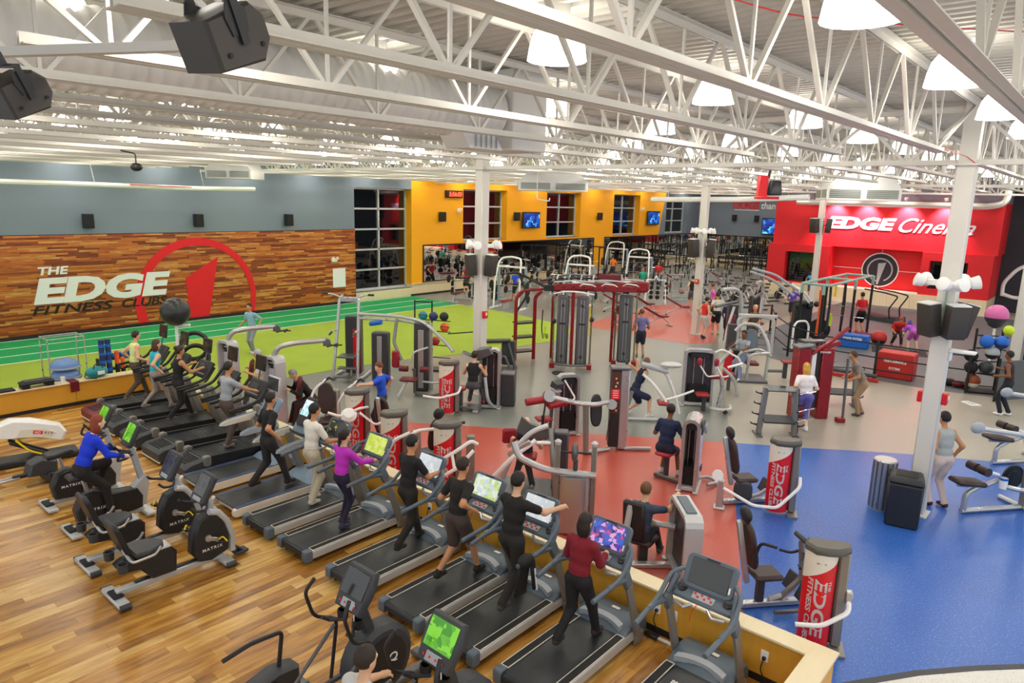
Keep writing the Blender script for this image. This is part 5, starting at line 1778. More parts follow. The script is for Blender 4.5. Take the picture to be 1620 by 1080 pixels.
t = thing('leg_press', 'seated press frame with a rounded silver hood around the seated bearded man', 'weight machine', (21.6, 8.65, .003), 215)
tb(t, 'hood_frame', [(.1, .6, .05), (.1, .65, 1.1), (-.1, .3, 1.75), (-.2, -.2, 1.75), (-.2, -.4, 1.5)], .055, 'silver_paint', .3)
oval_pad(t, 'backrest', (-.1, .1, 1.2), .42, .8, .1, 'blue_grey', -18)
pad(t, 'seat', (.2, .1, .55), (.45, .42, .1), 'maroon_vinyl')
tb(t, 'arm_frame', [(.35, -.4, .06), (.35, -.35, .9), (.3, .3, 1.05), (.2, .7, .8)], .045, 'silver', .2)
tb(t, 'arm_frame', [(.55, -.1, .06), (.5, -.05, .9), (.5, .55, .95)], .045, 'silver', .2)
bx(t, 'stack', (-.2, -.35, .45), (.35, .4, .9), 'black_plastic', b=.03)
bx(t, 'base', (.15, .1, .04), (1.0, .9, .07), 'steel_dark')
pad(t, 'side_seat', (.1, 1.25, .62), (.34, .4, .07), 'red_vinyl')
bx(t, 'side_post', (.05, 1.2, .32), (.12, .12, .5), 'dark_grey')
tb(t, 'side_beam', [(.1, .6, .3), (.05, 1.2, .3)], .05, 'steel_dark')

# bar and plate racks
def bar_rack(label, loc, rz, bars=True):
    t = thing('weight_rack', label, 'weight rack', loc, rz, 'A-frame racks with a middle shelf')
    for s in (-1, 1):
        MB().beam((.0, s * .42, .02), (0, s * .34, 1.2), .13, .1, b=.015, upv=(1, 0, 0)).build('upright', 'shroud_tan', t)
        bx(t, 'foot', (0, s * .44, .015), (.5, .16, .03), 'steel_dark')
        for k in range(4):
            o = MB().prism([(-.02, 0), (.16, .05), (.17, .11), (.12, .06), (-.02, .05)], 'x', -.02, .02).build('bar_hook', 'black_plastic', t)
            o.location = (0.0, s * (.47 - .02 * k), .22 + .26 * k)
            o.scale = (1, s, 1)
    MB().prism([(-.2, .03), (.22, -.02), (.24, .02), (-.2, .08)], 'y', -.36, .36).build('shelf', 'dark_grey', t).location = (0, 0, .38)
    MB().prism([(-.14, .03), (.14, -.01), (.16, .02), (-.14, .08)], 'y', -.33, .33).build('shelf', 'steel_dark', t).location = (0, 0, 1.14)
    MB().beam((-.14, .52, .02), (-.1, .44, 1.18), .06, .06, b=.01, upv=(1, 0, 0)).build('rear_upright', 'dark_grey', t)
    return t
r_ = bar_rack('A-frame handle rack with grey shelf and black hooks beside the blond woman', (16.6, 5.75, .003), 215)
for i, (z, l) in enumerate(((1.12, .35), (.7, .3), (.45, .32))):
    g = thing('cable_bar', 'chrome cable handle bar hung on the rack hooks', 'handle bar', (16.78, 5.28, z), 215, 'cable bars on the rack')
    MB().tube(arc([(.14, -.1, 0), (.16, .05, .06), (.14, .25, .1)], .05), .018, 8).build('bar', 'chrome', g)
    MB().tube([(.14, -.1, 0), (.14, -.14, -.02)], .026, 8).build('grip', 'black_plastic', g)
g = thing('row_bar', 'close-grip steel row bar lying on the top shelf of the rack', 'handle bar', (16.62, 5.72, 1.235), 215)
MB().tube(arc([(-.06, -.05, 0), (.06, -.05, 0), (.06, .06, 0), (-.06, .06, 0), (-.06, -.05, 0)], .02), .012, 6).build('frame', 'steel_dark', g)
MB().tube([(.06, -.05, .01), (.06, .06, .01)], .018, 8).build('grip', 'black_plastic', g)
bar_rack('A-frame handle rack with a grey shelf behind the dark red column machine', (20.5, 5.45, .003), 215)

t = thing('red_cable_column', 'dark red cable column machine with a slanted top arm behind the woman in the white top', 'weight machine', (18.75, 5.75, .003), 222)
bx(t, 'left_shroud', (0, -.3, .95), (.4, .34, 1.9), 'red_metal', b=.02)
bx(t, 'right_shroud', (0, .32, .95), (.4, .32, 1.9), 'red_metal', b=.02)
bx(t, 'white_guide', (.1, -.02, 1.05), (.06, .12, 1.5), 'sign_white')
bx(t, 'black_guide', (.1, .12, 1.05), (.06, .1, 1.5), 'black_plastic')
bx(t, 'top_cap', (0, -.28, 1.93), (.46, .46, .06), 'steel_dark', (R(8), 0, 0), b=.02)
bx(t, 'top_cap', (-.3, .1, 2.0), (.3, .6, .06), 'steel_dark', b=.02)
tb(t, 'top_arm', [(.15, -.1, 1.75), (.1, .35, 2.05), (-.1, .9, 2.4)], .05, 'red_metal', .1)
bx(t, 'top_arm_box', (.05, .35, 1.95), (.2, .6, .1), 'red_metal', (R(20), 0, 0))
lettering('POWER', .28, .05, 'sign_white', (.21, .08, 1.78), (0, 1, 0), (0, 0, 1), t, bold=.01, extrude=.002, shear=.2, name='print')
tb(t, 'front_post', [(.45, .75, .03), (.42, .72, 1.7)], .035, 'steel_dark')
bx(t, 'front_foot', (.42, .7, .06), (.2, .2, .12), 'red_metal')
# ------------------------------------------------------------------ big red rig
t = thing('cable_rig', 'large red and black multi-station cable rig with grey stack columns', 'weight machine', (18.6, 13.45, .003), 213)
def rig_column(y, x=0, w=.38):
    bx(t, 'stack_column', (x, y, 1.25), (.3, w, 2.35), 'rig_grey', b=.05)
    for s in (-1, 1):
        MB().lathe([(.05, 0), (.05, .02)], (x + .155, y, 1.25 + s * .85), n=12, axis=(1, 0, 0)).build('knob', 'black_plastic', t)
    for s in (-1, 1):
        bx(t, 'slot', (x + .152, y + s * .05, 1.25), (.006, .02, 2.1), 'silver')
    bx(t, 'plate_mark', (x + .155, y, 1.5), (.02, .22, .06), 'black_plastic')
rig_column(-.32); rig_column(.32)
rig_column(1.75, -.9, .46)
tb(t, 'red_post', [(.12, 0, .05), (.12, 0, 2.65)], .055, 'red_metal')
for y, x in ((-.62, .05), (.62, .05), (1.42, -.9), (2.1, -.85)):
    tb(t, 'chrome_rail', [(x, y, .1), (x, y, 2.5)], .028, 'chrome_dull')
for y in (-.62, .62):
    bx(t, 'red_foot', (.12, y, .08), (.3, .16, .16), 'red_metal')
    MB().ball((.05, y, 1.55 + .1 * (y > 0)), .09, 12, 8).build('pulley_carriage', 'black_plastic', t)
for y in (1.42, 2.1):
    bx(t, 'red_foot', (-.8, y, .08), (.3, .16, .16), 'red_metal')
tb(t, 'foot_bar', [(.15, -.6, .12), (.3, 0, .12), (.15, .6, .12)], .04, 'steel_dark', .3)
tb(t, 'curved_top_bar', [(.2, -.65, 2.48), (.32, -.2, 2.6), (.32, .25, 2.58), (.2, .68, 2.5)], .025, 'sign_white', .2)
for y0, y1, x in ((-.65, .65, .1), (.3, 1.6, -.35), (1.2, 2.3, -.85)):
    MB().beam((x, y0, 2.68), (x - .3, y1, 2.74), .14, .2, b=.02).build('red_header', 'red_metal', t)
    tb(t, 'header_bar', [(x + .1, y0, 2.86), (x - .05, (y0 + y1) / 2, 2.92), (x - .2, y1, 2.88)], .028, 'silver_paint', .2)
    for k in range(5):
        q = k / 4
        MB().lathe([(.035, 0), (.035, .02)], (x + .065 - .3 * q, y0 + (y1 - y0) * q, 2.7), n=10, axis=(1, 0, 0)).build('header_hole', 'black_plastic', t)
tb(t, 'red_upright', [(-.9, 1.32, .05), (-.9, 1.32, 2.7)], .05, 'red_metal')
# bay with the shelves on the turf side
for y, x in ((-1.95, -.35), (-1.35, -.75), (-.75, -1.1)):
    tb(t, 'red_upright', [(x, y, .03), (x, y, 2.2), (x - .1, y + .2, 2.42)], .062, 'red_metal', .1)
tb(t, 'red_top_loop', [(-.35, -1.95, 2.2), (-.4, -1.8, 2.45), (-.6, -1.2, 2.5), (-.3, -.6, 2.62)], .05, 'red_metal', .2)
for z in (1.3, .8, .3):
    MB().prism([(-.3, -1.9), (-.75, -1.3), (-1.05, -1.5), (-.65, -2.1)], 'z', z, z + .05).build('shelf', 'black_plastic', t)
tb(t, 'black_boom', [(-.3, -.7, 2.5), (-.5, -1.6, 2.9), (-.55, -2.0, 3.05), (-.5, -2.3, 3.0)], .045, 'black_plastic', .15)
tb(t, 'black_boom', [(-.55, -1.9, 3.0), (-.6, -1.6, 2.3), (-.4, -1.95, 1.7)], .04, 'black_plastic', .15)
tb(t, 'monkey_bar', [(-.3, -.9, 2.75), (-.6, -.1, 2.95), (-1.0, .8, 2.9)], .035, 'black_plastic', .2)
tb(t, 'monkey_bar', [(-.8, -1.0, 2.85), (-1.1, -.2, 3.0), (-1.4, .6, 2.95)], .035, 'steel_dark', .2)
tb(t, 'monkey_bar', [(-.2, -.2, 2.75), (-.6, .7, 2.85), (-.9, 1.6, 2.75)], .035, 'silver_paint', .2)
for k in range(4):
    tb(t, 'cross_rung', [(-.4 - .05 * k, -.6 + .4 * k, 2.9), (-.95 - .05 * k, -.6 + .4 * k, 2.98)], .025, 'silver_paint')
MB().box((-.75, 1.15, 2.95), (.06, .75, .28), b=.03).build('back_pad', 'maroon_vinyl', t)
MB().beam((-.15, -.7, 2.66), (-.75, 2.35, 2.62), .16, .2, b=.02).build('red_header', 'red_metal', t)
for k in range(8):
    q = k / 7
    MB().lathe([(.05, 0), (.05, .02)], (-.06 - .6 * q, -.6 + 2.8 * q, 2.65), n=12, axis=(1, .2, 0)).build('header_hole', 'maroon_vinyl', t)
for k in range(3):
    tb(t, 'pull_up_grip', [(.05 - .25 * k, .2 + .7 * k, 2.75), (.3 - .25 * k, .3 + .7 * k, 2.85), (.3 - .25 * k, .6 + .7 * k, 2.83), (.05 - .25 * k, .7 + .7 * k, 2.75)], .022, 'sign_white', .06)
bx(t, 'hub_block', (-.75, 2.25, 2.72), (.3, .4, .34), 'red_metal', b=.05)
bx(t, 'sign_box', (-.15, -.75, 2.62), (.12, .5, .2), 'black_plastic')
tb(t, 'rope_handle', [(.0, -1.0, 1.9), (.0, -1.02, 1.35), (.02, -1.0, 1.1)], .02, 'black_plastic')
tb(t, 'strap_yellow', [(.0, -.9, 1.35), (.0, -.92, .95)], .025, 'lime')
tb(t, 'strap_yellow', [(.1, .56, 2.1), (.1, .57, 1.1)], .02, 'yellow')
for k in range(2):
    tb(t, 'loop_grip', [(.0, -1.0 + .12 * k, 1.1), (.03, -.97 + .12 * k, .95), (.0, -.93 + .12 * k, .95), (.0, -.95 + .12 * k, 1.1)], .015, 'black_plastic', .03)

# small gear on and by the rig shelves
g = thing('kettle_plates', 'black loose plates lying on the floor by the red rig', 'weight plates', (17.6, 13.2, .003))
MB().lathe([(.2, 0), (.22, .02), (.2, .04)], n=20).build('plate', 'plate_iron', g)
g = thing('grey_lying_bench', 'blurred grey exercise bench with black frame left of the red rig', 'bench', (16.6, 14.9, .003), 215)
pad(g, 'pad', (0, -.1, .95), (.36, .9, .08), 'black_plastic', (R(4), 0, 0))
tb(g, 'lime_bar', [(.1, -.7, .82), (.1, .1, .9)], .03, 'lime')
tb(g, 'mast', [(.1, .4, .05), (.1, .2, .5), (.0, -.35, .05)], .05, 'steel_dark', .1)
tb(g, 'mast', [(0, .55, .05), (0, .3, .9)], .05, 'steel_dark')
bx(g, 'base', (0, .1, .04), (.6, 1.0, .07), 'steel_dark')
bx(g, 'shroud', (-.15, .3, .55), (.25, .45, .8), 'shroud_dark', b=.03)

# medicine ball rack by the column
g = thing('ball_rack', 'black upright rack holding coloured medicine balls at the turf edge', 'ball rack', (15.0, 16.35, .003), 215)
for s in (-1, 1):
    tb(g, 'post', [(0, s * .28 - .3, .03), (0, s * .28 - .3, 2.25)], .025, 'black_plastic')
tb(g, 'top_bar', [(0, -.58, 2.2), (0, -.02, 2.2)], .025, 'black_plastic')
for k, z in enumerate((.45, .85, 1.3, 1.65)):
    for s in (-1, 1):
        tb(g, 'prong', [(0.12, -.35 + .18 * s, z), (.15, .62, z - .02)], .014, 'black_plastic')
bx(g, 'base', (.05, -.1, .03), (.5, 1.0, .06), 'black_plastic')
tb(g, 'boom', [(0, .5, 1.2), (-.3, 1.6, 1.28)], .02, 'black_plastic')
BALLS = [(-.28, 1.78, 'teal', 'teal medicine ball on the top pegs of the black rack'), (.06, 1.77, 'blue_dark', 'navy medicine ball on the top pegs of the black rack'), (.40, 1.78, 'black_plastic', 'black medicine ball on the top pegs of the black rack'),
         (-.22, 1.43, 'blue_dark', 'navy medicine ball on the second pegs of the black rack'), (.42, 1.43, 'orange', 'orange medicine ball on the second pegs of the black rack'),
         (-.26, .98, 'yellow_dark', 'black and yellow medicine ball on the third pegs of the black rack'), (.12, .97, 'brick_red', 'red medicine ball on the third pegs of the black rack'), (-.26, .58, 'blue', 'bright blue medicine ball on the lowest pegs of the black rack')]
M9 = Matrix.Rotation(R(215), 3, 'Z')
for y, z, m, lb in BALLS:
    p = M9 @ Vector((.14, y, 0))
    o = MB().ball((0, 0, 0), .145, 16, 12).build('medicine_ball', m)
    MB().lathe([(.147, -.012), (.149, 0), (.147, .012)], n=24, axis=(.3, .2, 1), cap=False).build('seam', 'black_plastic', o)
    o.location = (15.0 + p.x, 16.35 + p.y, z + .003)
    tag(o, lb, 'ball', 'medicine balls on the black rack')

# ------------------------------------------------------------------ free-weight area
def plate(r=.22, th=.05):
    k = ('disc', r)
    if k not in PL:
        PL[k] = MB().lathe([(.03, -th / 2), (r * .5, -th / 2), (r * .55, -th / 4), (r * .85, -th / 4), (r * .9, -th / 2), (r, -th / 2 + .008), (r, th / 2 - .008), (r * .9, th / 2), (r * .85, th / 4), (r * .55, th / 4), (r * .5, th / 2), (.03, th / 2)], n=20, axis=(0, 1, 0)).mesh('weight_plate', 'plate_iron')
    return PL[k]
def put_plate(t, loc, r=.22, ax=None):
    o = bpy.data.objects.new('weight_plate', plate(r))
    C.objects.link(o)
    o.parent = t
    o.location = loc
    if ax == 'x':
        o.rotation_euler = (0, 0, R(90))
    return o
def plate_bench(label, loc, rz, up=1.25, group='plate-loaded benches'):
    t = thing('bench_press', label, 'weight bench', loc, rz, group)
    pad(t, 'bench_pad', (.35, 0, .45), (1.2, .28, .09), 'maroon_vinyl')
    tb(t, 'bench_frame', [(-.3, 0, .35), (.8, 0, .35), (.95, 0, .05)], .04, 'silver_paint', .1)
    bx(t, 'front_foot', (.95, 0, .03), (.1, .6, .06), 'silver_paint')
    bx(t, 'rear_foot', (-.35, 0, .03), (.1, 1.1, .06), 'silver_paint')
    for s in (-1, 1):
        tb(t, 'rack_post', [(-.35, s * .52, .03), (-.35, s * .52, up)], .04, 'silver_paint')
        bx(t, 'bar_hook', (-.30, s * .52, up - .25), (.12, .05, .1), 'steel_dark')
        put_plate(t, (-.35, s * .64, .45), .2); put_plate(t, (-.35, s * .64, .85), .17)
    b = tb(t, 'barbell', [(-.26, -1.05, up - .15), (-.26, 1.05, up - .15)], .018, 'chrome')
    for s in (-1, 1):
        put_plate(t, (-.26, s * .82, up - .15), .22)
    return t
def rot_bench(label, loc, rz, ang=25, group='adjustable benches', sit='maroon_vinyl'):
    t = thing('incline_bench', label, 'weight bench', loc, rz, group)
    M = euler((0, R(-ang), 0))
    g = MB().box((.45, 0, 0), (.95, .28, .08), b=.03); g.v = [tuple(M @ Vector(p) + Vector((0, 0, .45))) for p in g.v]
    g.build('back_pad', sit, t)
    pad(t, 'seat', (-.22, 0, .45), (.36, .3, .08), sit)
    tb(t, 'spine', [(-.5, 0, .08), (-.2, 0, .38), (.1, 0, .38), (.75, 0, .08)], .035, 'silver_paint', .08)
    bx(t, 'front_foot', (-.5, 0, .04), (.08, .55, .06), 'silver_paint')
    bx(t, 'rear_foot', (.75, 0, .04), (.08, .6, .06), 'silver_paint')
    tb(t, 'strut', [(.3, 0, .3), (.45, 0, .6 + .006 * ang)], .025, 'silver_paint')
    for s in (-1, 1):
        MB().ball((.75, s * .3, .05), .05, 8, 6).build('wheel', 'black_plastic', t)
    return t
pb = plate_bench('plate-loaded bench beside the end of the running track', (26.7, 26.9, .003), 200)
dup(pb, (26.4, 25.2, .003), 205, 'plate-loaded bench with large plates behind the column at the turf edge')
dup(pb, (29.0, 26.6, .003), 190, 'plate-loaded bench half hidden behind the column at the turf edge')
dup(pb, (31.6, 27.6, .003), 195, 'plate-loaded bench under the long mirror by the column')

def smith(label, loc, rz):
    t = thing('smith_machine', label, 'weight machine', loc, rz, 'smith machines with a white arched frame')
    for s in (-1, 1):
        MB().beam((0, s * .8, .02), (.1, s * .75, 2.15), .13, .09, b=.02, upv=(1, 0, 0)).build('side_post', 'smith_blue', t)
        tb(t, 'arch', [(.75, s * .7, .05), (.65, s * .7, 1.4), (.4, s * .62, 2.35), (.2, s * .5, 2.55), (.2, 0, 2.62)], .05, 'sign_white', .4)
        bx(t, 'base_rail', (.4, s * .78, .04), (1.2, .1, .08), 'sign_white')
        for z in (.5, .9):
            put_plate(t, (.1, s * .92, z), .2)
        put_plate(t, (.45, s * 1.0, 1.2), .22)
    tb(t, 'cross_beam', [(.15, -.75, 2.1), (.15, .75, 2.1)], .05, 'sign_white')
    tb(t, 'bar', [(.45, -1.15, 1.2), (.45, 1.15, 1.2)], .018, 'chrome')
    tb(t, 'lower_cross', [(.15, -.75, .4), (.15, .75, .4)], .04, 'smith_blue')
    pad(t, 'bench_pad', (.7, 0, .45), (1.0, .28, .09), 'red_vinyl')
    bx(t, 'bench_leg', (.7, 0, .2), (.5, .1, .4), 'silver_paint')
    return t
sm = smith('white-arched smith machine near the column at the turf edge', (26.9, 23.3, .003), 195)
dup(sm, (30.9, 21.9, .003), 195, 'white-arched smith machine behind the red rig')

def plate_tree(label, loc, rz):
    t = thing('plate_tree', label, 'weight rack', loc, rz)
    for s in (-1, 1):
        for q in (-1, 1):
            tb(t, 'leg', [(q * .35, s * .55, .02), (q * .12, s * .5, 1.3)], .035, 'sign_white')
        tb(t, 'side_bar', [(-.12, s * .5, 1.3), (.12, s * .5, 1.3)], .03, 'sign_white')
    tb(t, 'top_bar', [(0, -.5, 1.32), (0, -.1, 1.32), (0, 0, 1.55), (0, .1, 1.32), (0, .5, 1.32)], .03, 'sign_white', .04)
    for y in (-.25, .1, .55):
        for k in range(4):
            o = put_plate(t, (.2, y, .38 + .26 * k), .12 - .01 * k, 'x')
    return t
plate_tree('white A-shaped rack hung with small black plates on the grey floor', (34.2, 19.2, .003), 215)
bA = rot_bench('flat-backed incline bench with a long dark red pad on the red floor patch', (28.0, 15.4, .0035), 150, 28)
dup(bA, (31.6, 16.2, .0035), 120, 'adjustable bench standing right behind the column on the red floor patch')
dup(bA, (27.2, 17.0, .0035), 215, 'low incline bench with a grey cover behind the bending man in violet')
dup(bA, (31.0, 17.8, .003), 160, 'adjustable bench at the far edge of the red floor patch')
dup(pb, (37.4, 19.3, .003), 210, 'plate-loaded bench with a big black plate beyond the red floor patch')
dup(pb, (39.6, 21.2, .003), 205, 'plate-loaded bench with upright dark red pads in the far weights area')
dup(pb, (33.5, 23.0, .003), 200, 'plate-loaded bench in front of the orange pillar strip')
dup(pb, (42.5, 24.5, .003), 200, 'plate-loaded bench by the second long mirror')
dup(pb, (36.5, 26.3, .003), 195, 'plate-loaded bench below the first long mirror')

def dumbbell_rack(label, loc, rz, n=14):
    t = thing('dumbbell_rack', label, 'dumbbell rack', loc, rz)
    w = n * .26
    for z, x in ((.42, 0), (.85, -.12)):
        MB().prism([(-.16, 0), (.2, -.07), (.2, -.03), (-.16, .04)], 'y', -w / 2, w / 2).build('shelf', 'dark_grey', t).location = (x, 0, z)
    k = int(w / 1.4) + 1
    for i in range(k + 1):
        bx(t, 'upright', (-.1, -w / 2 + w * i / k, .5), (.3, .06, 1.0), 'dark_grey')
    return t
DB = MB()
for s in (-1, 1):
    DB.lathe([(.045, -.05), (.065, -.04), (.065, .04), (.045, .05)], (s * .11, 0, 0), n=12, axis=(1, 0, 0))
DB.cyl((-.1, 0, 0), (.1, 0, 0), .016, n=8)
DBM = DB.mesh('dumbbell', 'plate_iron')
def fill_rack(loc, rz, n, group, label):
    M = Matrix.Rotation(R(rz), 3, 'Z')
    for z, x in ((.50, 0), (.93, -.12)):
        for i in range(n):
            p = M @ Vector((x, -n * .13 + .13 + .26 * i, 0))
            o = bpy.data.objects.new('dumbbell', DBM)
            C.objects.link(o)
            o.location = (loc[0] + p.x, loc[1] + p.y, z + .02)
            o.rotation_euler = (0, R(10), R(rz))
            tag(o, label, 'dumbbell', group)
dumbbell_rack('long two-tier dumbbell rack along the second wall mirror', (49.0, 28.9, .003), -90, 20)
fill_rack((49.0, 28.9), -90, 20, 'dumbbells on the mirror-side rack', 'black hexagonal dumbbell on the rack along the second wall mirror')
dumbbell_rack('long two-tier dumbbell rack under the far grey wall', (59.0, 24.5, .003), 180, 20)
fill_rack((59.0, 24.5), 180, 20, 'dumbbells on the far rack', 'black dumbbell on the rack under the far grey wall')

# spin bikes
def spin_bike(label):
    t = thing('spin_bike', label, 'exercise bike', (0, 0, 0), 0, 'rows of spin bikes by the far wall')
    tb(t, 'frame', [(-.5, 0, .08), (-.1, 0, .5), (.45, 0, .6), (.55, 0, .08)], .035, 'silver_paint', .1)
    bx(t, 'front_foot', (.55, 0, .04), (.08, .5, .06), 'black_plastic')
    bx(t, 'rear_foot', (-.5, 0, .04), (.08, .5, .06), 'black_plastic')
    MB().lathe([(.24, -.03), (.24, .03)], (.42, 0, .4), n=20, axis=(0, 1, 0)).build('flywheel', 'black_plastic', t)
    tb(t, 'seat_post', [(-.12, 0, .5), (-.25, 0, 1.0)], .03, 'silver_paint')
    MB().prism([(-.42, -.1), (-.3, -.11), (-.05, -.03), (-.05, .03), (-.3, .11), (-.42, .1)], 'z', .98, 1.05, bev=.02).build('saddle', 'black_plastic', t)
    tb(t, 'bar_post', [(.42, 0, .6), (.36, 0, 1.15)], .03, 'silver_paint')
    for s in (-1, 1):
        tb(t, 'handlebar', [(.36, 0, 1.15), (.4, s * .18, 1.17), (.62, s * .16, 1.24)], .02, 'black_plastic', .06)
        MB().box((.05 + s * .1, s * .16, .33 - s * .1), (.1, .09, .03), b=.008).build('pedal', 'black_plastic', t)
    MB().cyl((.05, -.12, .33), (.05, .12, .33), .06).build('crank', 'steel_dark', t)
    return t
sb = spin_bike('black and silver spin bike standing in the rows left of the red wall')
first = True
for j in range(4):
    for i in range(4):
        loc = (37.0 + 1.75 * j, 14.5 + 1.1 * i + .5 * (j % 2), .003)
        if first:
            sb.location = loc; sb.rotation_euler = (0, 0, R(60)); first = False
        else:
            dup(sb, loc, 60)

# lat pulldown bank beyond the third column
def big_lat(label, loc, rz, seat='maroon_vinyl'):
    t = thing('pulldown_station', label, 'weight machine', loc, rz)
    tb(t, 'bent_mast', [(-.3, .3, .05), (-.3, .32, 1.5), (-.2, .2, 2.15), (.2, -.2, 2.3), (.7, -.7, 2.3)], .07, 'silver_paint', .35)
    tb(t, 'arm', [(-.1, .1, 1.75), (.5, -.5, 1.72), (.9, -.9, 1.66)], .06, 'steel_dark', .2)
    bx(t, 'stack', (-.4, .0, .8), (.3, .4, 1.6), 'shroud_dark', b=.03)
    pad(t, 'seat', (.3, -.2, .5), (.4, .4, .09), seat)
    pad(t, 'backrest', (-.05, -.1, .95), (.1, .36, .6), seat, (0, R(-10), 0))
    bx(t, 'seat_post', (.3, -.2, .24), (.1, .1, .45), 'steel_dark')
    bx(t, 'base', (.1, 0, .04), (1.2, .12, .07), 'silver_paint')
    tb(t, 'leg', [(.9, -.5, .03), (.6, -.35, .8), (.3, -.1, 1.6)], .05, 'silver_paint', .2)
    return t
big_lat('pulldown station with a bent silver mast behind the man with the blue towel', (26.3, 11.2, .003), 215)
big_lat('pulldown station with a black screen box between the column and the red wall', (29.8, 11.6, .003), 235)
t = thing('cable_cross_frame', 'pale rectangular cable frame behind the man stretching out his arm', 'weight machine', (25.2, 10.35, .003), 215)
for y in (-.2, 1.1):
    tb(t, 'post', [(0, y, .03), (0, y, 1.35), (0, .45, 1.45)], .06, 'silver_paint', .15)
bx(t, 'top_beam', (0, .5, 1.45), (.14, 1.4, .12), 'silver_paint', b=.02)
for z in (.35, .6, .85):
    tb(t, 'rung', [(-.05, -.2, z), (-.05, 1.1, z)], .02, 'steel_dark')
bx(t, 'stack', (.0, -.4, .55), (.3, .3, 1.1), 'shroud_dark')
t = thing('arch_hoop', 'white tubular arch frame standing by the rope fence', 'exercise frame', (27.5, 9.0, .004), 238)
tb(t, 'hoop', [(0, -.35, .03), (0, -.35, .95), (0, -.2, 1.15), (0, .2, 1.15), (0, .35, .95), (0, .35, .03)], .04, 'sign_white', .15)
tb(t, 'foot', [(-.1, -.35, .3), (-.1, .35, .3)], .02, 'steel_dark')
bx(t, 'base', (0, 0, .03), (.5, 1.1, .05), 'black_plastic')

# more of the dense far free-weight area
for k, (x, y, rz) in enumerate(((34.2, 27.0, 200), (33.2, 25.2, 190), (39.2, 26.8, 195), (43.4, 19.9, 215), (44.6, 21.8, 205), (47.0, 24.6, 200), (45.2, 26.9, 190), (50.2, 22.6, 205), (52.5, 26.0, 200), (35.0, 28.2, 190))):
    dup(pb, (x, y, .003), rz, 'plate-loaded bench in the crowded far weights area', 'far plate-loaded benches')
for k, (x, y, rz) in enumerate(((30.2, 19.0, 130), (33.0, 21.0, 160), (36.8, 23.6, 120), (42.8, 22.6, 140), (47.6, 21.8, 100), (38.0, 24.9, 150))):
    dup(bA, (x, y, .003), rz, 'adjustable bench in the crowded far weights area', 'far adjustable benches')
dup(sm, (38.6, 22.9, .003), 200, 'white-arched smith machine among the far plate-loaded benches')
dup(sm, (44.0, 28.0, .003), 190, 'white-arched smith machine in front of the orange pillar strip')
def tall_rack(label, loc, rz):
    t = thing('power_rack', label, 'weight rack', loc, rz, 'black power racks before the mirrors')
    for x in (-.6, .6):
        for y in (-.6, .6):
            bx(t, 'post', (x, y, 1.15), (.08, .08, 2.3), 'black_matte')
    for y in (-.6, .6):
        bx(t, 'top_rail', (0, y, 2.3), (1.28, .08, .08), 'black_matte')
        tb(t, 'safety_bar', [(-.6, y, .75), (.6, y, .75)], .03, 'steel_dark')
    bx(t, 'cross_rail', (-.6, 0, 2.3), (.08, 1.2, .08), 'black_matte')
    tb(t, 'barbell', [(.62, -1.05, 1.35), (.62, 1.05, 1.35)], .018, 'chrome')
    for s in (-1, 1):
        put_plate(t, (.62, s * .85, 1.35), .22)
        put_plate(t, (-.5, s * .72, .6), .22)
    return t
tr = tall_rack('black power rack loaded with plates before the wall mirrors', (47.5, 27.4, .003), 195)
for (x, y) in ((50.5, 27.2), (53.5, 26.8), (56.5, 25.8), (57.2, 23.2), (54.6, 21.6), (41.2, 28.2), (38.2, 28.3)):
    dup(tr, (x, y, .003), 195)
# ------------------------------------------------------------------ roped training corner
fp = [(30.2, 11.2), (28.0, 10.2), (26.0, 8.9), (24.85, 7.4), (24.7, 5.6), (24.8, 3.8), (24.95, 3.05)]
t = thing('rope_fence', 'black post and triple-rail fence around the rubber training corner', 'fence')
for i, (x, y) in enumerate(fp):
    bx(t, 'post', (x, y, .64), (.07, .07, 1.28), 'black_matte')
for i in range(len(fp) - 1):
    for z in (.32, .72, 1.16):
        tb(t, 'rail', [(*fp[i], z), (*fp[i + 1], z)], .022, 'black_matte')
t = thing('training_rig', 'dark training rig with teal-green top beams and hanging straps in the roped corner', 'exercise rig', (0, 0, .004))
for x in (27.6, 30.6, 33.2):
    for y in (9.15, 8.05):
        if x == 27.6 and y < 9: y = 8.35
        bx(t, 'post', (x, y, 1.12), (.09, .09, 2.24), 'black_matte')
        bx(t, 'post_top', (x, y, 2.42), (.1, .1, .4), 'rig_teal')
    tb(t, 'cross_beam', [(x, 9.15, 2.6), (x, 8.05, 2.6)], .05, 'rig_teal')
for y in (9.15, 8.15):
    tb(t, 'top_beam', [(27.6, y, 2.6), (33.2, y, 2.6)], .055, 'rig_teal')
for z in (1.1, 1.5):
    tb(t, 'bar', [(30.6, 9.3, z), (30.6, 7.6, z)], .018, 'chrome')
for i, (x, m, z0, z1) in enumerate(((28.4, 'orange', .5, 2.3), (28.6, 'purple', 1.0, 2.5), (29.6, 'black_plastic', .6, 2.4), (30.2, 'yellow', 1.9, 2.4), (30.0, 'lime', .7, 1.2), (31.6, 'black_plastic', .5, 2.4), (31.7, 'lime', 1.2, 1.6))):
    tb(t, 'strap', [(x, 8.7, z1), (x + .05, 8.68, (z0 + z1) / 2), (x, 8.7, z0)], .05, m)
tb(t, 'monkey_arm', [(27.6, 9.3, 2.3), (26.9, 10.0, 2.9), (26.4, 10.7, 3.1)], .05, 'light_grey', .2)
tb(t, 'monkey_arm', [(27.5, 9.4, 2.1), (27.1, 10.2, 2.7), (26.7, 10.9, 2.95)], .05, 'light_grey', .2)
t = thing('arm_pulley_machine', 'dark cable machine with pale swinging arms inside the roped corner', 'weight machine', (30.3, 9.95, .004), 215)
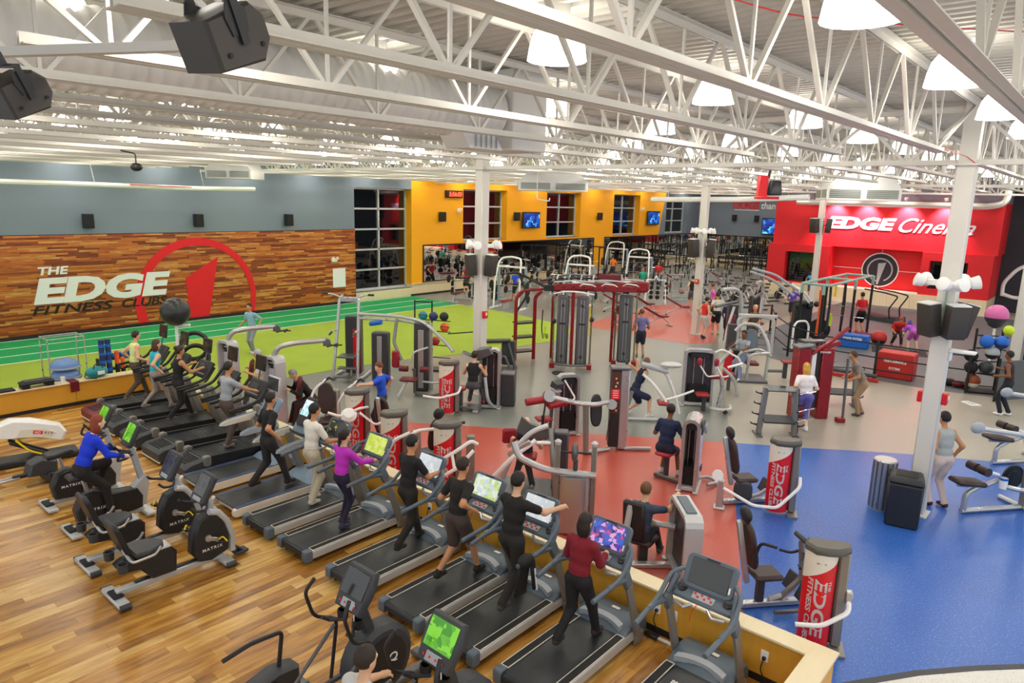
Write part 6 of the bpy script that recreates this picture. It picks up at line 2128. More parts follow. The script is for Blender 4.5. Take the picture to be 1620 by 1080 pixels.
bx(t, 'stack', (0, 0, .8), (.5, .7, 1.6), 'black_plastic', b=.04)
tb(t, 'swing_arm', [(.2, .2, 1.5), (.5, -.4, 2.1), (.6, -1.0, 2.4)], .05, 'sign_white', .3)
tb(t, 'swing_arm', [(.1, .4, 1.4), (.4, -.1, 2.0), (.5, -.7, 2.3)], .05, 'sign_white', .3)
for k in range(4):
    MB().ball((.35, -.3 + .25 * k, 1.4 + .1 * (k % 2)), .12, 10, 8).build('pulley', 'black_plastic', t)
MB().lathe([(.45, -.05), (.45, .05)], (.5, .6, .46), n=24, axis=(1, 0, 0)).build('wheel', 'black_matte', t)
t = thing('curved_treadmill', 'low black unpowered treadmill with bent black handrails by the wood plinth', 'treadmill', (38.2, 8.6, .004), 250)
MB().prism([(-.95, .0), (-.9, .3), (0, .22), (.9, .32), (.95, .0)], 'y', -.42, .42, bev=.02).build('deck', 'dark_grey', t)
MB().prism([(-.85, .3), (0, .23), (.85, .32), (.85, .33), (0, .24), (-.85, .31)], 'y', -.3, .3).build('belt', 'belt_black', t)
for s in (-1, 1):
    tb(t, 'handrail', [(.6, s * .42, .2), (.5, s * .42, .7), (.75, s * .42, 1.1), (.9, s * .42, 1.35), (.2, s * .42, 1.45), (-.9, s * .4, 1.5)], .035, 'black_matte', .12)
def plyo(name, label, loc, dims, m, rz, txt1, txt2):
    t = thing(name, label, 'box', loc, rz)
    bx(t, 'body', (0, 0, dims[2] / 2), dims, m, b=.03)
    if txt1:
        lettering(txt1, dims[1] * .6, .11, 'sign_white', (-dims[0] / 2 - .002, dims[1] * .3, dims[2] * .62), (0, -1, 0), (0, 0, 1), t, bold=.02, extrude=.002, name='print')
    if txt2:
        lettering(txt2, dims[1] * .3, .08, 'sign_white', (-dims[0] / 2 - .002, dims[1] * .15, dims[2] * .35), (0, -1, 0), (0, 0, 1), t, bold=.01, extrude=.002, name='print')
    return t
plyo('plyo_box', 'bright blue foam plyometric box on the rubber floor', (29.9, 7.7, .004), (.6, 1.15, .52), 'blue', 8, 'POWER SYSTEMS', None)
plyo('plyo_box', 'red foam plyometric box against the rope fence', (25.55, 5.15, .004), (.7, 1.1, .85), 'brick_red', 2, 'PERFORMANCE', 'SYSTEMS')
def gym_ball(label, loc, r, m, m2=None, group=None, name='exercise_ball', squash=1.0):
    o = MB().ball((0, 0, 0), (r, r, r * squash), 24, 16).build(name, m)
    o.location = loc
    if m2:
        MB().ball((0, 0, -.004), (r * 1.003, r * 1.003, r * 1.003), 24, 16).build('lower_half', m2, o)
        me = o.children[0].data
        bm = bmesh.new(); bm.from_mesh(me)
        bmesh.ops.delete(bm, geom=[v for v in bm.verts if v.co.z > -.02], context='VERTS')
        bm.to_mesh(me); bm.free()
    MB().lathe([(r * .16, r * .985), (r * .05, r * 1.004), (.001, r * 1.006)], n=12, axis=(.5, .3, .8), cap=False).build('valve_ring', m2 or 'black_plastic', o)
    return tag(o, label, 'ball', group)
gym_ball('red and black medicine ball on the rubber floor by the crouching man', (31.1, 7.05, .304), .30, 'brick_red', 'black_plastic')
t = thing('aerobic_step', 'long low dark red aerobic step beside the man in the red shirt', 'step', (32.6, 7.75, .004), 200)
bx(t, 'platform', (0, 0, .17), (.4, 1.15, .08), 'maroon_vinyl', b=.03)
for s in (-1, 1):
    bx(t, 'riser', (0, s * .45, .07), (.36, .2, .14), 'black_plastic')
t = thing('exercise_mat', 'black exercise mat under the bent-over people', 'mat', (30.3, 6.1, .004), 15)
MB().prism(rrect(-.6, -.95, .6, .95, .06), 'z', 0, .012).build('sheet', 'rubber_black', t)
t = thing('low_bar', 'low black roller bar with red foot along the rope fence', 'exercise bar', (24.2, 6.3, .003), 92)
MB().cyl((-.9, 0, .2), (.9, 0, .2), .06, n=12).build('roller', 'dark_grey', t)
bx(t, 'red_foot', (0, 0, .06), (1.9, .12, .1), 'brick_red')

# ball stand at the right
t = thing('ball_stand', 'tall black stand with pegs for balls at the end of the rope fence', 'ball rack', (25.6, 2.75, .004), 205)
for y in (-.35, .35):
    tb(t, 'post', [(0, y, .02), (0, y, 1.95)], .035, 'black_matte')
for z in (.15, .55, .95, 1.35, 1.75):
    for y in (-.35, .35):
        tb(t, 'peg', [(0, y, z), (.42, y, z + .04)], .018, 'black_matte')
    tb(t, 'tie', [(0, -.35, z), (0, .35, z)], .018, 'black_matte')
bx(t, 'base', (.1, 0, .03), (.7, .95, .05), 'black_matte')
M9 = Matrix.Rotation(R(205), 3, 'Z')
for (x, y, z, r, m, m2, lb) in ((.30, -.5, 1.15, .19, 'black_matte', None, 'black training ball on the upper left pegs of the tall stand'),
        (.32, -.15, 1.62, .2, 'blue', None, 'big bright blue training ball at the top of the tall stand'),
        (.32, .25, 1.62, .2, 'blue', 'blue_dark', 'blue and navy training ball at the top of the tall stand'),
        (.3, .05, 1.28, .2, 'light_grey', 'black_plastic', 'grey training ball in the middle of the tall stand'),
        (.3, -.45, .78, .19, 'black_matte', None, 'black training ball on the middle pegs of the tall stand'),
        (.3, -.05, .82, .2, 'dark_grey', None, 'dark grey training ball beside the brown one on the tall stand'),
        (.32, -.35, .36, .21, 'brown_ball', 'cream', 'brown training ball low on the tall stand'),
        (.2, .42, 1.98, .15, 'lime', None, 'small lime ball tucked behind the blue balls')):
    p = M9 @ Vector((x, y, 0))
    gym_ball(lb, (25.6 + p.x, 2.75 + p.y, z + .004), r, m, m2, 'balls on the tall stand')
gym_ball('large pink and black exercise ball above the tall ball stand', (28.5, 2.95, 2.05), .36, 'pink_ball', 'dark_grey')
t = thing('ball_pole', 'white post with a cradle carrying the pink and black ball', 'stand', (28.5, 2.95, .004))
tb(t, 'post', [(0, 0, 0), (0, 0, 1.62)], .04, 'sign_white')
MB().lathe([(.05, 1.6), (.2, 1.68), (.26, 1.8), (.24, 1.8), (.18, 1.7), (.03, 1.64)], n=16, cap=False).build('cradle', 'dark_grey', t)
bx(t, 'foot', (0, 0, .02), (.5, .5, .04), 'black_matte')
t = thing('weight_disc', 'orange rubber disc leaning against the wood plinth', 'disc', (40.6, 5.6, .55), 0)
MB().lathe([(.12, -.04), (.2, -.05), (.5, -.04), (.55, 0), (.5, .04), (.2, .05), (.12, .04)], n=24, axis=(-1, -.3, .35)).build('disc', 'orange', t)
MB().lathe([(.2, .05), (.16, .06)], n=20, axis=(-1, -.3, .35), cap=False).build('ring', 'cream', t)
t = thing('bag_stand', 'slim black rack with yellow and purple bags by the navy wall', 'rack', (32.5, 2.0, .004), 200)
for y in (-.3, .3):
    tb(t, 'post', [(0, y, 0), (0, y, 2.2)], .035, 'black_matte')
for z in (.4, 1.0, 1.6):
    tb(t, 'shelf_bar', [(0, -.3, z), (0, .3, z)], .03, 'black_matte')
bx(t, 'yellow_bag', (.1, .1, 1.25), (.2, .25, .4), 'yellow', b=.05)
bx(t, 'purple_bag', (.1, -.15, 1.8), (.18, .2, .3), 'purple', b=.05)
t = thing('ball_pit_net', 'dark grey mesh screen leaning beside the ball stand', 'screen', (25.2, 1.75, .003), -32)
bx(t, 'mesh', (0, 0, .62), (1.9, .04, 1.2), 'net_grey')
for x in (-.95, .95):
    tb(t, 'edge_post', [(x, 0, 0), (x, 0, 1.3)], .03, 'black_matte')
t = thing('battle_rope_pile', 'pile of dark red, white and black sandbags and ropes on the floor by the fence', 'gear pile', (25.5, 3.72, .004))
rg = random.Random(4)
for k in range(4):
    MB().ball((rg.uniform(-.1, .4), -.38 + .26 * k, .12), (.15, .2, .12), 10, 7, rot=(0, 0, rg.uniform(0, 3))).build('bag', ('maroon_vinyl', 'black_matte', 'dark_grey', 'purple', 'brown_vinyl')[k], t)
t = thing('floor_notice', 'white floor notice with dark lines on the beige floor', 'notice', (23.6, 2.72, .003), -40)
MB().prism([(-.16, -.22), (.16, -.22), (.13, .22), (-.13, .22)], 'z', 0, .02).build('sheet', 'sign_white', t)
g = MB()
for k in range(3):
    g.box((0, -.1 + .1 * k, .021), (.2, .03, .002))
g.build('print', 'dark_grey', t)

# benches at the right edge
def roller_bench(label, loc, rz):
    t = thing('roller_bench', label, 'weight bench', loc, rz, 'benches with brown rollers at the right')
    pad(t, 'bench_pad', (-.55, 0, .62), (.62, .34, .09), 'brown_vinyl', (0, R(8), 0))
    tb(t, 'pad_beam', [(-.75, 0, .58), (-.2, 0, .52), (.1, 0, .62)], .045, 'silver')
    tb(t, 'front_leg', [(-.55, 0, .03), (-.55, 0, .4), (-.15, 0, .58)], .05, 'silver', .1)
    tb(t, 'floor_beam', [(-.6, 0, .05), (.75, 0, .05)], .05, 'silver')
    tb(t, 'roller_arm', [(.1, 0, .72), (-.35, 0, .86)], .03, 'sign_white')
    for s in (-1, 1):
        MB().cyl((-.36, s * .03, .87), (-.36, s * .22, .87), .08, n=14).build('roller', 'brown_vinyl', t)
    bx(t, 'yellow_tag', (-.15, -.035, .8), (.05, .02, .05), 'yellow')
    MB().lathe([(.07, 0), (.07, .2)], (.12, -.1, .5), n=14).build('white_canister', 'sign_white', t)
    MB().lathe([(.072, .16), (.072, .2)], (.12, -.1, .5), n=14).build('canister_band', 'blue', t)
    tb(t, 'side_loop', [(.1, -.1, .55), (.4, -.3, .5), (.75, -.15, .55)], .045, 'silver', .2)
    tb(t, 'tall_post', [(.75, 0, .03), (.72, 0, 1.85)], .07, 'shroud_tan')
    bx(t, 'red_label', (.65, -.06, .85), (.03, .05, .22), 'orange')
    tb(t, 'cross_foot', [(.75, -.5, .04), (.75, .5, .04)], .05, 'silver')
    tb(t, 'long_arm', [(-.35, .1, 1.6), (.3, .05, 1.5), (.9, 0, 1.4)], .045, 'silver_paint')
    MB().ball((-.42, .1, 1.62), (.15, .07, .11), 12, 8).build('arm_cam', 'light_grey', t)
    put_plate(t, (.7, -.25, .55), .24); put_plate(t, (.7, .25, .55), .24)
    return t
rb = roller_bench('brown-padded bench with rollers on the blue floor beside the man in the grey tank', (15.12, 1.2, .003), -38)
dup(rb, (18.6, 1.15, .003), -38, 'brown-padded bench with rollers on the beige floor near the floor notice')

# bin and steel cylinder by the column
t = thing('litter_bin', 'black plastic litter bin with a square top opening in front of the column', 'bin', (13.42, 2.3, .003), 12)
MB().box((0, 0, .40), (.52, .52, .80), b=.03, taper=(1.08, 1.08)).build('body', 'black_plastic', t)
MB().box((0, 0, .86), (.57, .57, .12), b=.03, taper=(.86, .86)).build('lid', 'black_plastic', t)
g = MB(); g.box((0, 0, .922), (.32, .34, .01)); g.build('opening', 'black_matte', t)
bx(t, 'rim_line', (0, -.285, .79), (.5, .01, .012), 'steel_dark')
t = thing('steel_cylinder', 'ribbed silver waste cylinder beside the black litter bin', 'bin', (13.80, 2.74, .003))
MB().lathe([(.19, 0), (.2, .02), (.2, .96), (.18, .98), (.02, .98)], n=28).build('drum', 'silver', t)
g = MB()
for k in range(14):
    a = 2 * PI * k / 14
    g.box((.2 * math.cos(a), .2 * math.sin(a), .5), (.012, .03, .9), (0, 0, a))
g.build('ribs', 'steel_dark', t)
# ------------------------------------------------------------------ things hung from the roof
def big_speaker(label, loc, rz, s=1.0):
    t = thing('hanging_speaker', label, 'loudspeaker', loc, rz, 'big black speakers under the joists')
    MB().prism([(-.2 * s, -.13 * s), (.12 * s, -.15 * s), (.2 * s, -.05 * s), (.2 * s, .07 * s), (.12 * s, .16 * s), (-.2 * s, .13 * s)], 'y', -.155 * s, .155 * s, bev=.02 * s).build('cabinet', 'speaker_brown', t)
    for q in (-1, 1):
        MB().prism([(-.06 * s, .02 * s), (.05 * s, .02 * s), (.07 * s, .14 * s), (-.04 * s, .2 * s), (-.08 * s, .12 * s)], 'y', q * .155 * s, q * .165 * s).build('end_plate', 'black_plastic', t)
        for u in (-.12, .12):
            MB().lathe([(.014 * s, 0), (.014 * s, .006)], (u * s, q * .157 * s, -.06 * s), n=8, axis=(0, q, 0)).build('screw', 'black_matte', t)
    g = MB()
    for q in (-1, 1):
        g.box((.0, q * .17 * s, .1 * s), (.05 * s, .012, .26 * s))
    g.box((0, 0, .23 * s), (.06 * s, .35 * s, .012))
    g.box((0, 0, .28 * s), (.06 * s, .06 * s, .1 * s))
    g.build('yoke', 'black_plastic', t)
    return t
o = big_speaker('large dark brown loudspeaker hung from the joist chord', (1.62, 3.12, 6.155), -35, .80)
o.rotation_euler = (R(4), R(-25), R(10))
o = big_speaker('smaller dark loudspeaker hung from a crossing strut', (1.22, 4.62, 5.98), -25, .66)
o.rotation_euler = (R(4), R(-28), R(16))
t = thing('strut_channel', 'white steel channel lying across two joist chords by the smaller loudspeaker', 'strut', (0, 0, 0))
MB().beam((1.2, 5.1, 6.24), (2.0, 3.5, 6.24), .06, .05).build('channel', 'white_steel', t)

# round duct with plenum and diffuser
t = thing('air_duct', 'long white corrugated round air duct between the joists', 'duct')
g = MB()
prof = []
x = -3.0
while x < 7.6:
    prof += [(.36, x), (.375, x + .03), (.375, x + .06), (.36, x + .09)]
    x += .14
g.lathe(prof, (0, 7.1, 6.68), n=24, axis=(1, 0, 0))
g.build('duct_tube', 'duct_white', t)
bx(t, 'plenum_box', (8.0, 7.1, 6.72), (.75, .85, 1.1), 'duct_white', b=.02)
MB().prism([(6.7, 6.35), (7.35, 6.35), (7.5, 6.15), (6.85, 6.15)], 'y', 6.75, 7.2).build('diffuser_hood', 'duct_white', t)
g = MB()
for k in range(5):
    g.box((6.95 + .1 * k, 6.73, 6.25), (.012, .02, .17))
g.build('hood_slats', 'light_grey', t)

def hvac(label, loc, rz, w, d, h, n):
    t = thing('air_diffuser', label, 'air vent', loc, rz, 'white box diffusers under the roof')
    MB().prism([(-w / 2, 0), (w / 2, 0), (w / 2, h * .45), (w * .35, h), (-w * .35, h), (-w / 2, h * .45)], 'y', -d / 2, d / 2).build('box', 'duct_white', t)
    for k in range(n):
        cx = -w / 2 + w * (k + .5) / n
        bx(t, 'grille', (cx, -d / 2 - .006, h * .24), (w / n * .84, .012, h * .32), 'grille_grey')
        for j in range(4):
            bx(t, 'louvre', (cx, -d / 2 - .014, h * (.13 + .07 * j)), (w / n * .84, .01, .012), 'alu_frame', b=0)
        bx(t, 'side_grille', (-w / 2 - .006, -d / 4 + d / 2 * (k % 2), h * .24), (.012, d * .4, h * .32), 'grille_grey')
    g = MB()
    for s in (-1, 1):
        g.tube([(s * w * .3, 0, h), (s * w * .3, 0, h + .6)], .012, 6)
    g.build('hangers', 'alu_frame', t)
    return t
hvac('white box diffuser with four grilles in front of the orange wall', (19.2, 15.0, 5.78), -49, 2.3, 1.6, .62, 2)
hvac('white box diffuser hung before the grey wall near the hanging tube', (12.0, 22.8, 5.9), -50, 1.5, 1.2, .6, 2)
hvac('white box diffuser hung before the red wall', (27.6, 7.6, 5.75), -62, 2.4, 2.0, .9, 2)

t = thing('hung_tube', 'long white fabric tube with a red streak hung on wires before the grey wall', 'banner tube', (0, 0, 0))
tb(t, 'tube', [(2.5, 27.0, 5.62), (9.0, 27.0, 5.6), (12.5, 27.0, 5.56), (15.0, 27.0, 5.6)], .085, 'sign_white', .4)
tb(t, 'red_streak', [(10.2, 26.9, 5.64), (11.4, 26.9, 5.62), (12.4, 26.92, 5.6)], .014, 'sign_red')
for x in (9.1, 12.9):
    tb(t, 'wire', [(x, 27.0, 5.65), (x - .1, 27.0, 6.3)], .01, 'white_steel')
for (a, b, z) in (((22, 28.9), (60, 28.9), 6.35), ((22, 28.5), (60, 28.5), 6.6)):
    t = thing('roof_pipe', 'white sprinkler pipe running along the orange wall', 'pipe', (0, 0, 0), 0, 'pipes along the orange wall')
    tb(t, 'pipe', [(*a, z), (*b, z)], .06, 'white_steel')
t = thing('fabric_duct', 'long white tube hung level in front of the far lettering', 'duct', (0, 0, 0))
tb(t, 'tube', [(28.0, 16.2, 5.62), (28.0, 12.15, 5.70), (28.0, 9.4, 5.84)], .11, 'sign_white', .4)
for y in (15.4, 12.2, 10.2):
    tb(t, 'hanger', [(28.0, y, 5.75), (28.0, y, 7.3)], .012, 'white_steel')
t = thing('roof_pipe', 'thick white pipe with an elbow along the top of the red wall', 'pipe', (0, 0, 0))
tb(t, 'pipe', [(43.6, 15.3, 5.75), (43.6, 5.6, 5.72), (43.6, 4.9, 5.9), (43.6, 4.85, 6.9)], .16, 'white_steel', .35)
t = thing('drop_pipe', 'thin white pipe with a hook below the box diffuser', 'pipe', (17.2, 14.0, 5.4))
tb(t, 'pipe', [(0, 0, 1.9), (0, 0, .1), (.25, -.3, .05), (.25, -.3, .15)], .02, 'white_steel', .05)
t = thing('projector_unit', 'red and black unit hung from the roof before the far lettering', 'projector', (16.6, 6.55, 5.72), 215)
bx(t, 'red_frame', (0, -.12, .2), (.25, .2, .5), 'edge_red')
bx(t, 'red_base', (0, 0, -.05), (.35, .5, .06), 'edge_red')
MB().box((.05, .15, .18), (.3, .3, .34), b=.03, taper=(.7, .8)).build('black_body', 'black_plastic', t)
tb(t, 'hanger', [(0, 0, .4), (0, .05, .75)], .03, 'black_plastic')
t = thing('dome_camera', 'small black ceiling speaker hung below the joists before the grey wall', 'speaker', (6.3, 16.2, 5.95))
MB().ball((0, 0, 0), (.12, .12, .09), 14, 10).build('body', 'black_plastic', t)
tb(t, 'stem', [(0, 0, .08), (0, 0, .28), (-.25, .1, .33)], .015, 'black_plastic', .05)
# red cabling along the joist by the right column, and purlin light bars
t = thing('red_cable', 'thin red cable lying along a joist chord to the column', 'cable')
tb(t, 'run', [(1.5, 2.2, 6.375), (6, 2.23, 6.38), (12, 2.2, 6.375), (13.9, 2.2, 6.37), (14.0, 2.0, 6.2)], .007, 'edge_red')
t = thing('red_cable', 'thin red cables sagging below the roof deck', 'cable')
tb(t, 'run', [(5.2, 3.0, 7.2), (6.2, 2.4, 7.05), (7.6, 1.6, 7.12), (8.8, .9, 7.2)], .006, 'edge_red', .3)

# ------------------------------------------------------------------ on the columns
def column_speakers(x, y, z, faces, label, s=1.0):
    g = 'speaker clusters on the columns'
    for k, (a, tilt) in enumerate(faces):
        t = thing('column_speaker', label, 'loudspeaker', (x + .42 * s * math.cos(R(a)), y + .42 * s * math.sin(R(a)), z - .1), a, g)
        M = euler((0, R(tilt), 0))
        q = MB().prism([(-.16 * s, -.2 * s), (.14 * s, -.22 * s), (.14 * s, .22 * s), (-.16 * s, .2 * s)], 'z', -.42 * s, .36 * s, bev=.02)
        q.v = [tuple(M @ Vector(p)) for p in q.v]
        q.build('cabinet', 'speaker_brown', t)
        q = MB().box((0, 0, .37 * s), (.3 * s, .42 * s, .02)); q.v = [tuple(M @ Vector(p)) for p in q.v]
        q.build('top', 'duct_white', t)
        tb(t, 'bracket', [(-.16 * s, 0, 0), (-.3 * s, 0, .02)], .025, 'black_plastic')
def column_lights(x, y, z, label):
    for k, a in enumerate((75, 195, 330)):
        t = thing('column_floodlight', label, 'floodlight', (x + .3 * math.cos(R(a)), y + .3 * math.sin(R(a)), z), a, 'white floodlights on the columns')
        bx(t, 'arm', (-.05, 0, 0), (.22, .16, .1), 'sign_white')
        MB().lathe([(.06, 0), (.1, .03), (.12, .16), (.1, .17)], (.08, .06, 0), n=14, axis=(.7, .6, .25)).build('lamp_head', 'sign_white', t)
        MB().lathe([(.06, 0), (.1, .03), (.12, .16), (.1, .17)], (.08, -.06, 0), n=14, axis=(.7, -.6, .25)).build('lamp_head', 'sign_white', t)
column_speakers(14.1, 2.2, 3.75, ((221, 5), (140, 8), (305, 14)), 'black loudspeaker with a pale top on the column behind the bin', .74)
column_lights(14.1, 2.2, 4.25, 'white twin floodlight above the speakers on the column behind the bin')
column_speakers(14.1, 13.4, 3.8, ((155, 5), (285, 5)), 'black loudspeaker with a pale top on the column at the turf edge', .74)
column_lights(14.1, 13.4, 4.2, 'white twin floodlight above the speakers on the column at the turf edge')
column_speakers(27.5, 13.4, 3.8, ((150, 5), (290, 5)), 'black loudspeaker on the column on the red floor patch', .95)
column_lights(27.5, 13.4, 4.35, 'white twin floodlight on the column on the red floor patch')
column_speakers(40.9, 12.95, 4.6, ((150, 5), (290, 5)), 'black loudspeaker on the column in front of the red wall', 1.0)
def alarm(label, loc, rz):
    t = thing('fire_alarm', label, 'alarm box', loc, rz)
    bx(t, 'box', (0, 0, 0), (.09, .16, .2), 'edge_red')
    bx(t, 'flash', (.05, .0, .02), (.03, .07, .09), 'cream')
alarm('red alarm box on the left face of the column behind the bin', (14.1, 2.39, 2.2), 90)
alarm('red alarm box on the right face of the column behind the bin', (14.1, 2.01, 2.22), 270)
alarm('red alarm box on the column at the turf edge', (14.1, 13.21, 2.3), 270)
alarm('red alarm box on the column on the red floor patch', (27.31, 13.4, 2.28), 180)
t = thing('hand_dispenser', 'white tray bracket on the column behind the bin', 'bracket', (14.1, 2.055, 3.1), 270)
bx(t, 'tray', (.2, 0, 0), (.4, .22, .04), 'sign_white')
bx(t, 'back', (.025, 0, -.08), (.05, .1, .22), 'sign_white')
MB().tube(arc([(13.93, 2.2, 4.3), (13.93, 2.2, 3.9), (13.93, 2.2, 3.4)], .1), .015, 6).build('cable_conduit', 'rig_teal', [o for o in C.objects if o.name == 'column'][0]).matrix_parent_inverse = Matrix.Translation((-14.1, -2.2, 0))

# ------------------------------------------------------------------ on the walls
def wall_speaker(label, x, z, y=WY, rz=0, group='small black wall speakers'):
    t = thing('wall_speaker', label, 'loudspeaker', (x, y, z), rz, group)
    MB().prism([(-.14, -.36), (.14, -.36), (.19, -.09), (-.19, -.09)], 'z', -.27, .27, bev=.02).build('cabinet', 'black_plastic', t)
    bx(t, 'bracket', (0, -.06, -.05), (.08, .12, .1), 'black_matte')
    bx(t, 'grille', (0, -.365, 0), (.24, .012, .48), 'black_matte')
for x, lb in ((9.65, 'above the large white lettering'), (13.85, 'above the red ring'), (18.1, 'nearest the tall window')):
    wall_speaker('black speaker on the grey wall ' + lb, x, 4.25)
for x, lb in ((27.9, 'below the red clock'), (34.4, 'beside the first television'), (43.8, 'between the third and fourth windows')):
    wall_speaker('black speaker on the orange wall ' + lb, x, 4.38)
for y, lb in ((26.3, 'nearer the corner window'), (24.3, 'next to the television')):
    wall_speaker('black speaker on the far grey wall ' + lb, FX, 4.35, y, -90)
def tv(label, x, z, w, h, y=WY, rz=0, scr='screen_blue'):
    t = thing('television', label, 'television', (x, y, z), rz)
    bx(t, 'case', (0, -.19, 0), (w, .1, h), 'black_plastic')
    bx(t, 'screen', (0, -.245, 0), (w - .16, .012, h - .16), scr)
    bx(t, 'bracket', (0, -.075, 0), (.3, .145, .3), 'black_matte')
tv('wall television with a blue picture between the second and third windows', 35.85, 4.15, 1.75, 1.05)
tv('wall television with a blue picture at the slanted end of the orange wall', 51.6, 4.25, 1.9, 1.1)
tv('wall television with a bright blue picture on the far grey wall', FX, 3.75, 2.3, 1.4, 22.6, -90)
t = thing('wall_clock', 'red digital clock reading 5:56:03 on the orange wall', 'clock', (28.93, WY, 5.66))
bx(t, 'case', (0, -.06, 0), (1.35, .1, .42), 'clock_case')
lettering('5:56:03', 1.0, .26, 'led_red', (-.42, -.112, -.13), (1, 0, 0), (0, 0, 1), t, bold=.015, extrude=.002, name='digits')
for i, (x, z, lb) in enumerate(((29.35, 4.7, 'white emergency light under the red clock'), (50.0, 4.9, 'white emergency light left of the far television'), (20.6, 2.25, 'white emergency light on the wood slats beside the tall window'))):
    t = thing('emergency_light', lb, 'emergency light', (x, WY - (.06 if i == 2 else 0), z))
    bx(t, 'base', (0, -.05, 0), (.3, .1, .16), 'sign_white')
    for s in (-1, 1):
        MB().lathe([(.05, 0), (.075, .06), (.07, .07)], (s * .1, -.1, .1), n=12, axis=(s * .3, -1, 0)).build('lamp', 'sign_white', t)
t = thing('wall_paper_sheet', 'blank white notice on the wood slats beside the tall window', 'notice', (20.9, WY - .07, 1.35))
bx(t, 'sheet', (0, 0, 0), (.75, .02, .95), 'sign_white', b=0)
t = thing('exit_light', 'white exit light box on the grey wall', 'exit light', (6.6, WY, 4.55))
bx(t, 'case', (0, -.06, 0), (.5, .12, .28), 'sign_white')

# ------------------------------------------------------------------ on and around the end half wall
CZ = HZ + .018
def step_deck(label, loc, rz):
    t = thing('aerobic_step', label, 'step', loc, rz)
    bx(t, 'platform', (0, 0, .12), (.72, .32, .07), 'black_plastic', b=.025)
    bx(t, 'top_mat', (0, 0, .165), (.56, .26, .03), 'dark_grey', b=.01)
    for s in (-1, 1):
        bx(t, 'riser', (s * .26, 0, .045), (.16, .3, .09), 'black_matte')
step_deck('black aerobic step lying on the half wall beside the dome trainers', (4.95, 19.8, CZ), 2)
t = thing('flat_mat', 'flat black mat on the half wall beside the aerobic step', 'mat', (4.25, 19.8, CZ), 0)
bx(t, 'sheet', (0, 0, .02), (.45, .3, .04), 'black_matte')
for k, (x, m) in enumerate(((3.38, 'dark_grey'), (3.66, 'orange_red'), (3.84, 'orange_red'))):
    t = thing('step_riser', ('dark grey', 'bright red', 'bright red')[k] + ' block leaning at the end of the half wall', 'step', (x, 19.8, CZ), 0, None if k == 0 else 'red blocks on the half wall')
    q = MB().box((0, 0, .2), (.12, .3, .4), (0, R(18), 0), b=.03); q.build('block', m, t)
    bx(t, 'slot', (.0, -.156, .2), (.04, .01, .2), 'black_matte', (0, R(18), 0), b=0)
t = thing('wire_rack', 'tall thin steel rack frame around the stacked blue dome trainers', 'rack', (5.75, 20.35, .012))
for x in (-.42, .42):
    for y in (-.3, .3):
        tb(t, 'post', [(x, y, 0), (x, y, 1.72)], .016, 'silver')
for y in (-.3, .3):
    tb(t, 'top_rail', [(-.42, y, 1.7), (.42, y, 1.7)], .016, 'silver')
for x in (-.42, .42):
    tb(t, 'side_rail', [(x, -.3, 1.7), (x, .3, 1.7)], .016, 'silver')
    tb(t, 'side_rail', [(x, -.3, .3), (x, .3, .3)], .016, 'silver')
for k, z in enumerate((.36, .62, .88)):
    t = thing('dome_trainer', ('lowest', 'middle', 'topmost')[k] + ' blue half-dome balance trainer in the thin steel rack', 'balance trainer', (5.75, 20.35, z), 0, 'stacked dome trainers')
    MB().lathe([(.36, 0), (.37, .02), (.36, .05)], n=28).build('platform', 'dome_grey', t)
    MB().lathe([(.335, .05), (.33, .1), (.29, .17), (.2, .225), (.08, .25), (.001, .253)], n=28, cap=False).build('dome', 'dome_blue', t)
for k in range(2):
    t = thing('foam_roller', 'dark blue speckled foam roller standing upright at the half wall', 'foam roller', (6.62 + .16 * k, 20.25, .012), 0, 'upright blue foam rollers')
    MB().lathe([(.05, 0), (.07, .005), (.07, 1.5), (.05, 1.505)], n=16).build('roller', 'blue_dark', t)
    g = MB()
    for j in range(6):
        g.lathe([(.0705, .2 + .22 * j), (.0725, .24 + .22 * j), (.0705, .28 + .22 * j)], n=16, cap=False)
    g.build('bands', 'blue', t)
for k, (x, h, m, lb) in enumerate(((6.98, 1.15, 'orange', 'tall orange'), (7.12, .95, 'orange', 'shorter orange'), (7.3, .8, 'lime', 'lime green'))):
    t = thing('foam_roller', lb + ' foam roller behind the half wall', 'foam roller', (x, 20.25, .012), 0)
    MB().lathe([(.04, 0), (.055, .005), (.055, h), (.03, h + .01)], n=14).build('roller', m, t)
    MB().lathe([(.056, h * .3), (.058, h * .5), (.056, h * .7)], n=14, cap=False).build('band', 'black_plastic', t)
def bag(label, loc, rz, m, m2, s=1.0):
    t = thing('sports_bag', label, 'bag', loc, rz)
    MB().ball((0, 0, .15 * s), (.3 * s, .17 * s, .16 * s), 16, 10).build('body', m, t)
    tb(t, 'handle', [(-.12 * s, -.1 * s, .26 * s), (-.05 * s, -.05 * s, .38 * s), (.08 * s, -.05 * s, .38 * s), (.14 * s, -.1 * s, .26 * s)], .014, m2, .05)
    bx(t, 'stripe', (.05 * s, -.17 * s, .15 * s), (.18 * s, .012, .1 * s), 'sign_white', b=0)
    tb(t, 'strap', [(-.26 * s, .0, .2 * s), (-.36 * s, -.1 * s, .06 * s), (-.1 * s, -.24 * s, .02 * s)], .014, m2, .06)
bag('teal sports bag with a white stripe on the half wall', (6.3, 19.78, CZ), 5, 'teal', 'black_plastic', .95)
bag('crumpled bright blue bag on the floor behind the older treadmills', (5.12, 11.68, .011), 60, 'bag_blue', 'black_plastic', .95)
t = thing('towel', 'dark red towel hanging over the edge of the half wall', 'towel', (5.72, 19.8, CZ))
bx(t, 'top_fold', (0, 0, .01), (.2, .36, .02), 'maroon_vinyl', b=.006)
bx(t, 'hanging_fold', (0, -.19, -.12), (.2, .02, .26), 'maroon_vinyl', b=.006)
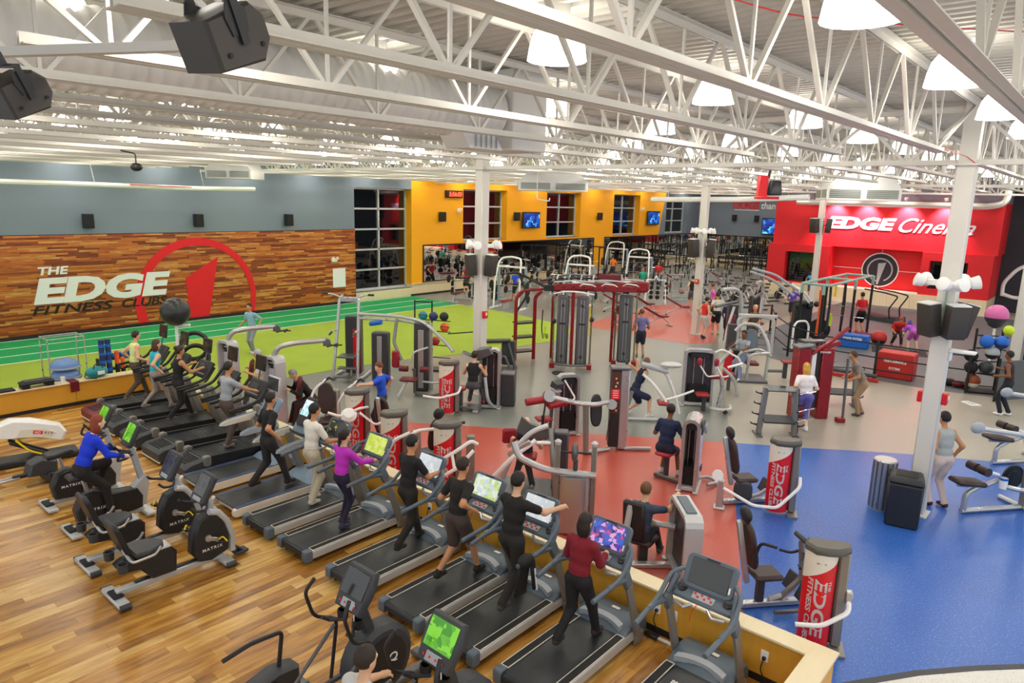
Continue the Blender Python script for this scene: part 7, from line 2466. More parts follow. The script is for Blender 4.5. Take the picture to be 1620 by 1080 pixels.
t = thing('white_cup', 'small white cup on the half wall beside the dark red towel', 'cup', (5.5, 19.72, CZ))
MB().lathe([(.04, 0), (.055, .15), (.05, .15), (.036, .01)], n=14).build('cup', 'sign_white', t)
MB().lathe([(.057, .145), (.057, .16)], n=14).build('rim', 'cream', t)
t = thing('small_dumbbell_rack', 'small black rack of blue dumbbells on the turf behind the half wall', 'dumbbell rack', (7.15, 20.6, .012), 0)
for x in (-.5, .5):
    bx(t, 'side', (x, 0, .45), (.05, .4, .9), 'black_matte')
for z in (.3, .6, .88):
    bx(t, 'shelf', (0, 0, z), (1.0, .3, .03), 'black_matte')
for k in range(4):
    t = thing('dumbbell', 'small bright blue dumbbell on the top shelf of the black rack', 'dumbbell', (6.8 + .22 * k, 20.6, .97), 90, 'blue dumbbells behind the half wall')
    MB().cyl((-.1, 0, 0), (.1, 0, 0), .018, n=8).build('grip', 'black_plastic', t)
    for s in (-1, 1):
        MB().lathe([(.05, -.04), (.06, -.03), (.06, .03), (.05, .04)], (s * .1, 0, 0), n=8, axis=(1, 0, 0)).build('head', 'blue', t)
gym_ball('big black stability ball on a white stand at the turf', (8.05, 18.9, 2.30), .38, 'clear_ball', None)
t = thing('ball_holder', 'white ball stand with black rings carrying the big black stability ball', 'stand', (8.05, 18.9, .012))
tb(t, 'post', [(0, 0, 0), (0, 0, 1.92)], .045, 'sign_white')
tb(t, 'top_arm', [(0, 0, 1.6), (.0, 0, 1.9), (.28, -.2, 1.92)], .04, 'sign_white', .04)
for k, z in enumerate((1.0, 1.35)):
    MB().lathe([(.36, -.05), (.42, 0), (.36, .05), (.3, 0), (.36, -.05)], (.32, -.28, z), n=24, axis=(-.6, -.65, .3), cap=False).build('ring', 'black_plastic', t)
bx(t, 'foot', (0, 0, .03), (.7, .7, .05), 'black_matte')
# jackets, outlets and cords by the treadmills
t = thing('jacket', 'black jacket with a white stripe hung on a treadmill handrail', 'jacket', (6.15, 5.02, 1.1))
MB().ball((.03, 0, .0), (.13, .09, .09), 12, 9).build('bundle', 'black_matte', t)
bx(t, 'hanging_sleeve', (.0, .03, -.24), (.22, .05, .46), 'black_matte', (R(4), R(4), 0), b=.02)
bx(t, 'hanging_sleeve', (.13, -.05, -.2), (.09, .05, .42), 'black_matte', (R(-4), R(-6), 0), b=.02)
bx(t, 'white_stripe', (.14, -.08, -.26), (.025, .012, .3), 'sign_white', (R(-4), R(-6), 0), b=0)
for k, y in enumerate((2.45, 3.62, 3.86, 6.9, 8.2)):
    t = thing('wall_outlet', 'white power outlet on the inner face of the half wall', 'outlet', (7.478, y, .36), 0, 'outlets along the half wall')
    bx(t, 'plate', (0, 0, 0), (.012, .09, .14), 'sign_white', b=.004)
    bx(t, 'plug', (-.02, 0, -.02), (.04, .04, .04), 'black_plastic', b=.006)
    tb(t, 'cord', [(-.035, 0, -.03), (-.06, .02, -.15), (-.03, -.05, -.3), (-.08, -.12, -.345)], .007, 'black_plastic', .05)
t = thing('power_strip', 'white floor cable cover along the foot of the half wall', 'cable cover', (7.38, 3.5, .011))
bx(t, 'cover', (0, 0, .012), (.06, .9, .025), 'sign_white')
bx(t, 'adapter', (-.02, .35, .03), (.1, .18, .06), 'black_plastic')
# ------------------------------------------------------------------ people: one continuous skin grown from a distance field
def surf_nets(F, o, h):
    """naive surface nets on a distance grid (negative inside)"""
    S = F < 0
    nx, ny, nz = F.shape
    cs = np.zeros((nx - 1, ny - 1, nz - 1)); 
    corners = [(i, j, k) for i in (0, 1) for j in (0, 1) for k in (0, 1)]
    cnt = sum(S[i:nx - 1 + i, j:ny - 1 + j, k:nz - 1 + k].astype(np.int8) for i, j, k in corners)
    act = (cnt > 0) & (cnt < 8)
    idx = -np.ones(act.shape, int)
    cells = np.argwhere(act)
    idx[act] = np.arange(len(cells))
    P = np.zeros((len(cells), 3)); W = np.zeros(len(cells))
    for a in corners:
        for ax in range(3):
            if a[ax] == 1: continue
            b = list(a); b[ax] = 1
            fa = F[cells[:, 0] + a[0], cells[:, 1] + a[1], cells[:, 2] + a[2]]
            fb = F[cells[:, 0] + b[0], cells[:, 1] + b[1], cells[:, 2] + b[2]]
            m = (fa < 0) != (fb < 0)
            t = np.where(m, fa / np.where(m, fa - fb, 1), 0)
            p = np.array(a, float)[None, :] + np.zeros((len(cells), 3))
            p[:, ax] += t
            P[m] += p[m]; W[m] += 1
    V = o + (cells + P / W[:, None]) * h
    Q = []
    for ax in range(3):
        o1, o2 = [(1, 2), (2, 0), (0, 1)][ax]
        sl0 = [slice(1, -1)] * 3; sl1 = [slice(1, -1)] * 3
        sl0[ax] = slice(0, -1); sl1[ax] = slice(1, None)
        A, B = S[tuple(sl0)], S[tuple(sl1)]
        e = np.argwhere(A != B)
        flip = A[A != B]
        base = e.copy()
        base[:, o1] += 1; base[:, o2] += 1
        def cell(d1, d2):
            c = base.copy(); c[:, o1] -= d1; c[:, o2] -= d2
            return idx[c[:, 0], c[:, 1], c[:, 2]]
        q = np.stack([cell(1, 1), cell(0, 1), cell(0, 0), cell(1, 0)], 1)
        q[~flip] = q[~flip][:, ::-1]
        Q.append(q)
    return V, np.concatenate(Q)

def ik(a, c, l1, l2, pole):
    a, c = np.array(a, float), np.array(c, float)
    d = c - a
    L = np.linalg.norm(d)
    if L > (l1 + l2) * .995:
        c = a + d / L * (l1 + l2) * .995; d = c - a; L = np.linalg.norm(d)
    x = (l1 * l1 - l2 * l2 + L * L) / (2 * L)
    hgt = math.sqrt(max(1e-6, l1 * l1 - x * x))
    u = d / L
    p = np.array(pole, float)
    p = p - u * (p @ u)
    p /= (np.linalg.norm(p) + 1e-9)
    return a + u * x + p * hgt, c

SKIN = {'light': '#e0b08c', 'tan': '#c68d62', 'brown': '#7c4d30', 'dark': '#4d2f20', 'pale': '#ecc4a6'}
for k, v in SKIN.items():
    mat('skin_' + k, v, .55, var=.05, scale=20)
mat('eye_white', '#f2efe9', .3); mat('eye_dark', '#20160f', .3); mat('lip', '#a5564c', .5)
def cloth(col):
    n = 'cloth_' + col.strip('#')
    mat(n, col, .85, var=.1, scale=14, bump=.25, bscale=28)
    return n
def hairm(col):
    n = 'hair_' + col.strip('#')
    mat(n, col, .6, var=.25, scale=40, stretch=(1, 1, .25), bump=.4, bscale=90)
    return n

def person(label, loc, rz, pel, chest, hands, feet, top='#222222', bottom='#222222', shoes='#dddddd', skin='light', hair='#2a1c12',
           sleeve='short', legs='long', hs='short', scale=1.0, res=.02, look=(1, 0, 0), width=1.0, knee=((1, 0, 0), (1, 0, 0)), elbow=((-.5, .5, -1), (-.5, -.5, -1)), toe=None, fingers=True, cap=None):
    """pel: pelvis centre; chest: base of the neck; hands/feet: (left, right) wrist and ankle targets; local x = facing"""
    s = scale
    pel = np.array(pel, float); nk = np.array(chest, float)
    sp = nk - pel
    u = sp / np.linalg.norm(sp)
    left = np.array((0, 1, 0.0))
    fw = np.cross(left, u); fw /= np.linalg.norm(fw)
    lk = np.array(look, float); lk /= np.linalg.norm(lk)
    prim = []   # (kind, args, region)
    def cap_(a, b, r0, r1, reg): prim.append(('c', np.array(a, float), np.array(b, float), r0 * s, r1 * s, reg))
    def ell(c, r, reg, ax=None): prim.append(('e', np.array(c, float), np.array(r, float) * s, ax, 0, reg))
    axT = np.stack([fw, left, u])
    w = width
    ell(pel, (.115 * w, .165 * w, .12), 'B', axT)
    ell(pel + u * .12 * s - fw * .01, (.105 * w, .145 * w, .13), 'T', axT)
    ell(pel + sp * .55, (.112 * w, .155 * w, .16), 'T', axT)
    ell(pel + sp * .78 + fw * .005, (.112 * w, .165 * w, .13), 'T', axT)
    shl = nk - u * .065 * s + left * .165 * s * (.92 + .08 * w)
    shr = nk - u * .065 * s - left * .165 * s * (.92 + .08 * w)
    cap_(shl, shr, .062, .062, 'T' if sleeve != 'tank' else 'S')
    if sleeve == 'tank':
        cap_(nk - u * .05 * s + left * .09 * s, nk - u * .16 * s + left * .11 * s, .068, .075, 'T')
        cap_(nk - u * .05 * s - left * .09 * s, nk - u * .16 * s - left * .11 * s, .068, .075, 'T')
    hd = nk + u * .11 * s + np.array((0, 0, .085 * s)) + lk * .03 * s
    cap_(nk - u * .02, hd - np.array((0, 0, .06 * s)), .052, .048, 'S')
    hl = np.cross(np.array((0, 0, 1.0)), lk); hl /= np.linalg.norm(hl)
    hu = np.cross(lk, hl)
    axH = np.stack([lk, hl, hu])
    ell(hd + hu * .02 * s, (.094, .076, .105), 'S', axH)
    ell(hd + lk * .022 * s - hu * .055 * s, (.062, .055, .062), 'S', axH)
    cap_(hd + lk * .092 * s + hu * .01 * s, hd + lk * .108 * s - hu * .022 * s, .009, .015, 'S')
    for q in (-1, 1):
        ell(hd + hl * q * .078 * s - lk * .005 - hu * .005, (.022, .012, .032), 'S', axH)
    fing = []
    for side, (sh, q) in enumerate(((shl, 1), (shr, -1))):
        el, wr = ik(sh, hands[side], .29 * s, .26 * s, elbow[side])
        cap_(sh, el, .05, .042, 'S'); cap_(el, wr, .043, .028, 'S')
        if sleeve in ('short', 'long'):
            cap_(sh, sh + (el - sh) * (.62 if sleeve == 'short' else 1.0), .060, .055 if sleeve == 'short' else .05, 'T')
        if sleeve == 'long':
            cap_(el, el + (wr - el) * .88, .05, .036, 'T')
        d = (wr - el) / np.linalg.norm(wr - el)
        hc = wr + d * .045 * s
        cap_(wr, wr + d * .07 * s, .03, .034, 'S')
        fing.append((hc, d, q))
    for side, q in enumerate((1, -1)):
        hip = pel + left * q * .085 * s * w - u * .05 * s
        kn, an = ik(hip, feet[side], .42 * s, .42 * s, knee[side])
        lr = 'B' if legs == 'long' else 'S'
        cap_(hip, kn, .088 * w, .056, lr if legs != 'tights' else 'B')
        cap_(kn, an, .056, .037, 'B' if legs in ('long', 'tights') else 'S')
        if legs == 'long':
            cap_(hip, kn, .095 * w, .068, 'B'); cap_(kn, an, .066, .052, 'B')
        elif legs == 'shorts':
            cap_(hip, hip + (kn - hip) * .82, .102 * w, .088, 'B')
        elif legs == 'capri':
            cap_(hip, kn, .098 * w, .066, 'B'); cap_(kn, kn + (an - kn) * .45, .064, .06, 'B')
        td = np.array(toe[side] if toe else (1, 0, 0), float); td /= np.linalg.norm(td)
        dn = np.array((0, 0, -1.0)) if abs(td[2]) < .6 else np.array((.6, 0, -.4))
        cap_(an + dn * .045 * s - td * .04 * s, an + dn * .055 * s + td * .13 * s, .04, .035, 'H')
        cap_(an, an + dn * .05 * s, .042, .045, 'H')
    lo = np.min([np.minimum(p[1], p[2] if p[0] == 'c' else p[1]) for p in prim], 0) - .2
    hi = np.max([np.maximum(p[1], p[2] if p[0] == 'c' else p[1]) for p in prim], 0) + .2
    h = res
    n = np.ceil((hi - lo) / h).astype(int) + 1
    gx = [lo[i] + h * np.arange(n[i]) for i in range(3)]
    G = np.stack(np.meshgrid(*gx, indexing='ij'), -1).reshape(-1, 3).astype(np.float32)
    def dist(p, X):
        if p[0] == 'c':
            ba = (p[2] - p[1]).astype(np.float32)
            pa = X - p[1].astype(np.float32)
            t = np.clip(pa @ ba / max(1e-9, ba @ ba), 0, 1)
            return np.sqrt(((pa - t[:, None] * ba) ** 2).sum(1)) - (p[3] + (p[4] - p[3]) * t)
        Y = X - p[1].astype(np.float32)
        if p[3] is not None: Y = Y @ p[3].T.astype(np.float32)
        r = p[2].astype(np.float32)
        k0 = np.sqrt(((Y / r) ** 2).sum(1)); k1 = np.sqrt(((Y / (r * r)) ** 2).sum(1))
        return k0 * (k0 - 1) / np.maximum(k1, 1e-6)
    D = None
    K = .03
    for p in prim:
        d = dist(p, G)
        if D is None: D = d; continue
        kk = np.clip(.5 + .5 * (D - d) / K, 0, 1)
        D = D * (1 - kk) + d * kk - K * kk * (1 - kk)
    V, Q = surf_nets(D.reshape(n), lo, h)
    cen = V[Q].mean(1).astype(np.float32)
    regs = ['S', 'T', 'B', 'H']
    best = np.full(len(Q), 9.0); rid = np.zeros(len(Q), int)
    for p in prim:
        d = dist(p, cen) - (.006 if p[5] in 'TBH' else 0)
        m = d < best
        best[m] = d[m]; rid[m] = regs.index(p[5])
    mb = MB()
    mb._add(V.tolist(), Q.tolist())
    mb.m = rid.tolist()
    if fingers:
        for hc, d, q in fing:
            side = np.cross(d, (0, 0, 1.0)); side /= (np.linalg.norm(side) + 1e-9)
            dnv = np.cross(side, d)
            for f in range(4):
                b = hc + d * .02 * s + side * (f - 1.5) * .018 * s
                L = (.062, .072, .068, .052)[f] * s
                m1 = b + d * L * .55 - dnv * .012 * s * -1 * 0 + np.array((0, 0, -.012 * s))
                m2 = m1 + d * L * .25 + np.array((0, 0, -.03 * s))
                mb.tube([b, m1, m2], [.0095 * s, .009 * s, .0075 * s], 6, 0)
            b = hc - d * .02 * s - side * q * -.028 * s
            m1 = b + side * q * .022 * s + d * .025 * s
            mb.tube([b, m1, m1 + d * .03 * s + np.array((0, 0, -.01))], [.011 * s, .01 * s, .008 * s], 6, 0)
    for q in (-1, 1):
        e = hd + lk * .079 * s + hl * q * .032 * s + hu * .018 * s
        mb.ball(tuple(e), .013 * s, 8, 6, 4)
        mb.ball(tuple(e + lk * .008 * s), .0075 * s, 8, 6, 5)
    mb.ball(tuple(hd + lk * .076 * s - hu * .055 * s), (.012 * s, .012 * s, .006 * s) if abs(lk[0]) < .5 else (.012 * s, .024 * s, .007 * s), 8, 6, 6)
    me = mb.mesh('person', ['skin_' + skin, cloth(top), cloth(bottom), cloth(shoes), 'eye_white', 'eye_dark', 'lip'], 80)
    o = bpy.data.objects.new('person', me)
    C.objects.link(o)
    o.location = loc
    o.rotation_euler = (0, 0, R(rz))
    tag(o, label, 'person')
    # hair or cap as a child shell
    if hs != 'bald':
        hp = []
        lo2, hi2 = hd - .3 * s, hd + .22 * s
        hh = .014
        n2 = np.ceil((hi2 - lo2) / hh).astype(int) + 1
        g2 = [lo2[i] + hh * np.arange(n2[i]) for i in range(3)]
        X = np.stack(np.meshgrid(*g2, indexing='ij'), -1).reshape(-1, 3).astype(np.float32)
        e1 = dist(('e', hd + hu * .026 * s - lk * .008 * s, np.array((.104, .088, .112)) * s, axH, 0, ''), X)
        L = (X - hd) @ lk; Uc = (X - hd) @ hu
        cut = np.maximum((L * .9 - Uc * .75 - .012 * s), (-.045 * s - Uc) if hs in ('short', 'cap') else (-.11 * s - Uc))
        Dh = np.maximum(e1, cut)
        if hs == 'pony':
            a = hd - lk * .1 * s + hu * .06 * s; b = hd - lk * .13 * s - hu * .16 * s
            Dh = np.minimum(Dh, dist(('c', a, b, .04 * s, .018 * s, ''), X))
        if hs == 'bun':
            Dh = np.minimum(Dh, dist(('e', hd - lk * .09 * s + hu * .08 * s, np.array((.05, .05, .05)) * s, None, 0, ''), X))
        if hs == 'long':
            Dh = np.minimum(Dh, np.maximum(dist(('e', hd - lk * .045 * s - hu * .06 * s, np.array((.075, .095, .15)) * s, axH, 0, ''), X), (L - .01 * s)))
        if cap:
            Dh = np.minimum(Dh, dist(('e', hd + lk * .1 * s + hu * .04 * s, np.array((.075, .07, .014)) * s, axH, 0, ''), X))
        Vh, Qh = surf_nets(Dh.reshape(n2), lo2, hh)
        g = MB(); g._add(Vh.tolist(), Qh.tolist())
        g.build('cap' if cap else 'hair', cloth(cap) if cap else hairm(hair), o, 80)
    return o

def walker(label, x, y, z, ph=0, hold=None, lean=.05, rz=0, s=1.0, **kw):
    st = (.3, -.28) if ph == 0 else (-.28, .3) if ph == 1 else (.06, -.08)
    ft = [(st[0] * s, .1 * s, .10 * s), (st[1] * s, -.1 * s, (.10 if st[1] > -.2 else .16) * s)]
    if st[0] < -.2: ft[0] = (st[0] * s, .1 * s, .16 * s)
    hd = hold or [(.22 if st[0] < 0 else .02, .3, 1.02), (.22 if st[1] < 0 else .02, -.3, 1.02)]
    hd = [tuple(v * s for v in p) for p in hd]
    return person(label, (x, y, z), rz, (0, 0, .93 * s), (lean * s, 0, 1.45 * s), hd, ft, scale=s, **kw)
GRIP = [(.42, .26, 1.12), (.42, -.26, 1.12)]
TZ = .232
walker('woman in a dark red long-sleeved top walking on a treadmill', 6.33, 4.32, TZ, 1, [(.36, .22, 1.1), (.40, -.12, 1.12)], s=.94, top='#7d1224', bottom='#1c1a1d', shoes='#3a2f2a', skin='light', hair='#20150f', sleeve='long', hs='long', res=.017, width=1.06)
walker('man in black gripping the treadmill console while walking', 6.42, 5.46, TZ, 0, [(.45, .2, 1.15), (.52, -.36, 1.26)], s=1.03, top='#1e1b1a', bottom='#2a2623', shoes='#4a423c', skin='light', hair='#1a120d', res=.017, width=1.06)
walker('runner in a black T-shirt and brown-grey shorts', 6.38, 6.42, TZ, 1, [(.2, .3, 1.1), (.02, -.28, 1.1)], s=1.0, top='#1f1d1c', bottom='#4a3d38', shoes='#2a241f', skin='tan', hair='#2a1c12', legs='shorts', res=.017, width=1.04)
walker('walker all in black with dark hair on a treadmill', 6.5, 7.62, TZ, 0, [(.40, .22, 1.15), (.44, -.24, 1.15)], s=1.0, top='#1c1a1b', bottom='#26221f', shoes='#302a26', skin='tan', hair='#17110d', res=.017)
walker('woman in a bright pink-purple top with a dark ponytail on a treadmill', 6.2, 8.88, TZ, 2, [(.45, .18, 1.14), (.50, -.22, 1.14)], s=.92, top='#c22fc0', bottom='#241e35', shoes='#3a3550', skin='light', hair='#23140c', sleeve='long', legs='tights', hs='pony', res=.018)
walker('man in a white T-shirt and beige trousers on a treadmill', 6.38, 10.0, TZ, 2, [(.36, .24, 1.1), (.42, -.24, 1.1)], s=1.0, top='#e9e6da', bottom='#c9bda4', shoes='#d8d0c0', skin='tan', hair='#1c130d', res=.018)
walker('man in black T-shirt and dark trousers on the blue-striped treadmill', 6.2, 11.1, TZ, 1, None, s=1.0, top='#17191d', bottom='#2e2b2c', shoes='#3a2f28', skin='tan', hair='#1a120c', res=.02)
FZ = .36
walker('man in a light grey T-shirt reaching for the treadmill console', 6.55, 13.3, FZ, 2, [(.5, .2, 1.12), (.52, -.2, 1.12)], s=1.0, top='#a3a9b0', bottom='#5a4a44', shoes='#8a8078', skin='tan', hair='#1c140f', res=.022)
walker('woman in a black tank top and dark trousers on a treadmill', 6.62, 15.66, FZ, 0, [(.46, .22, 1.25), (.46, -.2, 1.2)], s=.97, top='#1a1a1e', bottom='#241f22', shoes='#6a5a50', skin='tan', hair='#3a2616', sleeve='tank', hs='bun', res=.024)
walker('person in a turquoise sleeveless top on a treadmill', 6.6, 16.84, FZ, 1, None, s=.95, top='#16b3c8', bottom='#a89a90', shoes='#8a7a70', skin='light', hair='#4a3020', sleeve='tank', hs='long', legs='tights', res=.024)
walker('person in a pale yellow sleeveless top on a treadmill', 6.6, 18.02, FZ, 0, None, s=.97, top='#dfe89a', bottom='#5a4a3c', shoes='#8a7a60', skin='light', hair='#33231a', sleeve='tank', hs='short', res=.024)

# woman on the upright bike
person('woman with red hair in a bright blue sweatshirt riding an upright bike', (3.27, 12.1, .011), 0, (.24, 0, 1.06), (.46, 0, 1.58), [(.82, .2, 1.2), (.80, -.2, 1.18)], [(.50, .2, .66), (.54, -.2, .30)],
       top='#0f38d6', bottom='#1f1a18', shoes='#8a7a70', skin='pale', hair='#8a3a1c', sleeve='long', hs='long', res=.019, width=1.12, elbow=((-.3, .6, -1), (-.3, -.6, -1)))
# man on the near elliptical
person('man in a pale grey T-shirt on the elliptical with the green screen', (3.30, 4.22, .011), 0, (-.26, 0, 1.02), (-.20, 0, 1.53), [(.26, .3, 1.2), (.26, -.3, 1.2)], [(.06, .25, .5), (-.22, -.25, .5)],
       top='#c3c4c4', bottom='#33312f', shoes='#55504a', skin='light', hair='#2a1d14', res=.018)
# far-left rower
person('man with a grey cap in a white T-shirt seated at the silver tower machine', (9.12, 16.52, .003), 142, (-.1, 0, .62), (.02, 0, 1.18), [(.32, .22, .95), (.32, -.22, .95)], [(.42, .15, .1), (.42, -.15, .1)],
       top='#dcd9d4', bottom='#4a4a50', shoes='#bbbbbb', skin='light', hair='#888888', hs='cap', cap='#b9bcc0', res=.024)
person('grey-haired man in a black top bending over at the silver tower machine', (9.15, 14.35, .003), 165, (-.05, 0, .66), (.28, 0, 1.12), [(.52, .22, .95), (.5, -.22, .95)], [(.42, .15, .1), (.42, -.15, .1)],
       top='#201c1d', bottom='#3a2a2c', shoes='#555555', skin='light', hair='#8f8a86', sleeve='long', res=.022, look=(.8, 0, -.6))
walker('man in a pale blue T-shirt walking on the turf', 12.0, 22.2, .012, 2, None, rz=200, s=1.0, top='#8fb8d8', bottom='#8a8f9a', shoes='#cccccc', skin='tan', hair='#2a1c14', res=.028, fingers=False)
person('man in a blue T-shirt leaning with one arm on a red sleeve machine', (9.85, 12.45, .003), 130, (0, 0, .93), (.02, .05, 1.45), [(.32, .66, 1.38), (-.05, -.36, 1.05)], [(.05, .12, .1), (-.08, -.12, .1)],
       top='#1f55d6', bottom='#2c2a35', shoes='#444444', skin='light', hair='#6a3a1c', res=.02, look=(.7, .7, -.2), elbow=((-.2, .2, -1), (-.8, -.6, 0)))
person('man in a black tank top sitting on the row machine', (12.72, 12.28, .003), 30, (-.1, 0, .76), (.02, 0, 1.28), [(.34, .24, 1.1), (.34, -.24, 1.1)], [(.38, .2, .22), (.34, -.2, .22)],
       top='#1a1a1b', bottom='#4f4f52', shoes='#b23038', skin='light', hair='#1d130d', sleeve='tank', res=.02)
person('shaved-headed man in dark clothes sitting in the press machine', (10.15, 8.35, .003), 215, (-.1, 0, .5), (-.02, 0, 1.0), [(.32, .24, .95), (.32, -.24, .95)], [(.4, .18, .1), (.4, -.18, .1)],
       top='#26303f', bottom='#2d2d33', shoes='#888888', skin='pale', hs='bald', res=.022)
person('dark-haired man in navy seated behind the half wall with an arm stretched out', (8.98, 4.98, .003), 10, (-.1, 0, .5), (-.02, 0, .98), [(.3, .24, .75), (.42, -.36, 1.0)], [(.4, .16, .1), (.4, -.16, .1)],
       top='#3d4a60', bottom='#2b2b30', shoes='#555555', skin='light', hair='#6b4a2c', res=.018)
person('man in a navy T-shirt sitting on the red seat with his back turned', (12.2, 6.38, .003), 10, (0, 0, .70), (.06, -.02, 1.24), [(.32, .2, .98), (.34, -.26, 1.0)], [(.26, .14, .1), (.3, -.2, .1)],
       top='#1d2a4c', bottom='#20243a', shoes='#c9c9c9', skin='brown', hair='#17120f', legs='shorts', res=.018, width=1.1)
person('man in navy leaning over the preacher curl machine', (15.45, 8.95, .003), -35, (-.12, 0, .72), (.12, .02, 1.26), [(-.05, .45, 1.25), (.0, .2, 1.42)], [(-.25, .2, .12), (.2, -.22, .12)],
       top='#1d2440', bottom='#26284a', shoes='#dddddd', skin='light', hair='#6a4a30', legs='shorts', sleeve='tank', res=.022, look=(.6, .7, -.3), elbow=((-.3, 1, 0), (-.3, 1, 0)))
walker('blond woman in a white T-shirt and purple leggings standing by the rack', 17.45, 5.45, .003, 2, None, rz=35, s=.97, top='#f1e7e8', bottom='#6a62ae', shoes='#e6e6ea', skin='pale', hair='#d9a33c', legs='capri', hs='long', res=.019, width=1.32)
walker('brown-clothed man bending behind the racks', 19.9, 4.75, .003, 2, [(.42, .2, 1.0), (.42, -.2, 1.0)], lean=.25, rz=120, s=1.0, top='#8a7f78', bottom='#a3866a', shoes='#4a4440', skin='tan', hair='#4a3322', res=.024, fingers=False)
walker('man in a grey sleeveless top and beige joggers standing beside the column', 14.68, 1.98, .003, 2, [(.1, .3, .95), (.05, -.3, .95)], rz=55, s=1.04, top='#aab0ae', bottom='#d6c3ba', shoes='#4a1f22', skin='tan', hair='#161010', sleeve='tank', res=.018, width=1.16)
walker('man in a dark top with bare arms and white shoes by the ball stand', 22.9, 1.85, .003, 2, [(.2, .28, 1.1), (.32, -.25, 1.2)], rz=80, s=1.02, top='#37261e', bottom='#20222e', shoes='#f2f2f2', skin='brown', hair='#1a120e', sleeve='tank', res=.022)
walker('man in a red T-shirt and black shorts standing in the roped corner', 33.4, 8.4, .004, 2, [(.3, .2, 1.2), (.3, -.2, 1.2)], rz=45, s=1.04, top='#d3202c', bottom='#141414', shoes='#c23030', skin='tan', hair='#20150f', legs='shorts', res=.026, fingers=False)
person('man in a red T-shirt crouching on the rubber floor', (31.6, 6.5, .004), 200, (-.1, 0, .62), (.32, 0, 1.0), [(.42, .16, .6), (.42, -.16, .6)], [(.1, .16, .1), (-.05, -.16, .1)],
       top='#d8262c', bottom='#3a302c', shoes='#d84a4a', skin='tan', hair='#b0302a', res=.026, fingers=False, look=(.7, 0, -.7))
person('woman in a purple top bending forward on the mat', (30.7, 5.75, .004), 30, (-.1, 0, .82), (.42, 0, .92), [(.55, .2, .5), (.55, -.2, .5)], [(-.1, .18, .1), (-.05, -.18, .1)],
       top='#a040c0', bottom='#c05ab0', shoes='#777777', skin='light', hair='#5548a8', legs='shorts', hs='bun', res=.026, fingers=False, look=(.8, 0, -.6))
person('person in dark red kneeling on the floor by the orange disc', (38.0, 5.6, .004), -60, (-.1, 0, .5), (.1, 0, .98), [(.4, .2, .6), (.3, -.2, .5)], [(-.5, .15, .1), (.3, -.15, .1)],
       top='#7a2a3a', bottom='#8a8a92', shoes='#777777', skin='tan', hair='#c9a040', res=.03, fingers=False, legs='shorts')
walker('young man in a red tank top and pale shorts beside the column', 26.85, 12.72, .0035, 2, None, rz=-20, s=.98, top='#d9342c', bottom='#c9cdc8', shoes='#2a2f55', skin='light', hair='#2a1a12', sleeve='tank', legs='shorts', res=.024, fingers=False)
walker('man in a cream T-shirt and black shorts with his back turned', 28.1, 12.75, .003, 2, None, rz=40, s=1.03, top='#dcd8c8', bottom='#20202a', shoes='#b8c890', skin='tan', hair='#3a2a1c', legs='shorts', res=.024, fingers=False)
walker('man in navy with a bright blue towel by the pulldown station', 27.0, 11.75, .003, 2, [(.25, .2, .95), (.3, -.2, 1.0)], rz=20, s=.98, top='#24305a', bottom='#23264a', shoes='#30343a', skin='brown', hair='#17110d', legs='shorts', res=.024, fingers=False)
t = thing('towel', 'bright blue towel hanging from the hand of the man in navy', 'towel', (27.0, 11.4, .003), 20)
MB().box((.28, 0, .75), (.06, .3, .55), (0, R(6), R(20)), b=.02).build('cloth', 'blue', t)
MB().box((.28, .02, 1.0), (.08, .2, .08), b=.03).build('fold', 'blue', t)
person('bearded man in a pale grey top seated in the hooded press frame', (21.45, 8.8, .003), 180, (-.1, 0, .70), (-.12, 0, 1.24), [(.4, .26, 1.05), (.42, -.24, 1.02)], [(.45, .2, .12), (.45, -.2, .12)],
       top='#9ba4ae', bottom='#7a86a8', shoes='#dddddd', skin='brown', hair='#1c120c', res=.022)
person('man with arms stretched forward by the pale cable frame', (26.4, 10.4, .003), 190, (0, 0, .9), (.08, 0, 1.42), [(.5, .2, 1.1), (.5, -.2, 1.1)], [(.05, .12, .1), (-.08, -.12, .1)],
       top='#6a5648', bottom='#5a4a3c', shoes='#777777', skin='tan', hair='#d0b080', res=.028, fingers=False)
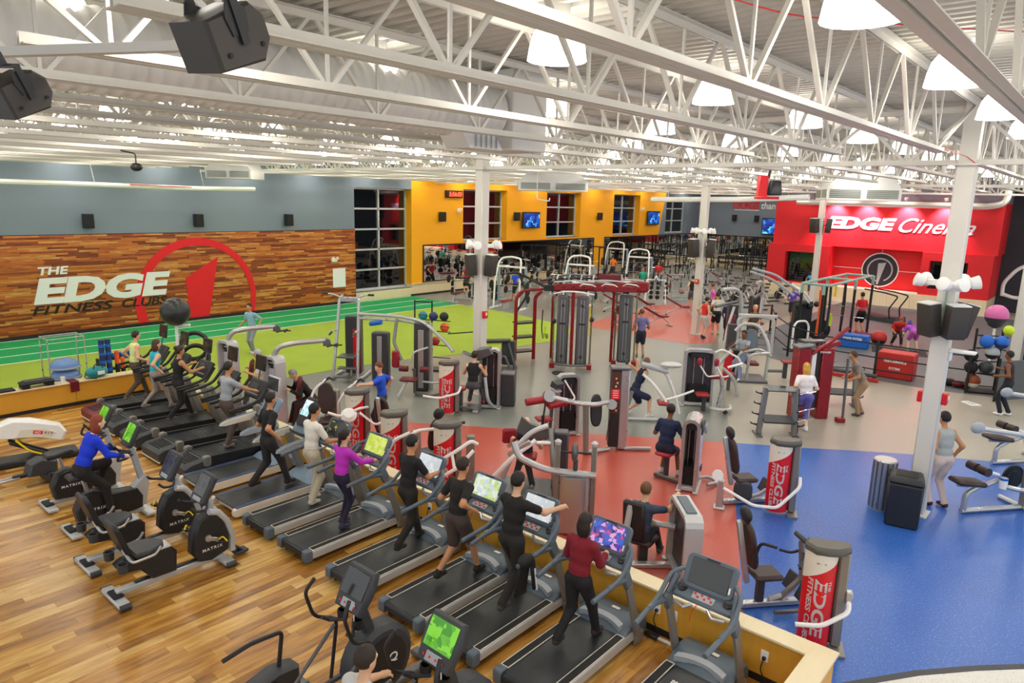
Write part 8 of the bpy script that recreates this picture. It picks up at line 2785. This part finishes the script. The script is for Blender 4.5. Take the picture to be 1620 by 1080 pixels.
walker('man in a violet T-shirt and dark shorts walking near the red floor patch', 21.7, 12.64, .003, 2, None, rz=40, s=1.0, top='#7a74a8', bottom='#2e3040', shoes='#8a8478', skin='tan', hair='#8a4a3a', legs='shorts', res=.024, fingers=False)
person('person lying back on a low bench in dark clothes and red cap', (27.2, 17.0, .003), 215, (-.1, 0, .60), (.35, 0, .85), [(.3, .4, .6), (.3, -.4, .6)], [(-.55, .2, .1), (-.55, -.2, .1)],
       top='#3f444c', bottom='#4a4f58', shoes='#333333', skin='tan', hair='#b02a2a', res=.03, fingers=False, knee=((0, 0, 1), (0, 0, 1)))
# people further back in the free-weight area
for (lb, x, y, rz, tp, bt, hr, sk) in (
        ('man in a white sleeveless top with black hair behind the red rig', 31.8, 19.6, 30, '#e2e2e0', '#202028', '#141010', 'light'),
        ('person in a green and blue top doing a lift in the far weights area', 36.2, 21.2, 200, '#2aa88c', '#4a4048', '#5a4a3a', 'tan'),
        ('person in a red T-shirt standing beyond the white plate rack', 40.5, 22.6, 200, '#d8302c', '#8a92a0', '#3a2218', 'tan'),
        ('man in a black sleeveless top beside the column on the red patch', 34.0, 16.9, 40, '#22201f', '#5a5f66', '#2a1a12', 'light'),
        ('person in a pink top near the spin bikes', 31.6, 14.6, 120, '#d873c0', '#3a3a40', '#5a4034', 'tan'),
        ('person in a violet top near the red wall', 34.2, 11.7, 180, '#6a4ac0', '#2a2a30', '#6a4a30', 'tan'),
        ('person in a light blue top by the dark opening in the red wall', 43.4, 13.9, 200, '#62aee0', '#3a4a60', '#2a1c14', 'tan'),
        ('person in an orange top under the far mirror', 42.2, 27.2, 60, '#f07a20', '#3a3a44', '#3a2a20', 'tan'),
        ('man in a blue T-shirt beside the smith machines', 28.6, 24.6, 90, '#2a52c8', '#24242c', '#1c1410', 'tan'),
        ('person in a dark red top by the first long mirror', 28.6, 28.3, 60, '#a8203c', '#1c1c20', '#241812', 'light')):
    walker(lb, x, y, .003, rnd.choice((0, 1, 2)), None, rz=rz, top=tp, bottom=bt, hair=hr, skin=sk, shoes='#777777', res=.034, fingers=False, sleeve='tank' if 'sleeveless' in lb else 'short', legs='shorts' if rnd.random() < .5 else 'long')
